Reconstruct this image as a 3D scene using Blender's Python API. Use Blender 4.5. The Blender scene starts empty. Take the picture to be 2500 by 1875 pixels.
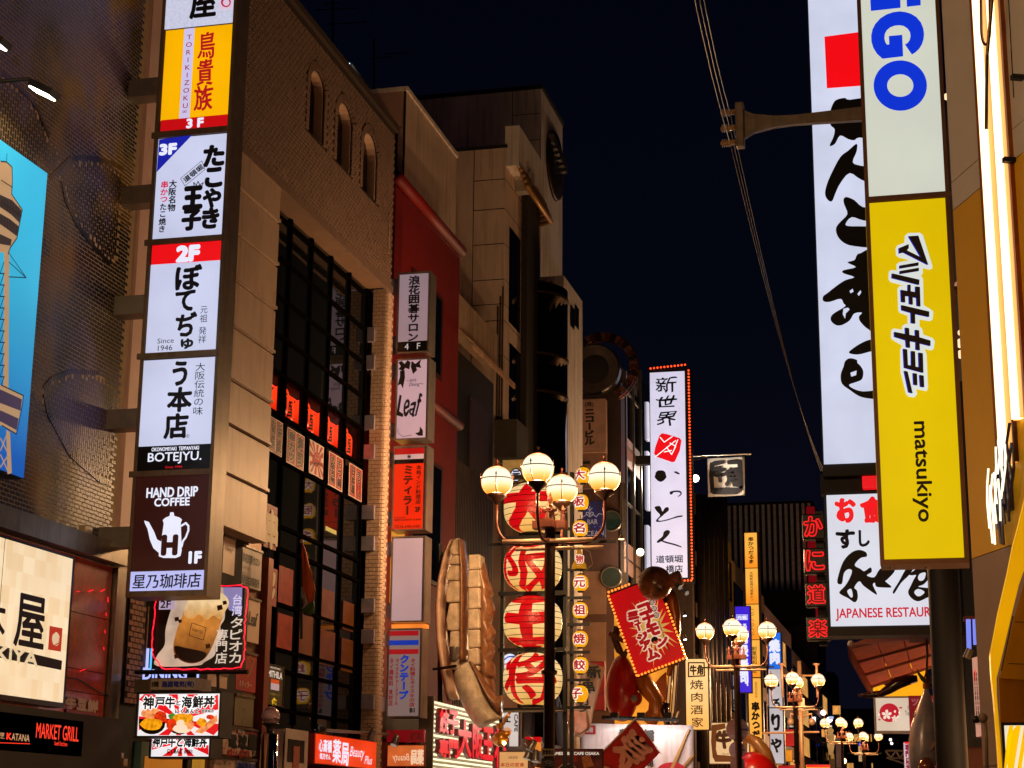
import bpy, bmesh, math, random
import numpy as np
from mathutils import Vector, Matrix
random.seed(7)
S = bpy.context.scene
COL = S.collection

# ------------------------------------------------------------------ camera
FPX = 4290.0
_Y = Vector((1091, -1081.5, FPX)).normalized()
_Z = Vector((165, 17187.5, FPX)); _Z = (_Z - _Y * _Z.dot(_Y)).normalized()
_X = _Z.cross(_Y)
if _X[0] < 0: _X = -_X
CAM = Vector((0, 0, 1.6))
def ray(px, py):
    d = Vector((px - 1250.0, 937.5 - py, FPX))
    return Vector((d.dot(_X), d.dot(_Y), d.dot(_Z)))
cd = bpy.data.cameras.new('camera'); cam = bpy.data.objects.new('camera', cd); COL.objects.link(cam)
cd.lens = 36 * FPX / 2500.0; cd.sensor_width = 36; cd.clip_start = 0.1; cd.clip_end = 1500
R = Matrix(((_X[0], _X[1], -_X[2]), (_Y[0], _Y[1], -_Y[2]), (_Z[0], _Z[1], -_Z[2])))
cam.matrix_world = Matrix.Translation(CAM) @ R.to_4x4()
S.camera = cam

# ------------------------------------------------------------------ sky and exposure (night)
def lin(c):
    if isinstance(c, str):
        c = [int(c[i:i + 2], 16) / 255 for i in (0, 2, 4)]
        return [x / 12.92 if x <= .04045 else ((x + .055) / 1.055) ** 2.4 for x in c]
    return list(c)
W = bpy.data.worlds.new('World'); S.world = W; W.use_nodes = True
wn = W.node_tree.nodes; wl = W.node_tree.links; bg = wn['Background']
tc = wn.new('ShaderNodeTexCoord'); sp = wn.new('ShaderNodeSeparateXYZ'); cr = wn.new('ShaderNodeValToRGB')
wl.new(tc.outputs['Generated'], sp.inputs[0]); wl.new(sp.outputs['Z'], cr.inputs[0])
cr.color_ramp.elements[0].position = 0.0; cr.color_ramp.elements[0].color = lin('0c0b18') + [1]
cr.color_ramp.elements[1].position = 0.62; cr.color_ramp.elements[1].color = lin('01020b') + [1]
e = cr.color_ramp.elements.new(0.28); e.color = lin('04060f') + [1]
wl.new(cr.outputs[0], bg.inputs[0]); bg.inputs[1].default_value = 1.0
S.view_settings.view_transform = 'Standard'; S.view_settings.look = 'None'
S.view_settings.exposure = 0; S.view_settings.gamma = 1
S.render.engine = 'CYCLES'
S.cycles.use_denoising = True
S.cycles.max_bounces = 5; S.cycles.diffuse_bounces = 3; S.cycles.glossy_bounces = 3
S.cycles.transparent_max_bounces = 12; S.cycles.sample_clamp_indirect = 4
S.cycles.use_light_tree = True

# ------------------------------------------------------------------ materials
MATS = {}
def nt(m): return m.node_tree.nodes, m.node_tree.links
def mat(name, col, rough=.6, metal=0, var=.25, scale=3.0, bump=0, spec=.5, col2=None, wear=None, coat=0):
    """opaque surface: base colour with grain and blotches, soft relief"""
    if name in MATS: return MATS[name]
    m = bpy.data.materials.new(name); m.use_nodes = True; n, l = nt(m)
    b = n['Principled BSDF']; c = lin(col)
    b.inputs['Roughness'].default_value = rough; b.inputs['Metallic'].default_value = metal
    b.inputs['Specular IOR Level'].default_value = spec
    if coat: b.inputs['Coat Weight'].default_value = coat; b.inputs['Coat Roughness'].default_value = .15
    g = n.new('ShaderNodeNewGeometry')
    t = n.new('ShaderNodeTexNoise'); t.inputs['Scale'].default_value = scale; t.inputs['Detail'].default_value = 8
    t.inputs['Roughness'].default_value = .65
    l.new(g.outputs['Position'], t.inputs['Vector'])
    r = n.new('ShaderNodeValToRGB'); r.color_ramp.elements[0].position = .32; r.color_ramp.elements[1].position = .7
    c2 = lin(col2) if col2 else [x * (1 - var) for x in c]
    hi = c if col2 else [min(1, x * (1 + var * .6)) for x in c]
    r.color_ramp.elements[0].color = c2 + [1]; r.color_ramp.elements[1].color = hi + [1]
    l.new(t.outputs['Fac'], r.inputs[0])
    out = r.outputs[0]
    if wear:                                   # streaks running down
        mp = n.new('ShaderNodeMapping'); mp.inputs['Scale'].default_value = (6, 6, .35)
        t2 = n.new('ShaderNodeTexNoise'); t2.inputs['Scale'].default_value = 1.6; t2.inputs['Detail'].default_value = 6
        l.new(g.outputs['Position'], mp.inputs[0]); l.new(mp.outputs[0], t2.inputs['Vector'])
        r2 = n.new('ShaderNodeValToRGB'); r2.color_ramp.elements[0].position = .5; r2.color_ramp.elements[1].position = .75
        r2.color_ramp.elements[0].color = (0, 0, 0, 1); r2.color_ramp.elements[1].color = (.6, .6, .6, 1)
        l.new(t2.outputs['Fac'], r2.inputs[0])
        mx = n.new('ShaderNodeMix'); mx.data_type = 'RGBA'
        l.new(r2.outputs[0], mx.inputs[0]); l.new(out, mx.inputs[6]); mx.inputs[7].default_value = lin(wear) + [1]
        out = mx.outputs[2]
    l.new(out, b.inputs['Base Color'])
    if bump:
        t3 = n.new('ShaderNodeTexNoise'); t3.inputs['Scale'].default_value = 45; t3.inputs['Detail'].default_value = 5
        l.new(g.outputs['Position'], t3.inputs['Vector'])
        bp = n.new('ShaderNodeBump'); bp.inputs['Strength'].default_value = bump; bp.inputs['Distance'].default_value = .01
        l.new(t3.outputs['Fac'], bp.inputs['Height']); l.new(bp.outputs[0], b.inputs['Normal'])
    MATS[name] = m; return m
def glow(name, col, k=.9, var=.08, samp=True, scale=1.6, edge=0, zgrad=None, base=None):
    """translucent face lit from behind; a little uneven like tubes behind acrylic"""
    if name in MATS: return MATS[name]
    m = bpy.data.materials.new(name); m.use_nodes = True; n, l = nt(m)
    b = n['Principled BSDF']; c = lin(col)
    b.inputs['Base Color'].default_value = (lin(base) if base else [x * .35 for x in c]) + [1]
    b.inputs['Roughness'].default_value = .35
    g = n.new('ShaderNodeNewGeometry'); t = n.new('ShaderNodeTexNoise')
    t.inputs['Scale'].default_value = scale; t.inputs['Detail'].default_value = 3
    l.new(g.outputs['Position'], t.inputs['Vector'])
    mr = n.new('ShaderNodeMapRange'); mr.inputs[1].default_value = .3; mr.inputs[2].default_value = .7
    mr.inputs[3].default_value = k * (1 - var); mr.inputs[4].default_value = k * (1 + var)
    l.new(t.outputs['Fac'], mr.inputs[0]); s = mr.outputs[0]
    if edge:
        tc = n.new('ShaderNodeTexCoord'); sx = n.new('ShaderNodeSeparateXYZ'); l.new(tc.outputs['Generated'], sx.inputs[0])
        for ax in (0, 2):
            a = n.new('ShaderNodeMath'); a.operation = 'SUBTRACT'; a.inputs[1].default_value = .5; l.new(sx.outputs[ax], a.inputs[0])
            q = n.new('ShaderNodeMath'); q.operation = 'MULTIPLY'; l.new(a.outputs[0], q.inputs[0]); l.new(a.outputs[0], q.inputs[1])
            w = n.new('ShaderNodeMath'); w.operation = 'MULTIPLY_ADD'; w.inputs[1].default_value = -edge * 4; w.inputs[2].default_value = 1
            l.new(q.outputs[0], w.inputs[0])
            z = n.new('ShaderNodeMath'); z.operation = 'MULTIPLY'; l.new(w.outputs[0], z.inputs[0]); l.new(s, z.inputs[1]); s = z.outputs[0]
    l.new(s, b.inputs['Emission Strength']); b.inputs['Emission Color'].default_value = c + [1]
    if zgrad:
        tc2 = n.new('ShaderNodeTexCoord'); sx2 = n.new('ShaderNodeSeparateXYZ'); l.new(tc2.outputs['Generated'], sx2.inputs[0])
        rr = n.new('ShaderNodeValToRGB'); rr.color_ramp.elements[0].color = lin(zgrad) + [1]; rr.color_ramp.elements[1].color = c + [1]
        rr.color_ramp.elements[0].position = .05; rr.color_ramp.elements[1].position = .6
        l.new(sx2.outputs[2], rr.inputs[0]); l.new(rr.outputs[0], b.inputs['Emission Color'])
    m.cycles.emission_sampling = 'AUTO' if samp else 'NONE'
    MATS[name] = m; return m
def ink(name, col, rough=.55): return mat('ink_' + name, col, rough, var=.04)
def lit(name, col, k=.9): return glow('lit_' + name, col, k, .03, samp=False)
def glass(name, tint='0a0c10', mixf=.0, rough=.03):
    if name in MATS: return MATS[name]
    m = bpy.data.materials.new(name); m.use_nodes = True; n, l = nt(m)
    b = n['Principled BSDF']; b.inputs['Base Color'].default_value = lin(tint) + [1]; b.inputs['Roughness'].default_value = rough
    b.inputs['Specular IOR Level'].default_value = .28
    g = n.new('ShaderNodeNewGeometry'); t = n.new('ShaderNodeTexNoise'); t.inputs['Scale'].default_value = .7
    l.new(g.outputs['Position'], t.inputs['Vector'])
    bp = n.new('ShaderNodeBump'); bp.inputs['Strength'].default_value = .12; bp.inputs['Distance'].default_value = .05
    l.new(t.outputs['Fac'], bp.inputs['Height']); l.new(bp.outputs[0], b.inputs['Normal'])
    if mixf:
        tr = n.new('ShaderNodeBsdfTransparent'); mx = n.new('ShaderNodeMixShader'); mx.inputs[0].default_value = mixf
        l.new(b.outputs[0], mx.inputs[1]); l.new(tr.outputs[0], mx.inputs[2]); l.new(mx.outputs[0], n['Material Output'].inputs[0])
    MATS[name] = m; return m

# ------------------------------------------------------------------ mesh helpers
class MB:
    def __init__(s): s.v = []; s.f = []
    def add(s, vs, fs):
        k = len(s.v); s.v += [tuple(v) for v in vs]; s.f += [tuple(i + k for i in f) for f in fs]; return s
    def box(s, x0, x1, y0, y1, z0, z1, M=None):
        vs = [Vector((x, y, z)) for z in (z0, z1) for x, y in ((x0, y0), (x1, y0), (x1, y1), (x0, y1))]
        if M is not None: vs = [M @ v for v in vs]
        return s.add(vs, [(3, 2, 1, 0), (4, 5, 6, 7), (0, 1, 5, 4), (1, 2, 6, 5), (2, 3, 7, 6), (3, 0, 4, 7)])
    def tube(s, pts, r, n=8, cap=True):
        pts = [Vector(p) for p in pts]; rs = r if isinstance(r, (list, tuple)) else [r] * len(pts)
        k = len(s.v); ref = None
        for i, p in enumerate(pts):
            d = (pts[min(i + 1, len(pts) - 1)] - pts[max(i - 1, 0)]).normalized()
            if ref is None: ref = Vector((0, 0, 1)) if abs(d.z) < .9 else Vector((1, 0, 0))
            a = d.cross(ref).normalized(); b = a.cross(d); ref = b
            for j in range(n):
                t = 2 * math.pi * j / n; s.v.append(tuple(p + (a * math.cos(t) + b * math.sin(t)) * rs[i]))
        for i in range(len(pts) - 1):
            for j in range(n):
                a0 = k + i * n + j; a1 = k + i * n + (j + 1) % n
                s.f.append((a0, a1, a1 + n, a0 + n))
        if cap:
            s.f.append(tuple(k + j for j in range(n))[::-1]); s.f.append(tuple(k + (len(pts) - 1) * n + j for j in range(n)))
        return s
    def lathe(s, prof, c=(0, 0, 0), n=20, sx=1, sy=1, ax=None):
        k = len(s.v); c = Vector(c)
        for r, z in prof:
            for j in range(n):
                t = 2 * math.pi * j / n; v = Vector((r * sx * math.cos(t), r * sy * math.sin(t), z))
                if ax is not None: v = ax @ v
                s.v.append(tuple(c + v))
        for i in range(len(prof) - 1):
            for j in range(n):
                a0 = k + i * n + j; a1 = k + i * n + (j + 1) % n; s.f.append((a0, a1, a1 + n, a0 + n))
        s.f.append(tuple(k + j for j in range(n))[::-1]); s.f.append(tuple(k + (len(prof) - 1) * n + j for j in range(n)))
        return s
    def ball(s, c, r, n=12, sz=1, sx=1, sy=1):
        m = max(4, n // 2)
        return s.lathe([(max(r * math.sin(math.pi * i / m), r * .02), -r * sz * math.cos(math.pi * i / m)) for i in range(m + 1)], c, n, sx, sy)
    def prism(s, pts, d):
        """pts: world polygon (front), d: vector to the back"""
        n = len(pts); pts = [Vector(p) for p in pts]; d = Vector(d)
        vs = pts + [p + d for p in pts]
        fs = [tuple(range(n)), tuple(range(2 * n - 1, n - 1, -1))] + [(i, i + n, (i + 1) % n + n, (i + 1) % n) for i in range(n)]
        return s.add(vs, fs)
    def build(s, name, m, parent=None, smooth=False, bevel=0, org=None):
        me = bpy.data.meshes.new(name)
        v = np.array(s.v, dtype=float)
        if org is None:
            org = (v.min(0) + v.max(0)) / 2; org[2] = v[:, 2].min()
        org = Vector(org)
        me.from_pydata([tuple(np.array(p) - np.array(org)) for p in s.v], [], s.f)
        if m: me.materials.append(m)
        if smooth: me.polygons.foreach_set('use_smooth', [True] * len(me.polygons))
        o = bpy.data.objects.new(name, me); COL.objects.link(o)
        if parent: o.parent = parent; o.location = org - wloc(parent)
        else: o.location = org
        if bevel:
            md = o.modifiers.new('edge', 'BEVEL'); md.width = bevel; md.segments = 2; md.limit_method = 'ANGLE'
        return o
def wloc(o):
    p = Vector(o.location)
    while o.parent: o = o.parent; p += Vector(o.location)
    return p
def thing(name, label, cat, loc, group=None):
    o = bpy.data.objects.new(name, None); COL.objects.link(o); o.location = loc; o.empty_display_size = .2
    return tag(o, label, cat, group)
def tag(o, label, cat, group=None):
    o['label'] = label; o['category'] = cat
    if group: o['group'] = group
    return o
def struct(o, kind='structure'): o['kind'] = kind; return o
def relabel(o, label): o['label'] = label; return o
def copy_tree(o, loc=None, parent=None):
    c = o.copy(); COL.objects.link(c)
    if parent: c.parent = parent
    if loc is not None: c.location = loc
    for ch in list(o.children): copy_tree(ch, None, c)
    return c

# ------------------------------------------------------------------ planes in the place, reached through photo pixels
class Pl:
    def __init__(s, o, r, n):
        s.o = Vector(o); s.r = Vector(r).normalized(); s.n = Vector(n).normalized(); s.z = s.r.cross(s.n) * -1
        if s.z.z < 0: s.z = -s.z
    def hit(s, px, py):
        d = ray(px, py); t = (s.o - CAM).dot(s.n) / d.dot(s.n); p = CAM + d * t - s.o
        return p.dot(s.r), p.dot(s.z)
    def w(s, u, v, d=0): return s.o + s.r * u + s.z * v + s.n * d
    def p(s, px, py, d=0):
        u, v = s.hit(px, py); return s.w(u, v, d)
    def off(s, d): return Pl(s.o + s.n * d, s.r, s.n)
    def rect(s, x0, y0, x1, y1):
        xm, ym = (x0 + x1) / 2, (y0 + y1) / 2
        return s.hit(x0, ym)[0], s.hit(x1, ym)[0], s.hit(xm, y1)[1], s.hit(xm, y0)[1]
    def M(s): return Matrix(((s.r.x, s.z.x, s.n.x, s.o.x), (s.r.y, s.z.y, s.n.y, s.o.y), (s.r.z, s.z.z, s.n.z, s.o.z), (0, 0, 0, 1)))
def YP(Y): return Pl((0, Y, 0), (1, 0, 0), (0, -1, 0))
def XP(X): return Pl((X, 0, 0), (0, 1, 0), (1, 0, 0))
def AP(px, py, Y, deg):
    a = math.radians(deg); return Pl(YP(Y).p(px, py), (math.cos(a), math.sin(a), 0), (math.sin(a), -math.cos(a), 0))
def TP(px, py, Y, deg):      # plane facing the camera side, turned in its own plane by deg
    a = math.radians(deg); q = Pl(YP(Y).p(px, py), (1, 0, 0), (0, -1, 0))
    q.r = Vector((math.cos(a), 0, math.sin(a))); q.z = Vector((-math.sin(a), 0, math.cos(a))); return q
def slabuv(pl, u0, u1, v0, v1, d0, d1, mb=None):
    mb = mb or MB()
    vs = [pl.w(u, v, d) for d in (d0, d1) for u, v in ((u0, v0), (u1, v0), (u1, v1), (u0, v1))]
    return mb.add(vs, [(3, 2, 1, 0), (4, 5, 6, 7), (0, 1, 5, 4), (1, 2, 6, 5), (2, 3, 7, 6), (3, 0, 4, 7)])
def slabpx(pl, x0, y0, x1, y1, d0, d1, mb=None):
    return slabuv(pl, *pl.rect(x0, y0, x1, y1), d0, d1, mb)
def polypx(pl, pts, d=0, th=.004, mb=None):
    mb = mb or MB(); return mb.prism([pl.p(x, y, d) for x, y in pts][::-1], -pl.n * th)
def linepx(pl, pts, wpx, d=0, mb=None, closed=False):
    """flat ribbon along pixel points, wpx = width in pixels"""
    mb = mb or MB(); P = [Vector(pl.hit(x, y)) for x, y in pts]
    x, y = pts[0]; h = (Vector(pl.hit(x, y)) - Vector(pl.hit(x, y + wpx))).length / 2
    if closed: P.append(P[0])
    for i, (a, b) in enumerate(zip(P[:-1], P[1:])):
        t = (b - a)
        if t.length < 1e-6: continue
        t.normalize(); q = Vector((-t.y, t.x)) * h; a2 = a - t * h * .5; b2 = b + t * h * .5; dd = d + i * 1e-5
        mb.add([pl.w(*(a2 - q), dd), pl.w(*(b2 - q), dd), pl.w(*(b2 + q), dd), pl.w(*(a2 + q), dd)], [(0, 1, 2, 3)])
    return mb
def crv(P, k=4):
    """closed smooth curve through pixel points"""
    n = len(P); o = []
    for i in range(n):
        a, b, c, d = [Vector(P[(i + j) % n]) for j in (-1, 0, 1, 2)]
        for s in range(k):
            t = s / k; q = .5 * ((2 * b) + (c - a) * t + (2 * a - 5 * b + 4 * c - d) * t * t + (3 * b - a - 3 * c + d) * t ** 3); o.append((q.x, q.y))
    return o
def discpx(pl, x, y, rx, ry=None, d=0, n=24, mb=None, th=.003):
    ry = ry or rx
    return polypx(pl, [(x + rx * math.cos(2 * math.pi * i / n), y + ry * math.sin(2 * math.pi * i / n)) for i in range(n)], d, th, mb)

# ------------------------------------------------------------------ lettering
_G = {}
def glyphs(t, ext=0.0, res=3):
    k = (t, ext)
    if k not in _G:
        c = bpy.data.curves.new('t', 'FONT'); c.body = t; c.resolution_u = res; c.extrude = ext
        o = bpy.data.objects.new('t', c); me = o.to_mesh()
        v = np.zeros(len(me.vertices) * 3); me.vertices.foreach_get('co', v); v = v.reshape(-1, 3)
        f = [tuple(p.vertices) for p in me.polygons]
        o.to_mesh_clear(); bpy.data.objects.remove(o); bpy.data.curves.remove(c)
        if len(v) == 0: v = np.zeros((1, 3))
        _G[k] = (v, f)
    return _G[k]
def layout(t, vert=False, rot=0, ext=0.0, cell=1.0):
    if vert:
        V = []; F = []; k = 0; y = 0
        for ch in t:
            if ch in ' 　': y -= .5 * cell; continue
            v, f = glyphs(ch, ext); v = v.copy()
            cx = (v[:, 0].min() + v[:, 0].max()) / 2; cy = (v[:, 1].min() + v[:, 1].max()) / 2
            v[:, 0] -= cx
            if ch in 'ー～-~(（)）': 
                v[:, 1] -= cy; v = np.stack([v[:, 1], -v[:, 0], v[:, 2]], 1); v[:, 0] *= -1 if ch == 'ー' else 1; hh = .42
                v[:, 1] += y - .42 * cell
            elif ord(ch) < 0x2000: v[:, 1] += y - .75 * cell
            elif ch in 'っゅょゃャュョッ': v[:, 1] += y - cy - .4 * cell; v[:, 0] += .1
            else: v[:, 1] += y - cy - .45 * cell
            V.append(v); F += [tuple(i + k for i in q) for q in f]; k += len(v); y -= cell
        v = np.concatenate(V); f = F
    else:
        v, f = glyphs(t, ext); v = v.copy()
    for _ in range(rot % 4): v = np.stack([v[:, 1], -v[:, 0], v[:, 2]], 1)
    return v, f
def txt(parent, pl, t, x0, y0, x1, y1, m, bold=0, vert=False, rot=0, d=.006, wob=0, shear=0, ext=0, out=None, name='lettering', label=None, cell=1.0):
    v, f = layout(t, vert, rot, 1.0 if ext else 0.0, cell)
    if shear: v[:, 0] += v[:, 1] * shear
    if wob:
        a = v[:, 0].copy(); b = v[:, 1].copy()
        v[:, 0] += wob * np.sin(b * 7 + a * 3); v[:, 1] += wob * np.sin(a * 8 + b * 2)
    u0, u1, v0, v1 = pl.rect(x0, y0, x1, y1)
    mn = v.min(0); mx = v.max(0); sp_ = np.maximum(mx - mn, 1e-4)
    su = (u1 - u0) / sp_[0]; sv = (v1 - v0) / sp_[1]
    def mk(rad, dd, m, nm, nd):
        mb = MB(); offs = [(0, 0)] + [(rad * math.cos(2 * math.pi * i / nd), rad * math.sin(2 * math.pi * i / nd)) for i in range(nd)] + ([(rad * .5 * math.cos(2 * math.pi * i / 8), rad * .5 * math.sin(2 * math.pi * i / 8)) for i in range(8)] if rad > .055 else []) if rad else [(0, 0)]
        o_ = np.array(pl.o); r_ = np.array(pl.r); z_ = np.array(pl.z); n_ = np.array(pl.n)
        rr = (abs(su) + abs(sv)) / 2
        for k, (ax, ay) in enumerate(offs):
            U = u0 + (v[:, 0] - mn[0]) * su + ax * rr; V = v0 + (v[:, 1] - mn[1]) * sv + ay * rr
            D = dd + k * .0002 + ((v[:, 2] - mn[2]) / sp_[2] * ext if ext else 0)
            Pw = o_ + np.outer(U, r_) + np.outer(V, z_) + (np.outer(D, n_) if ext else (dd + k * .0002) * n_)
            kk = len(mb.v); mb.v += [tuple(p) for p in Pw]; mb.f += [tuple(i + kk for i in q) for q in f]
        if len(mb.v) < 3: return None
        o = mb.build(nm, m, parent)
        if label: o['label'] = label
        return o
    if out: mk(out[1] + bold, d - .003, out[0], name + '_outline', 10)
    return mk(bold, d, m, name, 12 if bold > .055 else 8)

M_STEEL = lambda: mat('brushed_steel', '8c8276', .35, .9, .2, 6, wear='4a423a')
M_BLACK = lambda: mat('black_metal', '141312', .5, .2, .3, 5)
M_DKBR = lambda: mat('dark_bronze_frame', '4b3a2e', .45, .5, .2, 5)

class Sign:
    """a box sign: root Empty at its base, casing, lit faces and lettering as parts"""
    def __init__(s, name, label, cat, pl, r, depth=.25, fr=4, frame=None, group=None, loc=None):
        s.pl = pl; x0, y0, x1, y1 = r
        u0, u1, v0, v1 = pl.rect(*r)
        s.root = thing(name, label, cat, pl.w((u0 + u1) / 2, v0, -depth / 2), group)
        px = (u1 - u0) / max(1, (x1 - x0)); s.px = abs(px)
        s.casing = None
        if frame is not None:
            mb = slabuv(pl, u0, u1, v0, v1, -depth, -.012)
            w = fr * s.pl_px()
            s.casing = mb.build('casing', frame, s.root)
            mb = MB()
            if w > 0:
                slabuv(pl, u0, u1, v1 - w, v1, -.0119, .012, mb); slabuv(pl, u0, u1, v0, v0 + w, -.0119, .012, mb)
                slabuv(pl, u0, u0 + w, v0 + w, v1 - w, -.0119, .0115, mb); slabuv(pl, u1 - w, u1, v0 + w, v1 - w, -.0119, .0115, mb)
                mb.build('rim', frame, s.root)
        s.panel_u = (u0, u1, v0, v1)
    def pl_px(s):
        u, v = s.pl.hit(1250, 900); a = s.pl.o; 
        dist = abs((s.root.location - CAM).length); return dist / FPX
    def panel(s, x0, y0, x1, y1, m, name='panel', d=0, label=None):
        o = slabpx(s.pl, x0, y0, x1, y1, d - .01, d).build(name, m, s.root)
        if label: o['label'] = label
        return o
    def poly(s, pts, m, name='marking', d=.003):
        return polypx(s.pl, pts, d, .002).build(name, m, s.root)
    def t(s, t_, x0, y0, x1, y1, m, **k): return txt(s.root, s.pl, t_, x0, y0, x1, y1, m, **k)
    def line(s, pts, w, m, name='marking', d=.005, closed=False):
        return linepx(s.pl, pts, w, d, closed=closed).build(name, m, s.root)
    def disc(s, x, y, rx, ry, m, name='marking', d=.003): return discpx(s.pl, x, y, rx, ry, d, mb=None).build(name, m, s.root)
# ================================================================== large structure
def proj(p):
    d = Vector(p) - CAM; c = _X * d.x + _Y * d.y + _Z * d.z
    return 1250 + FPX * c.x / c.z, 937.5 - FPX * c.y / c.z
def tiles(parent, pl, cells, su, sv, thick, m, nmax=290, name='brick', stuffname='far_bricks'):
    """cells: (u, v, turned 90?) centres. The largest in view become parts, the rest one joined part."""
    def key(c):
        p = pl.w(c[0], c[1]); x, y = proj(p); inside = -20 < x < 2520 and -20 < y < 1895
        return (0 if inside else 1, (p - CAM).length)
    cells = sorted(cells, key=key)
    hm = {}
    for turned in (0, 1):
        a, b = (su, sv) if not turned else (sv, su)
        c = .003
        q = Pl((0, 0, 0), pl.r, pl.n); mb = MB()
        vs = [q.w(x, y, 0) for x, y in ((-a/2, -b/2), (a/2, -b/2), (a/2, b/2), (-a/2, b/2))] + \
             [q.w(x, y, thick) for x, y in ((-a/2+c, -b/2+c), (a/2-c, -b/2+c), (a/2-c, b/2-c), (-a/2+c, b/2-c))]
        mb.add(vs, [(4, 5, 6, 7), (0, 1, 5, 4), (1, 2, 6, 5), (2, 3, 7, 6), (3, 0, 4, 7)])
        me = bpy.data.meshes.new(name); me.from_pydata(mb.v, [], mb.f); me.materials.append(m); hm[turned] = (me, mb)
    base = wloc(parent)
    for u, v, t in cells[:nmax]:
        o = bpy.data.objects.new(name, hm[1 if t else 0][0]); COL.objects.link(o); o.parent = parent
        o.location = pl.w(u, v, random.uniform(-.0007, .0008)) - base
    if len(cells) > nmax:
        V = []; F = []
        for u, v, t in cells[nmax:]:
            k = len(V); p = pl.w(u, v, random.uniform(-.0007, .0008)); mb = hm[1 if t else 0][1]
            V += [(p.x + a[0], p.y + a[1], p.z + a[2]) for a in mb.v]; F += [tuple(i + k for i in f) for f in mb.f]
        mb = MB(); mb.v = V; mb.f = F; struct(mb.build(stuffname, m, parent), 'stuff')
def inpoly(x, y, P):
    r = False; j = len(P) - 1
    for i in range(len(P)):
        if (P[i][1] > y) != (P[j][1] > y) and x < (P[j][0] - P[i][0]) * (y - P[i][1]) / (P[j][1] - P[i][1]) + P[i][0]: r = not r
        j = i
    return r
asphalt = mat('asphalt', '3b3937', .8, var=.35, scale=12, bump=.5)
mb = MB(); mb.box(-400, 400, -60, 900, -.4, 0); struct(mb.build('ground', asphalt, org=(0, 0, 0)))
pave = mat('street_paving', '57504a', .55, var=.3, scale=4, bump=.3)
mb = MB(); mb.box(-9.0, 1.2, -20, 400, 0, .004); struct(mb.build('street', pave, org=(0, 0, 0)))

# surfaces
m_mortar = mat('mortar', 'bea27c', .85, var=.2, scale=8)
m_dark = mat('dark_wall', '2a211c', .7, var=.3, scale=2)
m_beige = mat('beige_cladding', 'a88e7c', .55, .1, .12, 2.5, wear='6f4d38')
m_beige2 = mat('beige_render', 'd6bba8', .8, var=.12, scale=1.2, wear='7d6656')
m_grey = mat('grey_cladding', 'e2d4ca', .6, var=.15, scale=1.5, wear='6d5c50')
m_red = mat('red_render', '78080a', .6, var=.15, scale=2)
m_seam = mat('joint', '1c1410', .9, var=.1)
m_dkglass = glass('dark_glass')
m_mull = mat('window_mullion', '080605', 1, .0, .2, spec=0)
m_conc = mat('stained_concrete', 'c09a88', .85, var=.25, scale=2.2, bump=.3, wear='5a4034')
m_pink = mat('pink_lit_strip', 'f0cfc4', .6, var=.12, scale=2)  # light falling on the strip is put into its pale pink colour

def near_brick_material():
    m = mat('glazed_black_brick', '0a0a0b', .4, 0, .4, 9, spec=.35)
    n, l = nt(m); b = n['Principled BSDF']; src = b.inputs['Base Color'].links[0].from_socket
    g = n.new('ShaderNodeNewGeometry')
    def blot(scale, off, lo, hi, c, src):
        mp = n.new('ShaderNodeMapping'); mp.inputs['Location'].default_value = off; mp.inputs['Scale'].default_value = (1, 1, .8)
        t = n.new('ShaderNodeTexNoise'); t.inputs['Scale'].default_value = scale; t.inputs['Detail'].default_value = 3; t.inputs['Roughness'].default_value = .6
        l.new(g.outputs['Position'], mp.inputs[0]); l.new(mp.outputs[0], t.inputs['Vector'])
        r = n.new('ShaderNodeMapRange'); r.inputs[1].default_value = lo; r.inputs[2].default_value = hi; r.inputs[4].default_value = .95
        l.new(t.outputs['Fac'], r.inputs[0])
        mx = n.new('ShaderNodeMix'); mx.data_type = 'RGBA'; l.new(r.outputs[0], mx.inputs[0]); l.new(src, mx.inputs[6]); mx.inputs[7].default_value = lin(c) + [1]
        return mx.outputs[2]
    src = blot(.6, (3.1, 0.4, 1.0), .49, .60, '4f4c86', src)
    src = blot(.6, (7.7, 5.0, 2.3), .56, .66, '80620e', src)
    src = blot(2.6, (1.0, 2.0, 9.0), .62, .7, '2c3b33', src)
    l.new(src, b.inputs['Base Color']); return m
m_blk = near_brick_material()

# ---- black brick building on the left
XF = -9.0
A = thing('brick_building', 'black glazed brick building with blue mural board at the left edge', 'building', (-11.5, 14, 0))
L = XP(XF)
Yend = L.hit(305, 900)[0]
MB().box(-14, XF, 4, Yend, 3.9, 14.5).build('wall', m_mortar, A)
cells = []
V1 = [(-400, 60), (-40, 150), (0, 183), (60, 233), (85, 265), (117, 340), (150, 380), (118, 440), (0, 400), (-400, 300)]
V2 = [(145, 428), (169, 404), (200, 396), (230, 398), (260, 406), (294, 423), (292, 520), (282, 637), (263, 633), (231, 592), (200, 555), (169, 500), (157, 457)]
V3 = [(105, 953), (124, 934), (173, 915), (241, 919), (279, 945), (274, 1060), (264, 1171), (241, 1164), (166, 1100), (109, 1002)]
pu, pv = .112, .0455
ZV = [[L.hit(*q) for q in P] for P in (V1, V2, V3)]
y0, y1 = 12.2, Yend - .03
z0, z1 = L.hit(200, 1300)[1] - 1.2, 13.2
r = 0; z = z0
while z < z1:
    y = y0 + (r % 2) * pu / 2
    while y < y1 - pu / 2:
        x_, y_ = proj(L.w(y, z))
        if y_ > -60 and not any(inpoly(y, z, P) for P in ZV) and y_ < 1420: cells.append((y, z, 0))
        y += pu
    z += pv; r += 1
c = 0; y = y0
while y < y1:
    z = z0 + (c % 2) * pu / 2
    while z < z1:
        if any(inpoly(y, z, P) for P in ZV): cells.append((y, z, 1))
        z += pu
    y += pv; c += 1
tiles(A, L, cells, pu - .0078, pv - .0062, .0024, m_blk)
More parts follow.
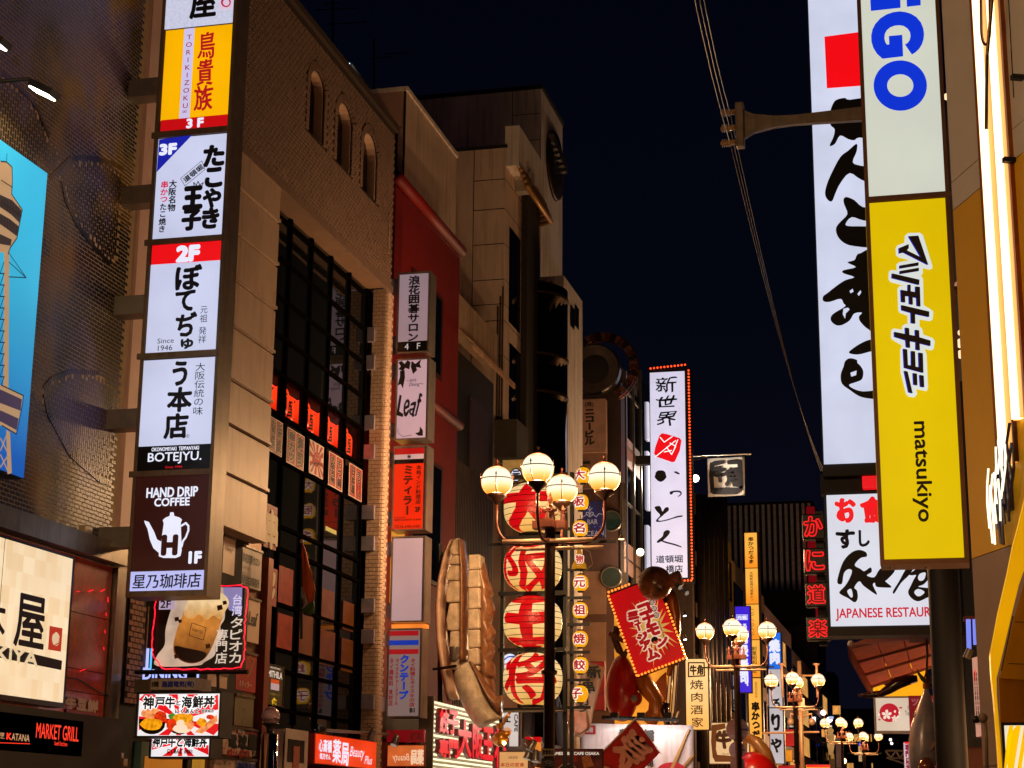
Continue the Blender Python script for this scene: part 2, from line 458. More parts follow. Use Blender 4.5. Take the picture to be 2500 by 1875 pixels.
def course(path, parent, pl, w, step, m):
    mb = MB(); P = [Vector(pl.hit(*q)) for q in path]; acc = 0
    for a, b in zip(P[:-1], P[1:]):
        t = (b - a); Ln = t.length; t.normalize(); q = Vector((-t.y, t.x)); k = max(1, int(Ln / step))
        for i in range(k):
            c0 = a + t * (Ln * (i + .08) / k); c1 = a + t * (Ln * (i + .92) / k)
            mb.prism([pl.w(*(c0 - q * w / 2), .012), pl.w(*(c1 - q * w / 2), .012), pl.w(*(c1 + q * w / 2), .012), pl.w(*(c0 + q * w / 2), .012)], -pl.n * .012)
    return mb
mb = MB(); arcs = [[(119, 436), (145, 412), (169, 388), (200, 384), (232, 387), (265, 396), (300, 412)], [(150, 440), (160, 490), (185, 545), (225, 600), (268, 645)],
    [(107, 960), (116, 1010), (170, 1110), (241, 1172), (268, 1180)], [(0, 176), (60, 225), (90, 262), (120, 336)], [(106, 948), (124, 926), (173, 907), (243, 911)]]
for a in arcs: m2 = course(a, A, L, .05, .045, m_blk); mb.add(m2.v, m2.f)
struct(mb.build('edge_bricks', m_blk, A), 'stuff')
mb = MB()
for a in arcs: linepx(L, a, 9, .0034, mb)
mb.build('mortar_band', m_mortar, A)
# lower frontage of the same building: metal ledge, red stone panels
m_stone = mat('red_granite', 'b03c22', .25, var=.4, scale=14, spec=.6, coat=.2)
zl = L.hit(150, 1320)[1]
MB().box(XF - .2, XF + .16, 4, Yend + .1, zl - .1, zl + .12).build('ledge', M_STEEL(), A)
MB().box(-13.5, XF - .02, 4, Yend - .1, 0, zl - .12).build('lower_wall', m_dark, A)
zz = [0.3, 1.6, 2.9, L.hit(220, 1640)[1], L.hit(220, 1505)[1], zl - .12]
yy = [9.5, 12, 14, 15.2, L.hit(262, 1500)[0]]
mbp = []
for i in range(len(zz) - 1):
    for j in range(len(yy) - 1):
        slabuv(L, yy[j] + .004, yy[j + 1] - .004, zz[i] + .004, zz[i + 1] - .004, -.01, .03).build('stone_panel', m_stone, A)
slabuv(L, L.hit(264, 1500)[0], L.hit(287, 1500)[0], 0, zl - .12, -.01, .09).build('corner_post', M_STEEL(), A)

# ---- strip of concrete and pink-lit wall behind the tall sign
B0 = thing('narrow_building', 'stained concrete strip of wall between the black bricks and the beige metal panels', 'building', (-10, 19, 0))
Ya, Yb = Yend + .02, L.hit(430, 700)[0]
MB().box(-12, XF - .28, Ya, 20.2, 0, 15).build('wall', m_dark, B0)
slabuv(L, Ya, L.hit(372, 200)[0], 4.2, 15, -.3, -.05).build('pillar', m_conc, B0)
slabuv(L, L.hit(372, 200)[0] + .01, L.hit(410, 200)[0], 4.2, 15, -.3, -.10).build('pillar', m_pink, B0)
slabuv(L, L.hit(410, 200)[0] + .01, 20.0, 4.2, 15, -.3, -.12).build('pillar', m_conc, B0)
slabuv(L, Ya, 18.6, 0, 4.19, -.3, .0).build('pillar', mat('dark_alley', '17110e', .8), B0)
m_obrick = mat('orange_brick', '93583a', .7, var=.35, scale=6)
ob = XP(XF + .02); zt = ob.hit(330, 1450)[1]; zb = ob.hit(330, 1720)[1]
ya2, yb2 = ob.hit(312, 1560)[0], ob.hit(352, 1560)[0]
slabuv(ob, ya2, yb2, zb, zt, -.02, 0).build('brick_pier', mat('grey_mortar', '2c1d15', .9), B0)
cl = []; r = 0; z = zb + .03
while z < zt: 
    y = ya2 + .05 + (r % 2) * .06
    while y < yb2 - .05: cl.append((y, z, 0)); y += .12
    z += .062; r += 1
tiles(B0, ob, cl, .112, .054, .01, m_obrick)

# ---- beige metal panels and brown brick hall with three arched windows
Bq = thing('arched_brick_hall', 'brown brick building with three arched windows above a dark glass front and beige metal panels', 'building', (-11, 24, 0))
P86 = XP(-8.62)
yR = P86.hit(958, 600)[0]
zbot = (P86.hit(864, 625)[1] + P86.hit(690, 432)[1]) / 2
ztop = (P86.hit(713, 0)[1] + P86.hit(958, 320)[1]) / 2
m_bb = mat('brown_brick', '70564a', .75, var=.22, scale=5)
m_mort2 = mat('dark_mortar', '2e1c14', .9, var=.2)
# wall body with real openings
def wins():
    out = []
    for x0, x1, yt, yb in ((753, 789, 162, 345), (821, 857, 245, 415), (884, 918, 330, 482)):
        u0 = P86.hit(x0, yb - 40)[0]; u1 = P86.hit(x1, yb - 20)[0]
        out.append((u0, u1, P86.hit(x0 + 4, (yb + yb) / 2 - 20)[1], P86.hit((x0 + x1) / 2, yt)[1]))
    return out
WN = wins()
zw0 = sum(w[2] for w in WN) / 3; zw1 = sum(w[3] for w in WN) / 3
WN = [(a, b, zw0, zw1) for a, b, _, _ in WN]
def arch_pts(u0, u1, v0, v1, n=10, g=0):
    r = (u1 - u0) / 2 + g; c = (u0 + u1) / 2; vs = v1 + g - r
    return [(c + r, v0 - g)] + [(c + r * math.cos(math.pi * i / n), vs + r * math.sin(math.pi * i / n)) for i in range(n + 1)] + [(c - r, v0 - g)]
mb = MB(); us = 19.6
def seg(u0, u1, v0, v1): slabuv(P86, u0, u1, v0, v1, -.35, -.006, mb)
prev = us
for a, b, v0, v1 in WN:
    seg(prev, a, zbot, ztop); seg(a, b, zbot, v0)
    # spandrel above arch
    r = (b - a) / 2; c = (a + b) / 2; vs = v1 - r; n = 12
    for i in range(n):
        t0, t1 = math.pi * i / n, math.pi * (i + 1) / n
        q = [(c - r * math.cos(t0), vs + r * math.sin(t0)), (c - r * math.cos(t1), vs + r * math.sin(t1)), (c - r * math.cos(t1), ztop), (c - r * math.cos(t0), ztop)]
        mb.prism([P86.w(x, y, -.006) for x, y in q], -P86.n * .344)
    prev = b
seg(prev, yR, zbot, ztop)
mb.build('wall', m_mort2, Bq)
MB().box(-13, -9.85, 19.6, yR - .02, zbot - 6, ztop - .3).build('core', m_dark, Bq)
pu, pv = .118, .061
cells = []; r = 0; z = zbot + .03
while z < ztop - .12:
    y = us + (r % 2) * pu / 2
    while y < yR - .05:
        ok = True
        for a, b, v0, v1 in WN:
            rr = (b - a) / 2 + .14; c = (a + b) / 2; vs = v1 - (b - a) / 2
            if a - .14 < y < b + .14 and v0 - .02 < z < vs: ok = False
            if math.hypot(y - c, z - vs) < rr: ok = False
        if ok: cells.append((y, z, 0))
        y += pu
    z += pv; r += 1
tiles(Bq, P86, cells, pu - .012, pv - .012, .008, m_bb)
mb = MB()
for a, b, v0, v1 in WN:
    r = (b - a) / 2; c = (a + b) / 2; vs = v1 - r
    z = v0 + .03
    while z < vs:
        for uu in (a - .065, b + .065): slabuv(P86, uu - .06, uu + .06, z - .022, z + .022, -.005, .012, mb)
        z += .058
    for i in range(15):
        t = math.pi * (i + .5) / 15; dt = math.pi / 15 * .4
        q = [(c + rr * math.cos(tt), vs + rr * math.sin(tt)) for rr, tt in ((r + .01, t - dt), (r + .13, t - dt), (r + .13, t + dt), (r + .01, t + dt))]
        mb.prism([P86.w(x, y, .014) for x, y in q], -P86.n * .018)
struct(mb.build('arch_bricks', m_bb, Bq), 'stuff')
m_jamb = mat('window_jamb', 'b08f7c', .7, var=.1)
for a, b, v0, v1 in WN:
    fr = MB(); P = arch_pts(a + .005, b - .005, v0, v1 - .005); Q = arch_pts(a + .03, b - .03, v0, v1 - .03)
    for i in range(len(P) - 1):
        fr.prism([P86.w(*P[i], -.02), P86.w(*P[i + 1], -.02), P86.w(*Q[i + 1], -.02), P86.w(*Q[i], -.02)], -P86.n * .16)
    f = fr.build('window', m_jamb, Bq)
    g = MB().prism([P86.w(x, y, -.15) for x, y in arch_pts(a + .03, b - .03, v0, v1 - .03)], -P86.n * .02).build('pane', m_dkglass, f)
    slabuv(P86, (a + b) / 2 - .015, (a + b) / 2 + .015, v0, v1 - .2, -.148, -.12).build('mullion', m_mull, f)
MB().box(-9.0, -8.56, us, yR + .03, ztop, ztop + .1).build('coping', m_mort2, Bq)
MB().box(-9.6, -8.63, us, yR - .01, zbot - .02, zbot - .002).build('soffit', mat('soffit_render', '6a4f3c', .8, var=.2), Bq)
mb = MB(); y = us
while y < yR:
    mb.box(-8.66, -8.6, y, y + .05, zbot - .10, zbot + .0); y += .061
struct(mb.build('soldier_bricks', m_bb, Bq), 'stuff')
MB().tube([P86.w(P86.hit(945, 620)[0], P86.hit(945, 620)[1], .03), P86.w(P86.hit(945, 620)[0], P86.hit(945, 520)[1], .03)], .008).build('conduit', mat('pale_pipe', 'b8977e', .5), Bq)
# beige metal panels
zseams = [P86.hit(675, y)[1] for y in (447, 540, 649, 760, 870, 995, 1100, 1215, 1330)]
uA, uB = 19.9, P86.hit(676, 700)[0]
zlo = P86.hit(650, 1330)[1]
for i, (a, b) in enumerate(zip([zbot - .02] + zseams[1:-1], zseams[1:-1] + [zlo])):
    mb = slabuv(P86, uA, uB, b + .012, a - .012, -.22, 0); mb.build('cladding_panel', m_beige, Bq, bevel=.012)
    slabuv(P86, uA, uB, b + .018, b + .055, .0, .022).build('panel_lip', m_beige, Bq)
slabuv(P86, uA, uB - .02, 3.0, zbot - .02, -.26, -.225).build('backing', m_seam, Bq)
# dark curtain wall
ymul = [21.72] + [L.hit(x, 950)[0] for x in (698, 752, 802, 848, 893)]
zs = [L.hit(700, y)[1] for y in (1830, 1735, 1640, 1590, 1480, 1345, 1290, 1130, 1022, 920, 830, 735, 640, 540, 440)]
for i in range(len(zs) - 1):
    for j in range(len(ymul) - 1):
        if i == 8: continue
        slabuv(L, ymul[j] + .03, ymul[j + 1] - .03, zs[i] + .03, zs[i + 1] - .03, -.06, -.04).build('pane', m_dkglass, Bq)
mb = MB()
for j, y in enumerate(ymul): slabuv(L, y - .028, y + .028, 2.9, zbot - .03, -.12, .0, mb)
mb.build('mullion', m_mull, Bq)
mb = MB()
for z in zs: slabuv(L, ymul[0] + .05, ymul[-1] - .05, z - .025, z + .025, -.11, -.006, mb)
mb.build('transom', m_mull, Bq)
MB().box(-9.8, -9.13, 21.7, ymul[-1], 2.9, zs[8] - .05).build('backing', mat('interior_dark', '140f0d', .9), Bq)
MB().box(-9.8, -9.13, 21.7, ymul[-1], zs[9] + .05, zbot - .05).build('backing', mat('interior_dark', '140f0d', .9), Bq)
# lit red row behind clear glass
m_warmroom = glow('red_room', 'a01008', .3, .5)
MB().box(-9.46, -9.42, 21.7, ymul[-1], zs[8] - .03, zs[9] + .03).build('backing', m_warmroom, Bq)
clr = glass('clear_glass', '201010', .9)
for j in range(len(ymul) - 1):
    slabuv(L, ymul[j] + .03, ymul[j + 1] - .03, zs[8] + .03, zs[9] - .03, -.06, -.05).build('pane', clr, Bq)
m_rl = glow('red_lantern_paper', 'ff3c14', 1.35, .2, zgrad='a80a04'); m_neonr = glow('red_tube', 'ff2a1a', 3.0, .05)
for j in range(len(ymul) - 1):
    a, b = ymul[j], ymul[j + 1]
    MB().tube([(-9.3, a + .06, zs[9] - .06), (-9.3, b - .06, zs[9] - .06)], .012).build('neon_tube', m_neonr, Bq)
    for k, (t, x) in enumerate(((.33, -9.2), (.78, -9.27))):
        y = a + (b - a) * t; zc = (zs[8] + zs[9]) / 2 - .03 * k
        rt = thing('red_paper_lantern', '', 'lantern', (x, y, zc - .22), 'red lanterns in the row of windows')
        rt['label'] = '%s red cylindrical paper lantern in the %s lit window of the dark glass front' % (('front', 'rear')[k], ('leftmost', 'second', 'third', 'fourth', 'rightmost')[j])
        pr = [(.13 * max(.15, 1 - abs(q_ / .235) ** 5) ** .5, q_) for q_ in np.linspace(-.235, .235, 17)]
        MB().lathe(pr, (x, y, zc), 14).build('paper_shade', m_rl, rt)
        MB().lathe([(.06, .23), (.06, .26)], (x, y, zc), 10).build('cap', M_BLACK(), rt)
        MB().tube([(x, y, zc + .26), (x, y, zs[9] + .04)], .006).build('cord', M_BLACK(), rt)
        if k == 0: txt(rt, XP(x + .14), '居酒屋', *[c for c in (0, 0, 0, 0)], ink('b', '140806'), vert=True) if False else None
# light brick end pillar
PY = YP(yR + .03)
u0 = PY.hit(906, 900)[0]; u1 = PY.hit(946, 900)[0]
zt = zbot - .03; zb = 0
MB().box(u0, u1 - .06, yR + .034, yR + .45, zb, zt).build('pillar', mat('grey_mortar2', '6a4a3a', .9), Bq)
m_wb = mat('cream_brick', 'b39580', .6, var=.15, scale=9)
cl = []; hb = []; r = 0; z = .03
while z < zt - .02:
    wq_ = (u1 - .06 - u0) / 2
    if r % 2 == 0: cl += [(u0 + wq_ * .5, z, 0), (u0 + wq_ * 1.5, z, 0)]
    else: cl.append((u0 + wq_, z, 0)); hb += [(u0 + .002, u0 + wq_ / 2 - .003, z), (u0 + wq_ * 1.5 + .003, u1 - .061, z)]
    z += .064; r += 1
tiles(Bq, Pl((0, yR + .034, 0), (1, 0, 0), (0, -1, 0)), cl, wq_ - .006, .057, .005, m_wb)
mb = MB()
for a_, b_, z_ in hb: mb.box(a_, b_, yR + .029, yR + .034, z_ - .0285, z_ + .0285)
struct(mb.build('half_bricks', m_wb, Bq), 'stuff')
cl = []; r = 0; z = .03; qx = XP(u1 - .06)
while z < zt - .02:
    y = yR + .1 + (r % 2) * .055
    while y < yR + .4: cl.append((y, z, 0)); y += .11
    z += .064; r += 1
tiles(Bq, qx, cl, .104, .057, .005, m_wb)
mb = MB(); r = 0; z = .03                                      # rounded corner bricks
while z < zt - .02: mb.lathe([(.056, -.0285), (.06, -.025), (.06, .025), (.056, .0285)], (u1 - .06, yR + .094, z), 12); z += .064
struct(mb.build('corner_bricks', m_wb, Bq), 'stuff')

# ---- simple far buildings
def bldg(name, label, X, pa, pb, ytop, m, yref=None, Xback=None, depthY=None, z0=0):
    """street face from pixel pa to pb on plane X; roof where pixel (pa, ytop) falls"""
    pl = XP(X); yref = yref or ytop + 150
    Y1 = pl.hit(pa, yref)[0]; Y2 = pl.hit(pb, yref)[0]; zt = pl.hit(pa, ytop)[1]
    root = thing(name, label, 'building', ((X + (Xback or X - 6)) / 2, (Y1 + Y2) / 2, 0))
    MB().box(Xback or X - 6, X, Y1, Y2, z0, zt).build('wall', m, root)
    return root, Y1, Y2, zt
def seams(root, pl, hs, us, d=.0, w=.018, m=None, ur=None, vr=None):
    mb = MB()
    for v in hs: slabuv(pl, ur[0], ur[1], v - w / 2, v + w / 2, d, d + .004, mb)
    for u in us: slabuv(pl, u - w / 2, u + w / 2, vr[0], vr[1], d, d + .0045, mb)
    return mb.build('panel_joints', m or m_seam, root)
# red building
RB, rY1, rY2, rz = bldg('red_building', 'bright red rendered building with rounded ledges behind the column of narrow signs', -9.0, 955, 1118, 440, m_red, yref=900, Xback=-14)
PR = XP(-9.0)
for yy_ in (600, 1035):
    zc = PR.hit(1112, yy_)[1]
    MB().tube([(-8.98, rY1, zc), (-8.98, rY2 + .06, zc)], .11, 12).build('rounded_ledge', m_red, RB, smooth=True)
for (xa, xb, ya, yb) in ((1000, 1078, 690, 900), (1000, 1076, 1115, 1420)):
    f = slabpx(PR, xa, ya, xb, yb, -.01, .03).build('window', mat('dark_red_frame', '3a0d0a', .5), RB)
    slabpx(PR, xa + 5, ya + 10, xb - 5, yb - 10, .028, .036).build('pane', m_dkglass, f)
slabpx(PR, 955, 1120, 985, 1500, -.01, .02).build('lit_window', glow('amber_window', 'd99a35', .7, .35), RB)
for i in range(6): slabpx(PR, 955, 1180 + i * 52, 985, 1184 + i * 52, .021, .04).build('glazing_bar', m_seam, RB)
MB().box(-14, -9.05, yR + .5, rY1 - .02, 0, rz - 1.5).build('side_wall', mat('dark_red', '6b0d0a', .6), RB)
# beige block above it
P96 = XP(-9.9)
BB, b1, b2, bz = bldg('beige_rooftop_block', 'plain beige rendered block rising above the red building', -9.9, 985, 1113, 213, m_beige2, yref=500, Xback=-16)
MB().box(-16, -9.86, b1 - .04, b2, bz, bz + .09).build('coping', m_grey, BB)
PB = YP(b1 - .001)
slabpx(PB, 820, 228, 983, 452, 0, .03).build('fascia_panel', mat('pale_panel', 'b98f80', .6, var=.1), BB)
slabpx(PB, 984, 225, 988, 560, 0, .03).build('drain_strip', m_seam, BB)
f = slabpx(PB, 900, 320, 983, 470, .031, .06).build('window', mat('pale_panel', 'b98f80'), BB)
slabpx(PB, 955, 330, 972, 460, .058, .066).build('pane', m_dkglass, f)
mb = MB()
for i in range(9): 
    x = PB.hit(950 + i * 4, 430)[0]; mb.tube([PB.w(x, bz - 2.5, .3), PB.w(x, bz - 1.7, .3)], .012, 5)
mb.build('railing', M_BLACK(), BB)
# big tower
TW, t1, t2, tz = bldg('beige_tower_building', 'tall beige tower with large wall panels, highest against the night sky', -10.6, 1320, 1373, 214, m_grey, yref=500, Xback=-24)
PT = YP(t1 - .001); PTs = XP(-10.599)
vs = [PT.hit(1300, y)[1] for y in (214 + 64 * i for i in range(1, 9))]
seams(TW, PT, vs, [PT.hit(1250, 400)[0]], ur=(PT.hit(1250, 400)[0], PT.hit(1320, 500)[0] - .02), vr=(0, tz))
MB().box(-24, -10.55, t1 - .05, t2, tz, tz + .12).build('coping', m_seam, TW)
for i in range(6):
    mb = slabpx(PTs, 1336 + i * 6, 330 + i * 14, 1340 + i * 6, 352 + i * 14, .0, .2).build('sign_letter', M_STEEL(), TW)
MB().lathe([(1.05, 0), (1.0, .1), (.5, .12)], PTs.p(1352, 405), 24, ax=Matrix(((0, 0, 1), (1, 0, 0), (0, 1, 0)))).build('round_emblem', mat('dim_sign', '33241d', .4, .5), TW, smooth=True)
# stepped block with balconies in front of tower
BK, k1, k2, kz = bldg('balcony_building', 'beige panelled block with curved balcony and tall dark windows between red building and lamp', -9.6, 1231, 1272, 355, m_beige2, yref=700, Xback=-12.3)
PK = YP(k1 - .001); PKs = XP(-9.599)
MB().box(-12.3, -10.72, k1 + .04, k1 + 3, 0, PK.hit(1130, 440)[1]).build('wing', m_beige2, BK)
vs = [PK.hit(1190, y)[1] for y in (440, 512, 597, 684, 744, 784, 870)]
seams(BK, PK, vs, [PK.hit(1151, 700)[0] + .02], ur=(PK.hit(1152, 700)[0], PK.hit(1231, 600)[0]), vr=(0, kz))
seams(BK, PKs, vs, [], ur=(k1, k2), vr=(0, kz), w=.012)
MB().box(-12.3, -9.56, k1 - .03, k2, kz, kz + .07).build('coping', m_seam, BK)
mb = MB()
for i in range(10):
    x = -12.1 + i * .14; mb.box(x, x + .03, k1 + .3, k1 + .33, PK.hit(1130, 440)[1], PK.hit(1130, 390)[1])
mb.box(-12.2, -10.75, k1 + .29, k1 + .34, PK.hit(1130, 388)[1], PK.hit(1130, 384)[1]); mb.build('railing', mat('rail_grey', '4b3e3a', .5), BK)
zc = PKs.hit(1270, 490)[1]                                    # curved balcony parapet
mb = MB()
pr = [(-9.62, k1 + .5), (-9.3, k1 + .55)] + [(-9.3 + .22 * math.sin(t) , k2 + .45 + .25 - .25 * math.cos(t)) for t in np.linspace(0, 1.57, 6)][:0] + [(-9.2, k1 + .9), (-9.2, k2 + .9), (-9.35, k2 + 1.15), (-9.62, k2 + 1.25)]
MB().box(-9.62, -9.28, k1 + .02, k2 + 1.3, zc + .35, zc + 1.35).build('parapet', m_grey, BK)
mb = MB()
for i in range(4): mb.tube([(-9.28 + .05 * i, k1 + .2, zc + .3 - .14 * i), (-9.28 + .05 * i, k2 + 1.15, zc + .3 - .14 * i), (-9.5, k2 + 1.35, zc + .3 - .14 * i)], .065, 8)
mb.build('balcony_rib', mat('tan_metal', 'b98a52', .4, .3, .15), BK, smooth=True)
MB().box(-12.2, -9.45, k2, k2 + 1.25, 0, zc + .8).build('stair_bay', m_dark, BK)
for (ya, yb) in ((570, 800), (850, 1045)):
    f = slabpx(PKs, 1243, ya, 1268, yb, -.01, .02).build('window', m_mull, BK)
    slabpx(PKs, 1245, ya + 8, 1266, yb - 8, .019, .028).build('pane', m_dkglass, f)
for x_ in (1213, 1219, 1225):
    a_ = PK.p(x_, 1120, .06); MB().tube([a_, Vector((a_.x, a_.y, PK.p(x_, 750).z + (x_ - 1213) * .04))], .022, 6).build('drain_pipe', mat('pipe_brown', '4a342a', .5), BK)
for i_ in range(3):
    a_ = Vector((-11.6 + i_ * .9, k1 + 1.0, PK.p(1130, 440).z)); MB().box(a_.x, a_.x + .6, a_.y, a_.y + .3, a_.z, a_.z + .5).build('air_conditioner', mat('aircon', '9a9088', .5), BK)
# dark rounded glass stair tower
cx_, cy_ = -9.9, k2 + 2.0
zc2 = XP(-9.2).hit(1310, 650)[1]
MB().lathe([(1.0, 0), (1.0, zc2)], (cx_, cy_, 0), 32).build('round_glass_bay', m_dkglass, BK, smooth=True)
for y_ in (675, 830, 925):
    z = XP(-9.2).hit(1310, y_)[1]; MB().lathe([(1.0, -.03), (1.03, -.03), (1.03, .03), (1.0, .03)], (cx_, cy_, z), 32).build('floor_band', mat('bronze_band', '5c4634', .35, .7), BK)
MB().box(-11.2, -9.2, k2 + 1.4, k2 + 3.2, zc2 + .01, zc2 + .12).build('canopy', mat('soffit_render', '6a4f3c'), BK)
# low shop with rusty fascia
P91 = XP(-9.05)
s1 = rY2 + .15; s2 = P91.hit(1222, 900)[0]
SH = thing('fascia_shop_building', 'dark shop house with long rusty cream fascia and corrugated awning beside the red building', 'building', (-10, (s1 + s2) / 2, 0))
zf0 = P91.hit(1200, 925)[1]; zf1 = P91.hit(1200, 858)[1]
MB().box(-12, -9.12, s1, s2 - .3, 0, zf0).build('wall', mat('black_ribbed', '15110f', .5), SH)
MB().box(-9.3, -9.05, s1, s2 - .25, zf0 + .35, zf1 + .5).build('fascia', mat('rusty_cream', 'a98c72', .7, var=.2, scale=3, wear='4a2c1c'), SH)
MB().prism([(-9.05, s1, zf0 + .34), (-9.05, s2, zf0 + .34), (-8.72, s2, zf0 + .02), (-8.72, s1, zf0 + .02)], (0, 0, .04)).build('awning', mat('awning_cream', 'c0977b', .6, wear='6b4733'), SH)
mb = MB(); y = s1
while y < s2: mb.box(-8.76, -8.72, y, y + .05, zf0 - .05, zf0 + .02); y += .09
struct(mb.build('awning_corrugation', mat('awning_cream', 'c0977b'), SH), 'stuff')
mb = MB(); y = s1 + .05
while y < s2 - .4: mb.box(-9.12, -9.07, y, y + .05, 2.8, zf0 - 2.2); y += .12
struct(mb.build('ribs', mat('grey_rib', '5a4a42', .4, .5), SH), 'stuff')
MB().box(-9.12, -9.09, s1 + 1.2, s1 + 2.6, zf0 - 2.3, zf0 - .7).build('poster', mat('purple_poster', '3a2638', .5, var=.6, scale=4), SH)
f = MB().box(-9.5, -9.0, k1 - 1.1, k1 - .05, PK.hit(1250, 1140)[1], PK.hit(1250, 1050)[1]).build('louvre_box', mat('olive_louvre', '3b3226', .7), SH)
# slender block with white edge, right of tower
NB, n1, n2, nz = bldg('slender_rooftop_building', 'narrow pale building end with two small windows just right of the tower', -9.4, 1376, 1422, 672, m_grey, yref=800, Xback=-10.6)
PN = XP(-9.399)
for x in (1392, 1403): slabpx(PN, x, 750, x + 8, 800, 0, .03).build('window', m_dkglass, NB)
MB().box(-10.7, -9.35, n1 - .25, n1 - .02, 0, nz - .5).build('edge_pier', mat('pale_pier', 'b79b8a', .7, wear='7a6355'), NB)
# commercial building with ring sign
CB, c1, c2, cz = bldg('office_building', 'dark brown commercial block with round porthole lights, behind the street lamp', -9.1, 1523, 1566, 905, mat('brown_wall', '4a2f24', .6, var=.2), yref=1200, Xback=-12.2)
PC = YP(c1 - .002); PCs = XP(-9.098)
slabpx(PC, 1516, 900, 1524, 1870, 0, .05).build('steel_edge', M_STEEL(), CB)
for y in (1030, 1272, 1410, 1702):
    f = MB().lathe([(.32, 0), (.34, .05), (.30, .09), (.27, .06)], PC.p(1493, y), 24, ax=Matrix(((1, 0, 0), (0, 0, -1), (0, 1, 0)))).build('porthole', M_STEEL(), CB, smooth=True)
    MB().lathe([(.28, 0), (.28, .07)], PC.p(1493, y), 20, ax=Matrix(((1, 0, 0), (0, 0, -1), (0, 1, 0)))).build('porthole_glass', mat('green_glass', '20302a', .1), f)
slabpx(PC, 1372, 870, 1404, 1640, 0, .03).build('red_brown_strip', mat('red_brown', '5c2a22', .6), CB)
for ya, yb in ((960, 1085),):
    slabpx(PC, 1374, ya, 1397, yb, .03, .06).build('pane', glass('pale_glass', '8a7468'), CB)
slabpx(PC, 1402, 1395, 1480, 1500, 0, .04).build('fascia_panel', mat('tan_panel', '7a5a45', .6), CB)
slabpx(PC, 1402, 1520, 1480, 1640, 0, .04).build('fascia_panel', mat('tan_panel', '7a5a45', .6), CB)
m_tan = mat('panel_band', 'b08d7c', .55, var=.12)
for yy_, h in ((1075, 70), (1330, 75), (1600, 70)):
    for xa, xb in ((1524, 1543), (1547, 1564)):
        v1_, = [PCs.hit((xa + xb) / 2, yy_ + (xa - 1524) * 1.15)[1]]
        u0_, u1_ = PCs.hit(xa, yy_)[0], PCs.hit(xb, yy_)[0]
        slabuv(PCs, u0_, u1_, v1_ - h / 83, v1_, 0, .04).build('cladding_panel', m_tan, CB)
for x in (1526, 1545, 1563): slabpx(PCs, x - 1, 910, x + 1, 1800, .0, .08).build('mullion', M_STEEL(), CB)
for i in range(7): 
    z = cz - .6 - i * 1.7
    slabuv(PCs, c1, c2, z, z + .06, .0, .05).build('transom', M_STEEL(), CB)
slabuv(PCs, c1 + .1, c2 - .1, 0, cz - .3, .0, .02).build('curtain_glass', m_dkglass, CB)
# next block with fluorescent verticals
DB, d1, d2, dz = bldg('grey_building', 'grey block with stacked vertical white tubes just left of the tall white sign', -9.2, 1568, 1600, 925, m_grey, yref=1200, Xback=-14)
PD = XP(-9.198)
slabpx(PD, 1570, 950, 1598, 1800, 0, .02).build('curtain_glass', m_dkglass, DB)
for ya in (985, 1105, 1285): slabpx(PD, 1577, ya, 1582, ya + 90 if ya < 1100 else ya + 140, .02, .08).build('tube_light', glow('cool_tube', 'd9d4e6', .9), DB)
# row beyond
def far_block(name, label, X, pa, pb, ytop, col, nb, Xback=None, lit=0):
    root, a, b, zt = bldg(name, label, X, pa, pb, ytop, mat(name + '_' + col, col, .6, var=.2, wear='2a1f1a'), yref=ytop + 200, Xback=Xback)
    q = XP(X + .002)
    for i in range(nb[0]):
        for j in range(nb[1]):
            u0 = a + (b - a) * (j + .12) / nb[1]; u1 = a + (b - a) * (j + .88) / nb[1]
            z0 = 3.6 + (zt - 4.2) * (i + .15) / nb[0]; z1 = 3.6 + (zt - 4.2) * (i + .85) / nb[0]
            on = random.random() < lit
            f = slabuv(q, u0, u1, z0, z1, 0, .03).build('window', m_mull, root)
            slabuv(q, u0 + .08, u1 - .08, z0 + .08, z1 - .08, .029, .04).build('pane', glow('warm_window', 'e0a050', .8, .4) if on else m_dkglass, f)
    return root, a, b, zt
F1 = far_block('grey_sloped_building', 'dark building with sloping roof edge behind the square cloth banner', -9.4, 1690, 1752, 1195, '4b3a33', (5, 2), -13)
F2 = far_block('columned_building', 'dark facade with polished steel columns left of the purple sign', -9.3, 1754, 1788, 1290, '3a2a24', (4, 2), -12)
mb = []
for x in (1716, 1728, 1740, 1750, 1763, 1775): 
    q = XP(-9.1); u, v = q.hit(x, 1500)
    MB().tube([(-9.15, u, 3), (-9.15, u, q.hit(x, 1215)[1])], .16, 10).build('steel_column', mat('polished_column', '4a3e38', .32, .7, .3), F2[0], smooth=True)
F3 = far_block('ochre_building', 'narrow dark building with warm lit gable between orange and purple signs', -9.3, 1790, 1868, 1370, '5a3b20', (4, 3), -12, .2)
F4 = far_block('pale_side_building', 'sloping pale violet building side beyond the blue and white sign', -9.3, 1870, 1935, 1480, '6b4f55', (4, 4), -11, .15)
F5 = far_block('distant_left_building', 'distant dim building on the left where the lamps converge', -9.3, 1937, 2035, 1590, '41302d', (4, 6), -12, .3)
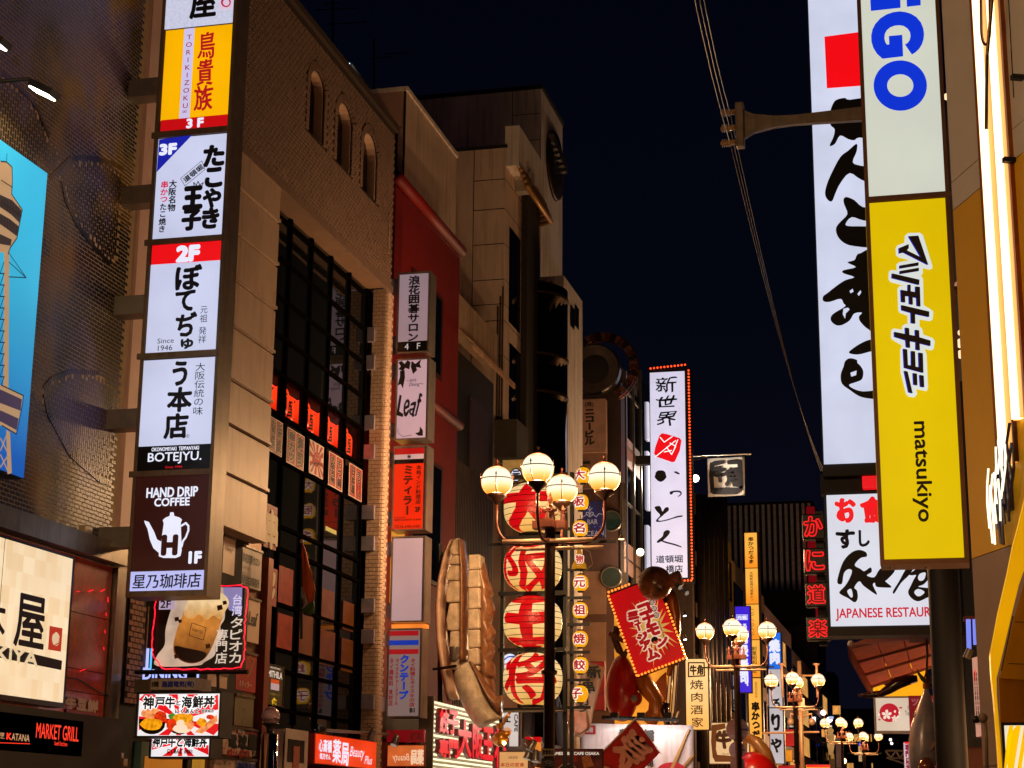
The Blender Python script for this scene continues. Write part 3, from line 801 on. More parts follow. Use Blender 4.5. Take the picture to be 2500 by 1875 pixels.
# striped block closing the view
ST = YP(150)
st = thing('striped_building', 'distant building with white vertical fins closing the street', 'building', (-14, 152, 0))
u0, u1, v0, v1 = ST.rect(1755, 1225, 1995, 1900)
MB().box(u0, u1, 150, 160, 0, v1).build('wall', mat('striped_dark', '1d1517', .7), st)
n = 17
for i in range(n):
    a = u0 + (u1 - u0) * (i + .1) / n; MB().box(a, a + (u1 - u0) / n * .5, 149.6, 149.99, ST.hit(1850, 1455)[1], v1 - .3).build('fin', mat('white_fin', 'ece2e2', .6), st)
MB().box(u0 + 1, u1, 146, 149.5, ST.hit(1850, 1530)[1], ST.hit(1850, 1458)[1]).build('roof_plant', mat('dark_plant', '120d0d', .8), st)
MB().box(ST.hit(1975, 1400)[0], ST.hit(1995, 1400)[0], 149.3, 149.6, ST.hit(1985, 1560)[1], ST.hit(1985, 1240)[1]).build('red_strip', glow('dim_red', 'c01020', .25), st)
for (a, b, t, nm, lb, Yd) in ((2000, 2040, 1640, 'distant_tower_building', 'distant dark block right of the red neon characters', 190), (2040, 2140, 1730, 'distant_low_building', 'low dark block at the far end of the street', 230), (2130, 2345, 1790, 'end_building', 'dark building at the end of the street behind the fish', 215)):
    q = YP(Yd); a0, a1, b0, b1 = q.rect(a, t, b, 1900)
    r_ = thing(nm, lb, 'building', ((a0 + a1) / 2, Yd + 4, 0)); MB().box(a0, a1, Yd, Yd + 8, 0, b1).build('wall', mat('far_dark', '2c2224', .8), r_)
    for i in range(5):
        for j in range(4):
            x = a0 + (a1 - a0) * (i + .3) / 5; z = b1 * (j + .35) / 4.5
            MB().box(x, x + .8, Yd - .05, Yd - .01, z, z + .9).build('window', m_dkglass if random.random() < .6 else glow('warm_window', 'e0a050', .8, .4), r_)
# ================================================================== signs, left side
W_COOL = 'cdd3f2'
p_cool = glow('panel_cool_white', W_COOL, .93, .07, edge=.06)
p_warmw = glow('panel_warm_white', 'e6e2e2', .8, .06)
i_blk = ink('black', '08080c'); i_navy = ink('navy', '0a0d30')
l_white = lit('white', 'e8ecff', .95); l_red = lit('red', 'e0101c', .95); l_yel = lit('yellow', 'ffc400', .95)
bz = mat('bronze_frame', '7a6654', .45, .6, .25, 5, wear='3c3027')
def rt(s, t_, cx, cy, w, h, deg, m, **k):
    """lettering turned by deg within the face plane; w,h in pixels"""
    pl = s.pl; q = Pl(pl.p(cx, cy), pl.r, pl.n); a = math.radians(deg)
    r0, z0 = Vector(pl.r), Vector(pl.z)
    q.r = r0 * math.cos(a) + z0 * math.sin(a); q.z = z0 * math.cos(a) - r0 * math.sin(a)
    sc = (q.o - CAM).length / FPX
    q.rect = lambda *_: (-w / 2 * sc, w / 2 * sc, -h / 2 * sc, h / 2 * sc)
    return txt(s.root, q, t_, 0, 0, 1, 1, m, **k)

# ---- the tall six-panel column
T = Sign('sign_column', 'tall bronze sign column with yellow panel high up and brown coffee pot panel low down', 'sign',
         YP(17.4), (361, -260, 549, 1455), .36, 9, bz)
T.panel(408, -250, 577, 62, glow('panel_checked', 'cbcfe8', .9, .12, scale=30))
T.t('屋', 467, -40, 527, 43, i_navy, bold=.03)
T.panel(536, -14, 568, 23, lit('pink', 'e2c8e0', .9), d=.003)
T.disc(552, 6, 12, 12, lit('crimson', 'c01850', .8), d=.007); T.disc(553, 7, 8, 8, lit('pink', 'e2c8e0'), d=.011)
T.panel(399, 67, 570, 287, glow('panel_yellow', 'ffb800', .95, .04, edge=.05))
T.panel(393, 286, 564, 312, lit('band_red', 'c80a12', .9), d=.001)
T.panel(444, 70, 469, 288, lit('lilac', 'cdc6ee', .92), d=.003)
T.t('TORIKIZOKU', 451, 86, 465, 264, lit('ink_red', 'a31226', .8), vert=True, bold=.008, cell=1.12)
T.t('∞', 446, 270, 456, 276, lit('ink_red', 'a31226', .8))
r_ink = lit('ink_redb', 'b3121a', .9)
for ch, b in (('鳥', (485, 80, 524, 144)), ('貴', (482, 146, 520, 208)), ('族', (475, 210, 519, 270))): T.t(ch, *b, r_ink, bold=.022, wob=.03)
T.t('3 F', 457, 290, 496, 311, l_white, bold=.05)
T.panel(380, 333, 554, 582, p_cool)
T.poly([(389, 341), (469, 330), (383, 420)], lit('royal', '1820a8', .9))
T.t('3F', 392, 353, 430, 377, l_white, bold=.06, d=.009)
for ch, b in (('た', (500, 357, 546, 404)), ('こ', (504, 412, 541, 455)), ('や', (498, 462, 538, 506)), ('き', (496, 510, 533, 556))): T.t(ch, *b, i_navy, bold=.06)
T.t('王', 451, 458, 492, 508, i_navy, bold=.08); T.t('子', 447, 514, 489, 560, i_navy, bold=.07)
T.line([(475, 456), (473, 446), (480, 452), (484, 443), (488, 452), (497, 446), (492, 458)], 2, i_navy)
T.line([(441, 436), (493, 393), (501, 414), (452, 454)], 1.2, i_navy, closed=True); rt(T, '道頓堀', 472, 424, 56, 15, 37, i_navy, bold=.03)
T.t('大阪名物', 412, 440, 430, 516, i_navy, vert=True, bold=.03)
T.t('串かつ', 393, 443, 410, 493, lit('magenta', 'd01048', .9), vert=True, bold=.03); T.t('たこ焼き', 389, 498, 406, 567, i_navy, vert=True, bold=.03)
T.panel(371, 592, 547, 640, lit('band_scarlet', 'e60a14', 1.0)); T.t('2F', 434, 602, 485, 636, l_white, bold=.07)
T.panel(362, 641, 540, 857, p_cool)
for ch, b in (('ぼ', (431, 649, 491, 706)), ('て', (430, 711, 475, 758)), ('ぢ', (431, 764, 479, 820)), ('ゅ', (443, 828, 471, 851))): T.t(ch, *b, i_navy, bold=.04, wob=.015)
T.t('元祖', 489, 748, 507, 787, i_navy, vert=True); T.t('発祥', 485, 798, 504, 838, i_navy, vert=True)
T.t('Since', 385, 826, 425, 838, i_navy); T.t('1946', 386, 843, 421, 856, i_navy)
for y in (324, 587, 866, 1155): slabpx(T.pl, 372 - (y - 324) * .066, y - 7, 560 - (y - 324) * .052, y + 7, 0, .022).build('cross_bar', bz, T.root)
T.panel(345, 876, 526, 1086, p_cool)
for ch, b in (('う', (423, 884, 456, 940)), ('本', (411, 947, 467, 1004)), ('店', (403, 1011, 458, 1069))): T.t(ch, *b, i_navy, bold=.04, wob=.012)
T.t('大阪伝統の味', 475, 886, 499, 1013, i_navy, vert=True); T.t('®', 455, 1060, 463, 1069, i_navy)
T.panel(336, 1087, 519, 1148, mat('panel_black', '05060a', .3)); T.t('OKONOMIYAKI  TEPPANYAKI', 371, 1091, 486, 1100, l_white, bold=.02)
T.t('BOTEJYU.', 362, 1104, 492, 1132, l_white, bold=.012); T.t('Since 1946', 404, 1137, 445, 1143, l_red)
T.panel(327, 1161, 511, 1391, glow('panel_brown', '3a120e', .55, .1))
T.t('HAND DRIP', 359, 1190, 483, 1213, l_white, bold=.03); T.t('COFFEE', 378, 1216, 463, 1235, l_white, bold=.03)
Z3 = lambda L_: [(x * .3767, 1250 + y * .3767) for x, y in L_]
T.poly(Z3([(935, 55), (965, 65), (1000, 130), (1018, 178), (1045, 192), (1062, 75), (1055, 52), (1075, 36), (1100, 26), (1104, 2), (1125, 2), (1130, 26), (1165, 36), (1180, 50), (1172, 70), (1178, 250), (1170, 285), (1140, 298), (1060, 298), (1030, 288), (1030, 265), (995, 235), (972, 180), (957, 110), (940, 75)]), l_white, 'pot_mark')
T.line(Z3([(1176, 90), (1205, 72), (1222, 90), (1222, 120), (1205, 165), (1186, 190), (1178, 225)]), 5, l_white, 'pot_mark')
T.t('H', *[c for p in Z3([(1058, 158), (1145, 272)]) for c in p], lit('brown', '3a120e', .55), bold=.07, d=.009)
T.t('1F', 463, 1348, 491, 1374, l_white, bold=.06)
T.panel(313, 1394, 500, 1441, glow('panel_lilac', 'b9bdf6', .95, .05)); T.t('星乃珈琲店', 325, 1401, 491, 1436, i_blk, bold=.015, wob=.012, shear=.06)
brk = mat('bracket_steel', '8a8078', .4, .7, .25, 5)
for y in (205, 468, 739, 1018, 1308):
    xl = 405 - .0695 * y; a = T.pl.p(xl, y); z = a.z
    MB().box(XF, a.x + .02, 17.44, 17.66, z - .11, z + .11).build('bracket', brk, T.root)

# ---- narrow column of five box signs
NP = YP(26.9); stl = mat('sign_steel', '9a8f8c', .3, .8, .2, 7, wear='5c504a')
p_dim = glow('panel_dim', 'b39aa6', .48, .06); p_dimw = glow('panel_dim_rose', 'c9a8b6', .62, .06); p_dim3 = glow('panel_dim_tan', 'a58a85', .42, .06)
g_n = 'narrow box signs on the cream brick pillar'
def nar(label, r, **k): return Sign('box_sign', label, 'sign', NP, r, .36, 3.2, stl, g_n)
n1s = nar('narrow white box sign with black characters and 4 F, topmost on the cream brick pillar', (969, 664, 1049, 861))
n1s.panel(974, 669, 1044, 833, p_dim); n1s.panel(972, 833, 1041, 857, mat('panel_black', '05060a'))
n1s.t('浪花囲碁サロン', 997, 674, 1024, 832, i_blk, vert=True, bold=.035); n1s.t('4   F', 988, 838, 1026, 853, lit('greywhite', 'c8c0c0', .7))
n2s = nar('narrow white box sign with black leaf drawing, second on the cream brick pillar', (966, 875, 1047, 1073))
n2s.panel(970, 879, 1040, 1069, p_dimw)
n2s.t('～創作', 992, 925, 1017, 933, i_blk); n2s.t('Dining～', 999, 934, 1034, 945, i_blk, shear=.2)
n2s.t('Leaf', 969, 962, 1030, 1018, i_blk, shear=.35, wob=.05, bold=.015)
Z5 = lambda L_: [(600 + x * .3767, 625 + y * .3767) for x, y in L_]
for P in ([(990, 690), (1010, 680), (1030, 700), (1050, 675), (1068, 690), (1060, 735), (1035, 725), (1020, 745), (990, 735), (1005, 715)], [(1075, 680), (1100, 700), (1138, 668), (1128, 700), (1138, 725), (1105, 720), (1110, 740), (1085, 765), (1070, 720)],
          [(1000, 745), (1030, 740), (1032, 790), (1018, 860), (1005, 830), (985, 838), (1000, 780)], [(1098, 1150), (1125, 1140), (1130, 1105), (1148, 1130), (1148, 1165), (1120, 1165)]): n2s.poly(Z5(P), i_blk, 'leaf_mark')
n2s.line(Z5([(985, 1120), (990, 1150), (1020, 1172), (1075, 1160)]), 1, i_blk)
n3s = nar('narrow orange red box sign with flag stripes on top, third on the cream brick pillar', (958, 1088, 1042, 1295))
n3s.panel(963, 1094, 1035, 1109, lit('dred', 'a81014', .7)); n3s.panel(963, 1109, 1034, 1121, lit('pinkw', 'c8a8a8', .6)); n3s.panel(963, 1121, 1034, 1132, mat('panel_black', '05060a'))
n3s.panel(961, 1132, 1032, 1291, glow('panel_orange_red', 'e02806', .72, .08))
for i in range(6):
    a = math.pi * i / 6; n3s.line([(999 + 5 * math.cos(a), 1115 + 5 * math.sin(a)), (999 - 5 * math.cos(a), 1115 - 5 * math.sin(a))], 1, i_blk, 'star')
i_dr = ink('dark_red', '4a0604'); n3s.t('ミティラー', 986, 1138, 1006, 1256, i_dr, vert=True, bold=.05)
n3s.t('本格インド料理店', 1016, 1136, 1028, 1230, i_blk, vert=True, bold=.02); n3s.t('2F', 1014, 1238, 1026, 1249, i_blk, bold=.05)
n3s.t('INDIAN', 964, 1262, 990, 1266, i_dr); n3s.t('RESTAURANT & BAR', 964, 1267, 1028, 1271, i_dr, bold=.02); n3s.t('TEL06-6484-0480', 963, 1282, 1026, 1289, i_dr)
n4s = nar('narrow blank pinkish white box sign without lettering, fourth on the cream brick pillar', (954, 1309, 1037, 1519))
n4s.panel(958, 1314, 1030, 1515, glow('panel_blank', 'c3a3a8', .6, .07))
n5s = nar('narrow box sign with red and blue stripes, lowest on the cream brick pillar', (945, 1534, 1029, 1752))
n5s.panel(949, 1538, 1023, 1748, p_dim3)
for a, b, c in ((1540, 1552, 'a8141c'), (1563, 1575, '1038b0'), (1585, 1597, 'a8141c')): n5s.panel(950, a, 1022, b, lit('st' + c, c, .7), d=.003)
n5s.t('クンテープ', 977, 1600, 997, 1706, lit('blueink', '1038b0', .7), vert=True, bold=.06)
i_r2 = lit('redink', '8c1018', .6); n5s.t('タイ料理とタイスキの店', 1001, 1608, 1013, 1725, i_r2, vert=True, bold=.03); n5s.t('B1', 1001, 1729, 1012, 1739, i_blk, bold=.05)
n5s.t('タイカルチャースクール', 965, 1608, 973, 1721, i_r2, vert=True, bold=.03); n5s.t('タイ調味料 食材店', 950, 1608, 960, 1723, i_r2, vert=True, bold=.03)
slabpx(NP, 951, 1522, 1034, 1531, -.3, -.1).build('orange_edge_lamp', glow('orange_strip', 'ff8a30', .9, .2), n4s.root)
gal = mat('galvanised', 'a89fb4', .35, .6, .2, 8)
for s_, ys in ((n1s, (698, 839)), (n2s, (906, 1050)), (n3s, (1120, 1265)), (n4s, (1340, 1489)), (n5s, (1563, 1720))):
    for y in ys:
        xl, xr = 908, 975 - (y - 664) * .026; z0, z1 = NP.hit(930, y + 17)[1], NP.hit(930, y - 17)[1]
        x0 = NP.hit(941, y)[0]; x1 = NP.hit(xr, y)[0]
        MB().box(x0 + .01, x1 + .01, 26.93, 27.2, z0, z1).build('bracket', gal, s_.root, bevel=.005)
        MB().box(NP.hit(911, y)[0], x0, 26.1 + .2, 26.92, z0, z1).build('clamp_plate', gal, s_.root)

# ---- posters under the lantern windows
XQ = XP(-8.975)
pr_red = mat('poster_red', '8a0c12', .5, var=.1); pw = mat('poster_white', 'b8a8a4', .5, var=.05)
for i, (r, a, b, lb) in enumerate(((( 657, 1023, 690, 1109), '海鮮', '浜焼', 'red and white poster of two vertical words, leftmost under the lit lanterns'), ((700, 1053, 743, 1140), '串カツ', '寿司', 'red and white poster of two vertical words under the second lantern window'),
        ((755, 1081, 790, 1163), None, None, 'red and white sunburst poster with a moustache mark under the lanterns'), ((802, 1110, 837, 1193), '大阪名物', 'もつ鍋', 'red and white poster of two vertical words under the fourth lantern window'),
        ((852, 1138, 884, 1218), '日本酒', '生ビール', 'red and white poster of two vertical words, rightmost under the lit lanterns'))):
    x0, y0, x1, y1 = r; xm = (x0 + x1) / 2; sl = .62
    s_ = Sign('poster', lb, 'poster', XQ, r, .02, 0, None, 'posters under the lantern windows')
    s_.panel(x0, y0, x1, y1, pw, 'sheet')
    if a:
        for (xa, xb, t_) in ((x0 + 2, xm - 1, a), (xm + 1, x1 - 2, b)):
            dy = ((xa + xb) / 2 - xm) * sl
            s_.panel(xa, y0 + 2.5 + dy, xb, y1 - 2.5 + dy, pr_red, 'field', d=.003)
            s_.t(t_, xa + 2.5, y0 + 8 + dy, xb - 2.5, y1 - 8 + dy, ink('poster_black', '0a0404'), vert=True, bold=.045, out=(pw, .05))
    else:
        cx, cy = xm, (y0 + y1) / 2
        for k in range(12):
            t0 = 2 * math.pi * k / 12; t1 = t0 + math.pi / 12; pt = lambda t, s=1: (cx + 16 * max(-1, min(1, 1.4 * math.cos(t))) * s, cy + 38 * max(-1, min(1, 1.4 * math.sin(t))) * s + 16 * max(-1, min(1, 1.4 * math.cos(t))) * s * sl)
            s_.poly([(cx, cy), pt(t0), pt((t0 + t1) / 2), pt(t1)], pr_red, 'ray', d=.003)
        s_.disc(cx, cy, 10, 18, pr_red, d=.006); s_.t('ちょび髭', cx - 9, cy - 16, cx + 9, cy - 8, pw, d=.01); s_.t('酒場', cx - 6, cy - 6, cx + 6, cy, pw, d=.01)
        s_.line([(cx - 9, cy + 12), (cx - 4, cy + 8), (cx, cy + 12), (cx + 4, cy + 9), (cx + 9, cy + 15)], 4, i_blk, 'moustache', d=.01)

# ---- blue backlit board on black brick
BP = XP(-8.78)
BS = Sign('mural_board', 'bright blue lit board with a drawing of a beige tower on the black brick wall', 'billboard', BP, (-60, 330, 85, 1160), .2, 0, None)
u1 = BP.hit(117, 422)[0]; vt = BP.hit(117, 422)[1]; vb = BP.hit(51, 1167)[1]; u0_ = 12.6
slabuv(BP, u0_, u1, vb, vt, -.18, -.01).build('casing', mat('board_edge', '0c2230', .4), BS.root)
slabuv(BP, u0_, u1 - .01, vb + .01, vt - .01, -.0099, 0).build('lit_face', glow('blue_face', '38bde8', .85, .1, zgrad='0450b4', scale=.5), BS.root)
tn = lit('tower_beige', 'c49c72', .72); tk = ink('tower_line', '15101a'); wd = lit('tower_window', '4a3a34', .5)
BS.line([(16, 375), (15, 394)], 1.9, tk)
BS.poly([(-60, 380), (1, 394), (14, 395), (28, 408), (29, 442), (27, 474), (53, 512), (46, 548), (40, 581), (24, 604), (18, 620), (-60, 600)], tn, 'tower_drawing')
BS.line([(1, 394), (14, 395), (28, 408), (29, 442), (27, 474), (53, 512), (46, 548), (40, 581), (24, 604), (18, 620)], 3.0, tk, 'outline', d=.007)
for P in ([(-40, 455), (0, 476), (28, 489), (52, 515), (47, 545), (26, 524), (0, 506), (-40, 490)], [(-40, 510), (0, 522), (24, 536), (44, 553), (40, 577), (20, 562), (0, 548), (-40, 535)], [(-40, 560), (0, 572), (27, 585), (24, 600), (0, 596)]):
    BS.poly(P, wd, 'window_band', d=.008)
for k in range(7): BS.line([(2 + 7 * k, 480 + 4 * k), (1 + 7 * k, 508 + 4 * k)], 1.9, tk, 'outline', d=.013)
for k in range(6): BS.line([(2 + 7 * k, 525 + 4.5 * k), (1 + 7 * k, 548 + 4.5 * k)], 1.9, tk, 'outline', d=.013)
BS.line([(0, 440), (28, 458)], 2.7, tk, d=.013); BS.line([(0, 492), (50, 528)], 1.9, tk, d=.013)
BS.poly([(10, 612), (22, 618), (20, 952), (8, 948)], tn, 'leg'); BS.poly([(-30, 612), (-4, 612), (-2, 940), (-30, 935)], tn, 'leg')
for k in range(11): BS.line([(8, 640 + 28 * k), (-2, 668 + 28 * k), (9, 668 + 28 * k)], 2.5, tk, 'truss', d=.009)
BS.line([(20, 640), (62, 678), (20, 676)], 2.5, tk, 'cable', d=.009); BS.line([(20, 618), (62, 678)], 2.5, tk, 'cable', d=.009)
BS.poly([(-60, 915), (0, 941), (53, 966), (51, 987), (36, 1060), (0, 1039), (-60, 1010)], tn, 'tower_drawing', d=.011)
BS.poly([(-60, 935), (0, 952), (50, 975), (47, 1003), (0, 985), (-60, 965)], lit('tower_purple', '54405c', .5), 'window_band', d=.015)
BS.poly([(-60, 990), (0, 1003), (42, 1022), (37, 1050), (0, 1030), (-60, 1010)], lit('tower_purple', '54405c', .5), 'window_band', d=.015)
BS.line([(0, 941), (53, 966), (51, 987), (36, 1060), (0, 1039)], 3.0, tk, 'outline', d=.019)
BS.poly([(15, 1050), (24, 1055), (28, 1155), (18, 1158)], tn, 'leg'); 
for a, b in (((16, 1060), (0, 1100)), ((0, 1070), (20, 1110)), ((20, 1110), (0, 1140)), ((0, 1110), (18, 1150))): BS.line([a, b], 4, tn, 'truss', d=.006)
# two floodlights on goosenecks above it
def gooseneck(cx, cy, label):
    p = XP(-8.35).p(cx, cy); r_ = thing('floodlight', label, 'floodlight', (p.x, p.y, p.z), 'floodlights over the blue board')
    w_ = XP(-8.9)
    MB().tube([(-8.92, p.y - .18, p.z - 1.0), (-8.92, p.y - .18, p.z + .02), (-8.90, p.y - .16, p.z + .06), (-8.5, p.y - .02, p.z + .12)], .02).build('arm', M_BLACK(), r_)
    mb = MB(); mb.box(-.14, .14, -.09, .09, -.035, .035, Matrix.Translation(p) @ Matrix.Rotation(.5, 4, 'Y')); mb.build('head', mat('lamp_alu', '4a4c50', .35, .8), r_)
    mb = MB(); mb.box(-.12, .12, -.075, .075, -.05, -.036, Matrix.Translation(p) @ Matrix.Rotation(.5, 4, 'Y')); mb.build('lens', glow('flood_lens', 'fff4da', 14, .02), r_)
    ld = bpy.data.lights.new('bulb', 'SPOT'); ld.energy = 30; ld.color = (1, .72, .34); ld.spot_size = 2.4; ld.shadow_soft_size = .08; lo = bpy.data.objects.new('bulb', ld); COL.objects.link(lo); lo.parent = r_; lo.location = (.02, 0, -.1); lo.rotation_euler = Vector((-.5, .1, -.9)).to_track_quat('-Z', 'Y').to_euler()
    return r_
gooseneck(108, 219, 'small lit floodlight on a black bent arm above the blue board')
gooseneck(-12, 95, 'lit floodlight at the very left edge, cut by the frame')

# ---- beige lit sign lower left
KP = XP(-8.72)
KS = Sign('lit_wall_sign', 'large beige checked lit sign with black character and red stamp at lower left', 'sign', KP, (-80, 1320, 168, 1700), .25, 0, None)
def quad(pl, TLx, TRx, ytl, ybl, d0, d1):   # rectangle on the plane through left/right x and y at left
    u0 = pl.hit(TLx, (ytl + ybl) / 2)[0]; u1 = pl.hit(TRx, (ytl + ybl) / 2)[0]; return u0, u1
ur = KP.hit(186, 1361)[0]; ul = 12.4; vt = KP.hit(186, 1361)[1]; vb = KP.hit(156, 1728)[1]
slabuv(KP, ul, ur, vb, vt, -.2, -.012).build('frame', mat('navy_frame', '10121c', .3, .4), KS.root)
ck = glow('panel_checks', 'ecd0a4', .98, .05)
ur2 = KP.hit(178, 1365)[0]; vt2 = KP.hit(178, 1365)[1]; vb2 = KP.hit(149, 1715)[1]; ul2 = KP.hit(16, 1314)[0]
slabuv(KP, ul2, ur2, vb2, vt2, -.0119, 0).build('panel', ck, KS.root); slabuv(KP, ul, ul2 - .03, vb2, vt2, -.0119, 0).build('panel', ck, KS.root)
n_, l_ = nt(ck); g_ = n_.new('ShaderNodeNewGeometry'); mp_ = n_.new('ShaderNodeMapping'); mp_.inputs['Scale'].default_value = (1, 9, 6); ch_ = n_.new('ShaderNodeTexVoronoi'); ch_.inputs['Randomness'].default_value = 0; ch_.inputs['Scale'].default_value = 1
l_.new(g_.outputs['Position'], mp_.inputs[0]); l_.new(mp_.outputs[0], ch_.inputs['Vector'])
rr_ = n_.new('ShaderNodeMix'); rr_.data_type = 'RGBA'; rr_.inputs[6].default_value = lin('f6deb8') + [1]; rr_.inputs[7].default_value = lin('eaca9c') + [1]
sx_ = n_.new('ShaderNodeSeparateColor'); l_.new(ch_.outputs['Color'], sx_.inputs[0]); l_.new(sx_.outputs[0], rr_.inputs[0]); l_.new(rr_.outputs[2], n_['Principled BSDF'].inputs['Emission Color'])
KS.t('屋', 36, 1455, 108, 1582, i_navy, bold=.02); KS.t('木', -50, 1455, 12, 1555, i_navy, bold=.02)
KS.poly([(121, 1528), (152, 1534), (148, 1591), (117, 1586)], lit('stamp', 'b8301c', .8), 'stamp'); KS.disc(135, 1560, 9, 17, lit('stampc', 'e8c8a0', .8), d=.008)
KS.line([(126, 1548), (135, 1540), (144, 1552), (140, 1570), (130, 1576)], 3, lit('stamp', 'b8301c', .8), d=.013)
KS.poly([(-30, 1570), (151, 1613), (149, 1636), (-30, 1600)], i_navy, 'bar'); KS.t('KiYA', -12, 1584, 90, 1618, lit('cream', 'ecd0a4', .85), bold=.03, d=.01)
cbl = thing('wall_cable', 'thin black cable sagging across the red granite right of the beige lit sign', 'cable', XP(XF + .06).p(215, 1680)); q_ = XP(XF + .06)
MB().tube([q_.p(*p_) for p_ in ((165, 1655), (190, 1658), (215, 1672), (240, 1688), (262, 1698), (280, 1704))], .007, 5).build('cable', M_BLACK(), cbl)
rl_ = thing('rope_light_piece', 'broken red rope light pieces reflected over the red granite panels', 'rope light', XP(XF + .07).p(240, 1500)); q_ = XP(XF + .07)
for (x_, y_, a_, b_) in ((188, 1444, 5, 0), (215, 1444, 12, -4), (246, 1444, 10, -5), (263, 1458, 1, 12), (259, 1496, 1, 8), (256, 1538, 1, 8), (196, 1638, 12, -4), (253, 1580, 1, 6)): MB().tube([q_.p(x_, y_), q_.p(x_ + a_, y_ + b_)], .006, 5).build('light_piece', glow('rope_reflection_red', 'ff1020', 1.4, .2), rl_)  # rope light reflections on the granite, modelled as small glowing tubes
sc_ = thing('wall_camera', 'cream security camera on a bracket under the granite wall, left of the warm shutter', 'camera', YP(18.0).p(290, 1860)); q_ = YP(17.95)
slabpx(q_, 258, 1832, 264, 1862, -.05, 0).build('mount_plate', mat('camera_cream', 'b09a78', .4), sc_); slabpx(q_, 262, 1838, 296, 1850, -.06, -.01).build('arm', mat('camera_cream', 'b09a78'), sc_); slabpx(q_, 280, 1852, 302, 1870, -.1, 0).build('body', mat('camera_cream', 'b09a78'), sc_, bevel=.008)
MB().ball(q_.p(291, 1862, .01), .022, 10).build('lens', M_BLACK(), sc_)
jb_ = thing('ledge_box', 'small cream box standing on the metal ledge above the beige lit sign', 'box', XP(XF + .1).p(216, 1302)); slabpx(XP(XF + .12), 208, 1284, 226, 1303, -.08, 0).build('body', mat('camera_cream', 'b09a78'), jb_, bevel=.006)
# black projecting box below
MP = XP(-8.35)
ur = MP.hit(207, 1757)[0]; vt = MP.hit(207, 1757)[1]; vb = MP.hit(203, 1853)[1]
MS = Sign('black_box_sign', 'black glossy box sign with red tube lettering under the beige lit sign', 'sign', MP, (-60, 1740, 200, 1850), .3, 0, None)
slabuv(MP, 12.2, ur, vb, vt, -.5, 0).build('casing', mat('gloss_black', '0c0907', .15, coat=.5), MS.root, bevel=.02)
o_ = lit('orangew', 'e8b080', .8); nr = glow('neon_red', 'ff3020', 1.4, .05)
MS.t('烹', -3, 1788, 10, 1804, o_); MS.t('K', 15, 1790, 26, 1805, nr, bold=.03); MS.t('ATANA', 27, 1792, 71, 1809, o_)
MS.line([(-10, 1813), (72, 1816)], 1.5, nr); MS.t('MARKET GRILL', 87, 1770, 191, 1806, nr, out=(ink('dk', '300400'), .05)); MS.t('beef kitchen', 132, 1810, 163, 1821, nr)
MB().box(-8.9, -8.35, 12, 17, .2, 2.6).build('under_sign_wall', m_dark, MS.root)  # dark wall block below the black box sign
# poster reflection put on the granite as flat print
s_ = Sign('reflected_poster', 'torn white and red poster on the red granite right of the beige lit sign', 'poster', XP(XF + .05), (158, 1702, 243, 1785), .02, 0, None)
s_.panel(160, 1735, 240, 1790, mat('reflected_red', '8a1a10', .5), 'sheet'); s_.t('牛豆鮮', 159, 1706, 238, 1734, mat('old_white', 'c8a890', .6), bold=.05)
s_.disc(215, 1775, 22, 16, mat('bowl_orange', 'a85018', .5), 'bowl', d=.008)

# ---- tapioca sign with red rope light
TP_ = YP(18.3)
ts = Sign('drink_sign', 'square sign picturing an iced drink in a tall glass, edged with a red rope light', 'sign', TP_, (377, 1430, 594, 1632), .12, 2.5, M_BLACK())
ts.panel(379, 1432, 592, 1630, mat('charcoal_print', '1b1719', .5), 'panel')
ts.poly(crv([(452, 1440), (500, 1436), (556, 1436), (556, 1462), (550, 1490), (548, 1512), (538, 1530), (542, 1556), (528, 1575), (524, 1600), (500, 1616), (480, 1625), (384, 1626), (383, 1602), (402, 1575), (404, 1540), (414, 1500), (428, 1466)]), glow('cream_splash', 'e8c8ae', .6, .2, samp=False, scale=6), 'splash')
ts.poly([(545, 1434), (592, 1434), (590, 1500), (560, 1490), (548, 1465)], lit('lilac_corner', '9a90c8', .7), 'corner', d=.006)
ts.panel(389, 1464, 427, 1488, lit('pale_lilac', 'c8b0cc', .7), d=.006); ts.t('2F', 393, 1467, 418, 1484, i_blk, bold=.02, d=.012)
gl = [(462, 1470), (500, 1462), (540, 1478), (545, 1500), (530, 1550), (512, 1592), (495, 1612), (470, 1620), (445, 1614), (427, 1598), (424, 1575), (432, 1540), (445, 1505)]
ts.poly(crv(gl), glow('tea', 'd88838', .8, .3, samp=False, scale=9, zgrad='2c0f06'), 'drink', d=.008)
ts.poly(crv([(460, 1468), (478, 1446), (512, 1440), (548, 1452), (560, 1474), (548, 1496), (538, 1512), (522, 1503), (505, 1514), (487, 1500), (468, 1512), (450, 1500)]), glow('milk', 'f8d49c', .85, .2, samp=False, scale=12, zgrad='e0a050'), 'milk', d=.012)
ts.poly(crv([(427, 1578), (455, 1582), (500, 1592), (503, 1603), (488, 1614), (460, 1616), (435, 1603)]), mat('pearls', '30150c', .4, var=.5, scale=30), 'pearls', d=.013)
ts.line([(470, 1521), (505, 1533), (498, 1563), (463, 1552)], 1.3, i_blk, 'cup_mark', d=.018, closed=True); rt(ts, 'BOBO TEA', 484, 1541, 28, 6, -18, i_blk, d=.018)
for x, y, w in ((538, 1484, 15), (550, 1472, 11), (433, 1512, 12), (509, 1578, 13), (432, 1603, 12), (441, 1517, 9)):
    ts.poly([(x - w / 2, y - w / 3), (x + w / 3, y - w / 2), (x + w / 2, y + w / 4), (x - w / 3, y + w / 2)], mat('sugar_cube', '6b321a', .4, var=.4, scale=20), 'sugar_cube', d=.016)
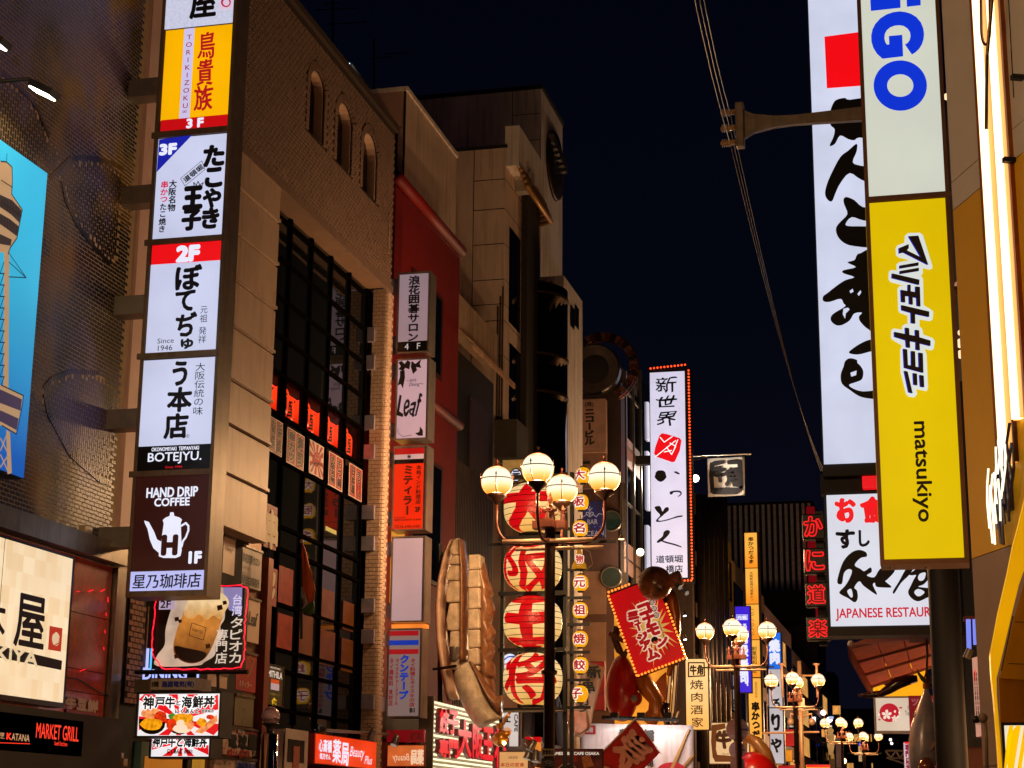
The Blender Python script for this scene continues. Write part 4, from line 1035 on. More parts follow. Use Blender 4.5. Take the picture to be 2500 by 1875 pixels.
ts.t('台湾', 568, 1452, 592, 1504, lit('pearl', 'd8d0ec', .9), vert=True, bold=.015, d=.012); ts.t('タピオカ', 562, 1508, 592, 1618, lit('bone', 'e8d4c0', .8), vert=True, bold=.015, d=.012)
ts.t('専門店', 528, 1537, 556, 1620, lit('bone', 'e8d4c0', .8), vert=True, bold=.015, d=.012)
rp = [(379, 1432), (592, 1430), (607, 1437), (605, 1480), (600, 1530), (601, 1580), (596, 1615), (590, 1630), (560, 1633), (500, 1634), (440, 1634), (400, 1633), (376, 1600), (374, 1560), (380, 1500), (384, 1455)]
rope = []
for i in range(len(rp)):
    a, b = rp[i], rp[(i + 1) % len(rp)]
    for k in range(6): rope.append(TP_.p(a[0] + (b[0] - a[0]) * k / 6 + random.uniform(-2, 2), a[1] + (b[1] - a[1]) * k / 6 + random.uniform(-1.5, 1.5), .03))
MB().tube(rope + [rope[0]], .0065, 5).build('rope_light', glow('rope_red', 'ff1a30', 2.2, .5, scale=14), ts.root)
MB().tube([TP_.p(330, 1641), TP_.p(606, 1640)], .025, 8).build('support_bar', M_BLACK(), ts.root)
MB().tube([TP_.p(527, 1641, -.06), TP_.p(527, 1692, -.06)], .018, 8).build('post', M_BLACK(), ts.root)
# blue-white tube lettering behind
dn = Sign('tube_letter_sign', 'blue white tube lettering half hidden behind the drink sign', 'sign', YP(18.75), (340, 1575, 490, 1662), .1, 0, None)
bw = glow('tube_blue', 'a8b4ff', 1.3, .1); dn.t('DINING', 350, 1630, 456, 1658, bw, bold=.03); dn.panel(356, 1583, 362, 1641, bw); dn.panel(366, 1583, 370, 1641, glow('tube_cyan', '60c8ff', 1.0)); dn.panel(480, 1640, 485, 1658, bw)
dn.panel(342, 1480, 354, 1650, mat('pale_panel', 'b98f80'), 'side_panel', d=-.05)
# fifth floor strip sign
fs = Sign('strip_sign', 'low grey strip sign with blue characters between the drink sign and the seafood bowl sign', 'sign', YP(18.1), (366, 1655, 480, 1685), .4, 1.5, stl)
fs.panel(368, 1657, 478, 1683, mat('pale_grey_panel', 'b8a898', .4)); fs.t('5階', 371, 1664, 388, 1677, i_blk, bold=.04); fs.t('扇屋電気(有)', 396, 1663, 474, 1679, ink('blue', '1c2c90'), bold=.05)
MB().box(fs.pl.hit(318, 1670)[0], fs.pl.hit(366, 1670)[0], 18.2, 18.4, fs.pl.hit(340, 1690)[1], fs.pl.hit(340, 1657)[1]).build('junction_box', mat('olive_box', '5a4c3c', .6), fs.root)
# seafood bowl signs
def bowls(lb, Y, r, full=True):
    x0, y0, x1, y1 = r; w, h = x1 - x0, y1 - y0
    s = Sign('food_sign', lb, 'sign', YP(Y), (x0 - 5, y0 - 5, x1 + 5, y1 + 5), .33, 4, M_BLACK(), 'seafood bowl signs')
    s.panel(x0, y0, x1, y1, glow('food_white', 'f2eef0', .95, .03))
    rd = lit('food_red', 'e0141c', 1.0); cx, cy = x0 + w * .52, y0 + h * (.62 if full else .3)
    A_ = [(0.05, .12), (.22, .36), (.46, .62), (.72, .86), (1.05, 1.15)] 
    for k in range(9):
        a0 = 2 * math.pi * (k + .15) / 9; a1 = 2 * math.pi * (k + .62) / 9
        def edge(a):
            dx, dy = math.cos(a), math.sin(a); t = min([q for q in ((x1 - 1 - cx) / dx if dx > 1e-6 else 9e9, (x0 + 1 - cx) / dx if dx < -1e-6 else 9e9, (y1 - 1 - cy) / dy if dy > 1e-6 else 9e9, (y0 + 1 - cy) / dy if dy < -1e-6 else 9e9)]); return cx + dx * t, cy + dy * t
        s.poly([(cx, cy), edge(a0), edge((a0 + a1) / 2), edge(a1)], rd, 'ray')
    if full:
        def blob(x, y, rx, ry, m, d, nm, j=.12, n=16): s.poly([(x + rx * (1 + random.uniform(-j, j)) * math.cos(2 * math.pi * i / n), y + ry * (1 + random.uniform(-j, j)) * math.sin(2 * math.pi * i / n)) for i in range(n)], m, nm, d)
        dkb = mat('bowl_black', '1a0d0a', .3); uni = glow('uni', 'f5a010', .9, .5, samp=False, scale=30); ik = glow('ikura', 'e8380c', .85, .7, samp=False, scale=50); sal = glow('salmon', 'f59858', .9, .5, samp=False, scale=25); sc = glow('scallop', 'fce0c0', .95, .1, samp=False)
        for bx in (.17, .52):
            s.poly([(x0 + w * bx + w * .165 * math.cos(t), y0 + h * .72 + h * .25 * math.sin(t)) for t in np.linspace(0, math.pi, 10)] + [(x0 + w * (bx - .16), y0 + h * .6), (x0 + w * (bx + .16), y0 + h * .6)], dkb, 'bowl', .006)
        blob(x0 + w * .16, y0 + h * .46, w * .13, h * .13, sal, .0075, 'salmon'); blob(x0 + w * .28, y0 + h * .56, w * .08, h * .14, ik, .009, 'roe'); blob(x0 + w * .17, y0 + h * .73, w * .14, h * .15, uni, .0105, 'sea_urchin')
        s.poly([(x0 + w * .40, y0 + h * .62), (x0 + w * .37, y0 + h * .52), (x0 + w * .43, y0 + h * .45), (x0 + w * .5, y0 + h * .55)], lit('shiso', '4c9a3a', .7), 'leaf', .0075)
        blob(x0 + w * .56, y0 + h * .6, w * .13, h * .14, uni, .009, 'sea_urchin'); blob(x0 + w * .42, y0 + h * .74, w * .07, h * .15, ik, .0105, 'roe'); blob(x0 + w * .55, y0 + h * .84, w * .11, h * .11, sc, .012, 'scallop'); blob(x0 + w * .53, y0 + h * .7, w * .05, h * .08, sc, .0135, 'scallop'); blob(x0 + w * .65, y0 + h * .76, w * .045, h * .1, sal, .0135, 'salmon')
        s.poly([(x0 + w * .70, y0 + h * .92), (x0 + w * .98, y0 + h * .5), (x0 + w * .99, y0 + h * .66), (x0 + w * .8, y0 + h * .95)], sal, 'salmon', .0075); blob(x0 + w * .79, y0 + h * .68, w * .06, h * .1, uni, .009, 'sea_urchin'); blob(x0 + w * .9, y0 + h * .56, w * .05, h * .06, ik, .0105, 'roe')
    ow = lit('white2', 'ffffff', 1.0)
    if full:
        for ch, b in (('神', (352, 1701, 377, 1731)), ('戸', (381, 1703, 404, 1728)), ('牛', (406, 1702, 429, 1729)), ('と', (433, 1710, 443, 1722)), ('海', (446, 1701, 470, 1728)), ('鮮', (473, 1700, 498, 1728)), ('丼', (500, 1700, 525, 1727))): s.t(ch, *b, i_blk, bold=.04, d=.02, out=(ow, .07))
        s.t('にくあんど', 430, 1731, 489, 1742, i_blk, bold=.05, d=.02, out=(ow, .06)); s.t('道頓堀店', 493, 1732, 524, 1740, i_blk, bold=.03, d=.02, out=(ow, .05))
    else:
        s.t('神戸牛と海鮮丼', 375, 1796, 507, 1824, i_blk, bold=.045, d=.02, out=(ow, .07)); s.t('にくあんど', 411, 1828, 448, 1840, i_blk, bold=.05, d=.02); s.t('道頓堀店', 451, 1830, 472, 1840, i_blk, bold=.02, d=.02)
    return s
bowls('lit sign picturing three seafood rice bowls on red rays, in a deep black casing', 18.0, (338, 1694, 534, 1796))
bowls('smaller lit red and white sign directly under the seafood bowl sign', 18.5, (370, 1798, 510, 1847), False)
MB_ = thing('shop_entrance', 'teal post and warm lit shutter under the seafood bowl signs', 'shop entrance', (-8.4, 18.7, 0))
slabpx(YP(18.8), 342, 1846, 440, 1990, -.05, 0).build('warm_shutter', glow('warm_shutter', 'd07a28', .55, .2), MB_)
slabpx(YP(18.7), 310, 1810, 341, 1990, -.2, 0).build('teal_post', mat('teal_paint', '4a706c', .5), MB_)
slabpx(YP(18.8), 442, 1846, 455, 1990, -.1, 0).build('dark_post', m_dark, MB_); slabpx(YP(18.8), 466, 1846, 488, 1990, -.1, 0).build('lit_post', glow('amber_post', 'd09030', .6, .2), MB_)

# ---- tenant board on the facade
DP = XP(-8.84)
DBd = thing('tenant_board', 'bronze framed board of tenant notices on the facade beside the seafood bowl signs', 'notice board', (-8.9, 20.5, 1.9))
ua, ub = DP.hit(508, 1600)[0], DP.hit(637, 1600)[0]
slabuv(DP, ua, ub, 1.8, DP.hit(600, 1300)[1], -.1, -.06).build('back_panel', mat('board_bronze', '8a6a58', .4, .6, .2), DBd)
slabuv(DP, ub + .02, DP.hit(650, 1600)[0], 1.8, DP.hit(645, 1360)[1], -.1, .05).build('side_post', mat('rust_post', '7a3a22', .5, .3), DBd)
pc = mat('notice_cream', 'c9aa96', .5, var=.1); 
def note(x0, y0, x1, y1, m): 
    u0, u1, v0, v1 = DP.rect(x0 + 1.5, y0, x1 - 1.5, y1)
    p_ = slabuv(DP, u0, u1, v0 + .01, v1 - .01, -.058, 0).build('notice_panel', m, DBd)
    slabuv(DP, u0, u1, v1 - .008, v1 + .022, -.058, .02).build('rail', M_STEEL(), DBd); return p_
class _D: root = DBd; pl = DP
note(543, 1312, 575, 1404, pc); note(589, 1340, 640, 1438, mat('notice_grey', 'a8968c', .5)); note(592, 1462, 635, 1570, pc); note(575, 1595, 627, 1690, mat('notice_red', '9a1810', .5)); note(505, 1645, 556, 1680, pc); note(571, 1700, 620, 1775, mat('notice_olive', '6d6244', .5))
txt(DBd, DP, '浪花囲碁サロン', 592, 1356, 634, 1378, i_blk, bold=.03); txt(DBd, DP, '公認会計士', 590, 1382, 612, 1390, i_blk); txt(DBd, DP, '税理士', 590, 1396, 603, 1403, i_blk); txt(DBd, DP, '渡邊丈夫事務所', 590, 1408, 632, 1430, i_blk, bold=.03)
txt(DBd, DP, 'Leaf', 606, 1495, 628, 1528, i_blk, shear=.3, bold=.02); txt(DBd, DP, '～Dining～', 548, 1335, 570, 1350, i_blk, shear=.2); txt(DBd, DP, 'ミティラー', 583, 1664, 613, 1678, mat('old_white', 'c8a890'), bold=.03)
linepx(DP, [(603, 1610), (612, 1600), (618, 1615), (610, 1640), (604, 1652)], 3, .006).build('drawing', ink('ochre', '9a7a20'), DBd); linepx(DP, [(590, 1735), (597, 1730), (594, 1755), (588, 1768)], 1.5, .006).build('drawing', i_blk, DBd)
note(512, 1778, 637, 1846, pc)
for ch, b in (('電', (557, 1795, 577, 1825)), ('球', (581, 1796, 601, 1828)), ('屋', (604, 1796, 625, 1829))): txt(DBd, DP, ch, *b, i_blk, bold=.06)
txt(DBd, DP, 'あらゆる', 560, 1780, 577, 1789, i_blk); DBd_r = ink('sign_red', 'a01018'); discpx(DP, 586, 1785, 10, 8, d=.006).build('red_badge', DBd_r, DBd); txt(DBd, DP, '電球', 578, 1780, 594, 1791, pw, bold=.03, d=.014); txt(DBd, DP, '工事OK!', 598, 1780, 628, 1793, DBd_r, bold=.04)
txt(DBd, DP, '6211-5373', 554, 1832, 608, 1847, DBd_r, bold=.05); txt(DBd, DP, '☎', 539, 1829, 548, 1839, DBd_r)
discpx(DP, 620, 1840, 5, 9, d=.006).build('black_badge', i_blk, DBd); txt(DBd, DP, '5F', 616, 1834, 623, 1846, pw, vert=True, d=.014)
linepx(DP, [(522, 1800), (530, 1805), (526, 1825), (518, 1830), (516, 1815)], 2, .006).build('drawing', i_blk, DBd); linepx(DP, [(536, 1805), (543, 1812), (538, 1822), (548, 1828), (552, 1810)], 2.4, .006).build('drawing', DBd_r, DBd)
note(519, 1852, 572, 1960, pc); note(577, 1855, 632, 1960, mat('notice_white', 'cfcdd8', .5)); txt(DBd, DP, 'Relax 4F →', 522, 1857, 562, 1868, i_blk); txt(DBd, DP, '扇屋電気(有)', 579, 1862, 627, 1884, ink('blue', '1c2c90'), bold=.05)
# restaurant panel on the dark glass
s_ = Sign('menu_panel', 'dark olive panel with small orange white flag and yellow 2F arrow on the dark glass', 'sign', XP(-8.93), (645, 1623, 692, 1722), .05, 1.5, mat('olive_panel', '3a3418', .5))
s_.panel(646, 1625, 691, 1721, mat('olive_panel', '3a3418', .5)); s_.t('MITHILA', 653, 1639, 688, 1655, lit('bone', 'e8d4c0', .8), bold=.01); s_.t('INDIAN RESTAURANT', 659, 1629, 684, 1634, lit('bone', 'e8d4c0', .8))
s_.panel(661, 1659, 681, 1669, lit('orange', 'c84a18', .7), d=.004); s_.panel(661, 1669, 681, 1685, lit('pinkw', 'c8a8a8', .6), d=.004); s_.t('インド料理店 ミティラー', 655, 1692, 684, 1699, lit('ochre', 'a88830', .6))
s_.poly([(669, 1703), (676, 1712), (674, 1712), (674, 1722), (664, 1722), (664, 1712), (662, 1712)], lit('yellow2', 'e0b020', .8), 'arrow', d=.004); s_.t('2F', 665, 1711, 673, 1720, i_blk, bold=.04, d=.01)
for i, (y, t_) in enumerate(((1790, None),)): pass
# big red characters behind glass lower left part of the glass front
s_ = Sign('red_window_banner', 'red banner with huge cream characters behind the lower left glass panes', 'banner', XP(-8.965), (646, 1240, 678, 1590), .02, 0, None)
for a, b in ((1232, 1340), (1385, 1478)): s_.panel(646, a, 677, b, mat('banner_red', '7a0c0c', .6), d=-.005)
s_.t('串', 648, 1250, 676, 1336, mat('banner_cream', 'b8a888', .6), bold=.06); s_.t('カツ', 646, 1390, 670, 1470, mat('banner_cream', 'b8a888', .6), vert=True, bold=.06)
s_ = Sign('warm_interior_glow', 'warm red and amber lit menu boards showing through the lower glass panes', 'menu board', XP(-8.99), (684, 1480, 880, 1600), .02, 0, None)
fl = glow('menu_glow', 'a0300a', .16, 1.0, samp=False, scale=7); fl2 = glow('menu_glow2', '80420e', .1, 1.0, samp=False, scale=5)
for (x0, y0, x1, y1, m) in ((684, 1385, 720, 1480, fl), (682, 1500, 718, 1590, fl), (736, 1500, 768, 1600, fl2), (790, 1440, 820, 1520, fl2), (786, 1540, 822, 1625, fl2), (842, 1470, 868, 1540, fl2), (838, 1560, 866, 1640, fl2), (800, 1290, 826, 1300, glow('small_window', 'c0b060', .5))): s_.panel(x0, y0, x1, y1, m, d=-.03)
# flag on pole
fg = thing('national_flag', 'orange white and green flag hanging limp from a black pole', 'flag', YP(22.0).p(737, 1530))
q = YP(22.0)
MB().tube([q.p(736, 1560), q.p(737, 1325)], .02, 8).build('pole', M_BLACK(), fg); MB().ball(q.p(737, 1322), .03, 10).build('finial', mat('old_white', 'c8a890'), fg)
def cloth(pl, rows, m, parent, name, amp=.02, nx=8, th=0):
    """rows: list of (left px, right px) from top to bottom; rippled sheet"""
    mb = MB(); V = []
    for j, (a, b) in enumerate(rows):
        for i in range(nx + 1):
            t = i / nx; x = a[0] + (b[0] - a[0]) * t; y = a[1] + (b[1] - a[1]) * t
            V.append(pl.p(x, y, amp * math.sin(t * 9 + j * .8) + amp * .5 * math.sin(j * 1.7 + t * 4)))
    F = [(j * (nx + 1) + i, j * (nx + 1) + i + 1, (j + 1) * (nx + 1) + i + 1, (j + 1) * (nx + 1) + i) for j in range(len(rows) - 1) for i in range(nx)]
    mb.add(V, F); o = mb.build(name, m, parent, smooth=True); md = o.modifiers.new('thick', 'SOLIDIFY'); md.thickness = .004; return o
cloth(q, [((738, 1329), (741, 1330)), ((738, 1355), (748, 1352)), ((739, 1380), (753, 1376)), ((739, 1410), (760, 1400)), ((739, 1432), (769, 1440)), ((746, 1455), (767, 1462)), ((752, 1474), (766, 1466))], mat('flag_orange', 'c4501c', .7, var=.15), fg, 'orange_band')
cloth(q, [((737, 1433), (739, 1433)), ((737, 1455), (746, 1456)), ((736, 1470), (752, 1475)), ((736, 1490), (741, 1486))], mat('flag_white', 'b0a098', .7), fg, 'white_band', nx=5)
cloth(q, [((752, 1475), (766, 1466)), ((742, 1487), (768, 1482)), ((737, 1493), (766, 1494)), ((748, 1500), (758, 1502))], mat('flag_green', '3a5418', .7), fg, 'green_band', nx=6)
# globe on mirrored column
q = YP(19.6); c = q.p(661, 1748)
gc = thing('globe_column', 'pale globe on a dark cap over a mirror polished column', 'ornament', (c.x, c.y, 0))
MB().ball(c, .108, 28).build('globe', mat('globe_rose', 'c09aa4', .25, coat=.5), gc, smooth=True)
MB().lathe([(.1, -.1), (.105, -.085), (.05, -.125), (.035, -.19), (.07, -.2)], c, 20).build('cap', M_BLACK(), gc, smooth=True)
MB().lathe([(.105, -c.z), (.105, -.21), (.0, -.2)], c, 28).build('column', mat('mirror_chrome', 'e0c8b0', .05, 1, 0), gc, smooth=True)
txt(gc, YP(19.485), 'Vinton-Mini', 641, 1752, 682, 1760, i_blk, shear=.3, bold=.02)
# white display box
q = XP(-8.2)
db = Sign('display_case', 'white rounded display case with a dark poster inside, above the pavement', 'display case', q, (690, 1783, 746, 1990), .25, 0, mat('case_white', 'b8a49c', .35))
db.panel(690, 1781, 746, 1990, mat('case_white', 'b8a49c', .35), d=.02); db.panel(698, 1806, 739, 1862, mat('case_dark', '120a10', .2), d=.024); db.panel(711, 1822, 726, 1875, mat('case_goods', 'a04838', .5, var=.6, scale=40), 'goods', d=.03)
# orange pharmacy sign
q = XP(-8.2)
ph = Sign('pharmacy_sign', 'orange red lit sign with white characters and flowing script under small spotlights', 'sign', q, (769, 1800, 921, 1872), .5, 0, mat('sign_red_side', '8a1408', .4))
ph.panel(771, 1802, 919, 1870, glow('pharm_orange', 'f0380a', .85, .18, scale=2))
for t_, b, bo in (('心斎橋', (778, 1806, 809, 1836), .03), ('処方せん', (780, 1839, 806, 1854), .02), ('薬', (812, 1806, 831, 1862), .02), ('局', (833, 1815, 850, 1868), .03)): ph.t(t_, *b, l_white, bold=bo)
ph.t('Beauty', 853, 1824, 889, 1856, l_white, shear=.4); ph.t('Plus', 889, 1846, 908, 1866, l_white, shear=.4)
MB().tube([q.p(770, 1783, .15), q.p(925, 1793, .15)], .02).build('lamp_rail', mat('rail_alu', '8a7a72', .4, .7), ph.root)
def spot(x, y, pl, d, aim, label, name='spotlight', lens='fff0d8', k=8, r=.06, parent_rail=None, group='small spotlights over the shop signs'):
    p = pl.p(x, y, d); s = thing(name, label, 'spotlight', p, group); a = Vector(aim).normalized(); rot = a.to_track_quat('Z', 'X').to_matrix()
    MB().lathe([(r * .5, -r * 1.6), (r * .75, -r * 1.2), (r, r), (r * 1.02, r * 1.1)], p, 14, ax=rot).build('housing', mat('lamp_grey', '6a625e', .35, .6), s, smooth=True)
    MB().lathe([(r * .9, r * 1.11), (r * .8, r * 1.16)], p, 14, ax=rot).build('lens', glow('lens_' + lens, lens, k, .02), s)
    MB().tube([p - a * r * 1.5, p - a * r * 1.5 + Vector((-.1, 0, .08))], .01, 6).build('arm', mat('lamp_grey', '6a625e'), s); return s
spot(875, 1797, q, .2, (-.3, .2, -1), 'grey spotlight second from the left on the rail over the orange sign, dark lens', k=.2)
spot(925, 1810, q, .25, (-.2, -.5, -1), 'lit spotlight over the right end of the orange sign')
spot(970, 1812, q, .3, (.3, .3, -.8), 'tilted spotlight hanging right of the orange sign', k=.3)
s_ = Sign('sign_reflection', 'peach and red panel with mirrored lettering right of the orange sign', 'sign', YP(25.2), (945, 1818, 1037, 1872), .06, 1.5, mat('sign_red_side', '8a1408'))
s_.panel(946, 1820, 1036, 1870, glow('peach', 'd8682e', .7, .3, scale=3)); s_.t('薬局', 1034, 1830, 1004, 1866, lit('peachw', 'ffd8b0', .8), bold=.04); s_.t('Beauty', 1000, 1840, 958, 1862, lit('peachw', 'ffd8b0', .8), shear=.3)  # mirror image of the orange sign drawn as a glowing panel
s_ = Sign('dim_sign', 'unlit dark red sign with faint lettering under the lowest narrow box sign', 'sign', YP(25.4), (945, 1782, 1036, 1812), .06, 1, mat('dim_red', '4a1810', .5)); s_.t('ビル', 1004, 1788, 1030, 1806, mat('faint', '8a5a48', .5), bold=.03)
# ================================================================== street lamps
iron = mat('lamp_iron', '3a2418', .4, .6, .25, 9)
iron_o = mat('lamp_copper', '5a2814', .5, .4, .25, 9)
def globe_mat():
    m = bpy.data.materials.new('lamp_globe_glass'); m.use_nodes = True; n, l = nt(m); n.remove(n['Principled BSDF'])
    tc = n.new('ShaderNodeTexCoord'); sx = n.new('ShaderNodeSeparateXYZ'); l.new(tc.outputs['Generated'], sx.inputs[0])
    r = n.new('ShaderNodeValToRGB'); els = r.color_ramp.elements
    els[0].position = 0; els[0].color = lin('ff8c1c') + [1]; els[1].position = .42; els[1].color = lin('fff2d4') + [1]
    for p, c in ((.2, 'ffc868'), (.82, 'fff4dc'), (1.0, 'ffa030')): e = els.new(p); e.color = lin(c) + [1]
    l.new(sx.outputs[2], r.inputs[0])
    lw = n.new('ShaderNodeLayerWeight'); lw.inputs[0].default_value = .25
    mx = n.new('ShaderNodeMix'); mx.data_type = 'RGBA'; mr = n.new('ShaderNodeMapRange'); mr.inputs[1].default_value = .42; mr.inputs[2].default_value = .85
    l.new(lw.outputs['Facing'], mr.inputs[0]); l.new(mr.outputs[0], mx.inputs[0]); l.new(r.outputs[0], mx.inputs[6]); mx.inputs[7].default_value = lin('ff9a20') + [1]
    em = n.new('ShaderNodeEmission'); em.inputs[1].default_value = GLOBE_E; l.new(mx.outputs[2], em.inputs[0])
    tr = n.new('ShaderNodeBsdfTransparent'); tr.inputs[0].default_value = (1, .8, .5, 1)
    ms = n.new('ShaderNodeMixShader'); ms.inputs[0].default_value = .8
    l.new(tr.outputs[0], ms.inputs[1]); l.new(em.outputs[0], ms.inputs[2]); l.new(ms.outputs[0], n['Material Output'].inputs[0]); return m
GLOBE_E = 1.35; LAMP_W = 1300
m_globe = globe_mat()
LY = 26.0; lp = YP(LY); LX = lp.p(1342, 1500).x; zg = lp.p(1345, 1171).z; zc_ = lp.p(1342, 1282).z; zb_ = lp.p(1342, 1325).z
def make_lamp():
    o0 = Vector((LX, LY, 0)); r_ = thing('street_lamp', '', 'street lamp', o0, 'four-globe street lamps along the street')
    MB().lathe([(.16, 0), (.16, .5), (.11, .6), (.088, .8), (.084, zb_ - 2), (.12, zb_ - 1.98), (.12, zb_ - 1.94), (.084, zb_ - 1.92), (.08, zc_ + .12), (.06, zc_ + .2), (.11, zc_ + .22), (.11, zc_ + .26), (.0, zc_ + .3)], o0, 16).build('post', iron, r_, smooth=True)
    mb = MB()
    for sx, sy in ((-1, 0), (1, 0), (0, -1), (0, 1)):
        c = o0 + Vector((sx * .16, sy * .16, zc_)); mb.box(c.x - .1, c.x + .1, c.y - .1, c.y + .1, zc_ - .06, zc_ + .06)
    mb.build('collar', iron_o, r_)
    mb = MB()
    for sx, sy in ((-1, 0), (1, 0), (0, -1), (0, 1)):
        c = o0 + Vector((sx * .2, sy * .2, zc_ + .06)); mb.lathe([(.03, 0), (.03, .1), (.012, .11), (.03, .17), (.02, .21), (.0, .25)], c, 6)
        for s in (-1, 1): mb.tube([c + Vector((0, 0, .12)), c + Vector((s * .05, s * .05, .14)), c + Vector((s * .07, s * .07, .19))], [.012, .01, .002], 5)
    mb.lathe([(.05, .3), (.02, .33), (.045, .4), (.0, .52)], o0 + Vector((0, 0, zc_)), 10)
    struct(mb.build('fleur_finials', iron_o, r_), 'stuff')
    for sx, sy in ((-1, 0), (1, 0), (0, -1), (0, 1)):
        d = Vector((sx, sy, 0)); R_ = .85; t = Vector((-sy, sx, 0))
        pts = [o0 + d * (.08) + Vector((0, 0, zb_ + .05)), o0 + d * .3 + Vector((0, 0, zb_ - .02))] + [o0 + d * (R_ - .36 * (1 - math.sin(a))) + Vector((0, 0, zb_ + .36 - .38 * math.cos(a))) for a in np.linspace(0, math.pi / 2, 7)] + [o0 + d * R_ + Vector((0, 0, zg - .36))]
        MB().tube(pts, .024, 7).build('arm', iron_o, r_, smooth=True)
        c = o0 + d * R_ + Vector((0, 0, zg)); H = .245
        MB().lathe([(.024, -.36), (.06, -.31), (.15, -.235), (.155, -.2), (.13, -.19)], c, 16).build('cup', iron, r_, smooth=True)
        pr = [(.13, -.2)] + [(.242 * math.sin(a) ** .9, -.242 * math.cos(a) * 1.0) for a in np.linspace(.62, math.pi - .02, 16)]
        g = MB().lathe(pr, c, 28).build('globe', m_globe, r_, smooth=True)
        mb = MB(); k = 28
        mb.tube([c + Vector((.249 * math.cos(a), .249 * math.sin(a), .035)) for a in np.linspace(0, 2 * math.pi, k + 1)], .008, 5, cap=False)
        for q in range(4):
            a = q * math.pi / 2 + .2 * (1 if sx or sy > 0 else -1)
            mb.tube([c + Vector((rr * math.cos(a), rr * math.sin(a), z)) for rr, z in ((.14, -.2), (.2, -.15), (.235, -.08), (.25, .0), (.252, .05), (.262, .10))], [.008] * 5 + [.002], 5)
            mb.lathe([(.002, 0), (.016, .02), (.0, .07)], c + Vector((.255 * math.cos(a), .255 * math.sin(a), .06)), 6)
        mb.build('cage', iron, g)
        MB().lathe([(.07, .235), (.04, .26), (.012, .28), (.012, .31), (.025, .33), (.0, .37)], c, 12).build('finial', iron_o, g, smooth=True)
        ld = bpy.data.lights.new('bulb', 'POINT'); ld.energy = LAMP_W; ld.color = (1, .73, .54); ld.shadow_soft_size = .1
        lo = bpy.data.objects.new('bulb', ld); COL.objects.link(lo); lo.parent = r_; lo.location = c - o0
    MB().tube([o0 + Vector((-.73, -.09, zb_ + .02)), o0 + Vector((.68, -.09, zb_ + .02))], .034, 10).build('banner_rod', mat('cream_tube', 'e8c6a6', .4), r_, smooth=True)
    MB().tube([o0 + Vector((-.6, .25, zb_ - .05)), o0 + Vector((.78, .25, zb_ - .05))], .03, 10).build('banner_rod', mat('cream_tube', 'c79d80'), r_, smooth=True)
    MB().box(LX - 1.0, LX + 1.0, LY + .08, LY + .13, zb_ - .01, zb_ + .03).build('cross_bar', M_BLACK(), r_)
    return r_
lamp0 = make_lamp()
lamp0['label'] = 'nearest four-globe street lamp with tall iron post and cream rods, centre of the picture'
LAMPS = [lamp0]
for (x, y, w_), lb in zip(((1800, 1555, 48.3), (1941, 1690, 65.5), (2052, 1793, 93.5), (2105, 1838, 108)), ('second four-globe street lamp, in front of the purple and orange signs', 'third four-globe street lamp, beside the cream camera pole',
        'fourth four-globe street lamp, small, below the camera pole', 'farthest four-globe street lamp, tiny, left of the hanging fish')):
    l_ = copy_tree(lamp0, (YP(w_).p(x, 1700).x, w_, 0)); l_['label'] = lb; LAMPS.append(l_)
# more of the same row out of the picture on this side
far_light = lamp0.children and [q_ for q_ in lamp0.children if q_.type == 'LIGHT'][0].data.copy(); far_light.energy = LAMP_W * 1.5
for l_ in LAMPS[1:]:
    for q_ in l_.children:
        if q_.type == 'LIGHT': q_.data = far_light
for y_, lb in ((4.6, 'four-globe street lamp beside the viewer, just out of the picture'), (-16.8, 'four-globe street lamp behind the viewer, out of the picture')):
    l_ = copy_tree(lamp0, (LX, y_, 0)); l_['label'] = lb
# stickers on the first post
q = YP(LY - .09)
s_ = Sign('post_sticker', 'cream no-parking plate wrapped on the nearest lamp post near the ground', 'sign', q, (1322, 1828, 1354, 1846), .02, 0, None)
s_.panel(1322, 1828, 1354, 1846, mat('plate_cream', 'c0aa84', .5)); s_.t('放置禁止', 1325, 1831, 1352, 1842, i_blk, bold=.04)
s_ = Sign('bicycle_plate', 'dark plate with a pale bicycle outline low on the nearest lamp post', 'sign', q, (1322, 1850, 1354, 1872), .02, 0, None)
s_.panel(1322, 1851, 1354, 1873, mat('plate_dark', '2a201a', .5)); wht = mat('plate_white', 'a8a098', .5)
for cx in (1330, 1346): s_.line([(cx + 5 * math.cos(a), 1864 + 5 * math.sin(a)) for a in np.linspace(0, 6.0, 12)], 1, wht)
s_.line([(1330, 1864), (1335, 1857), (1343, 1857), (1346, 1864), (1338, 1864), (1335, 1857)], 1, wht)

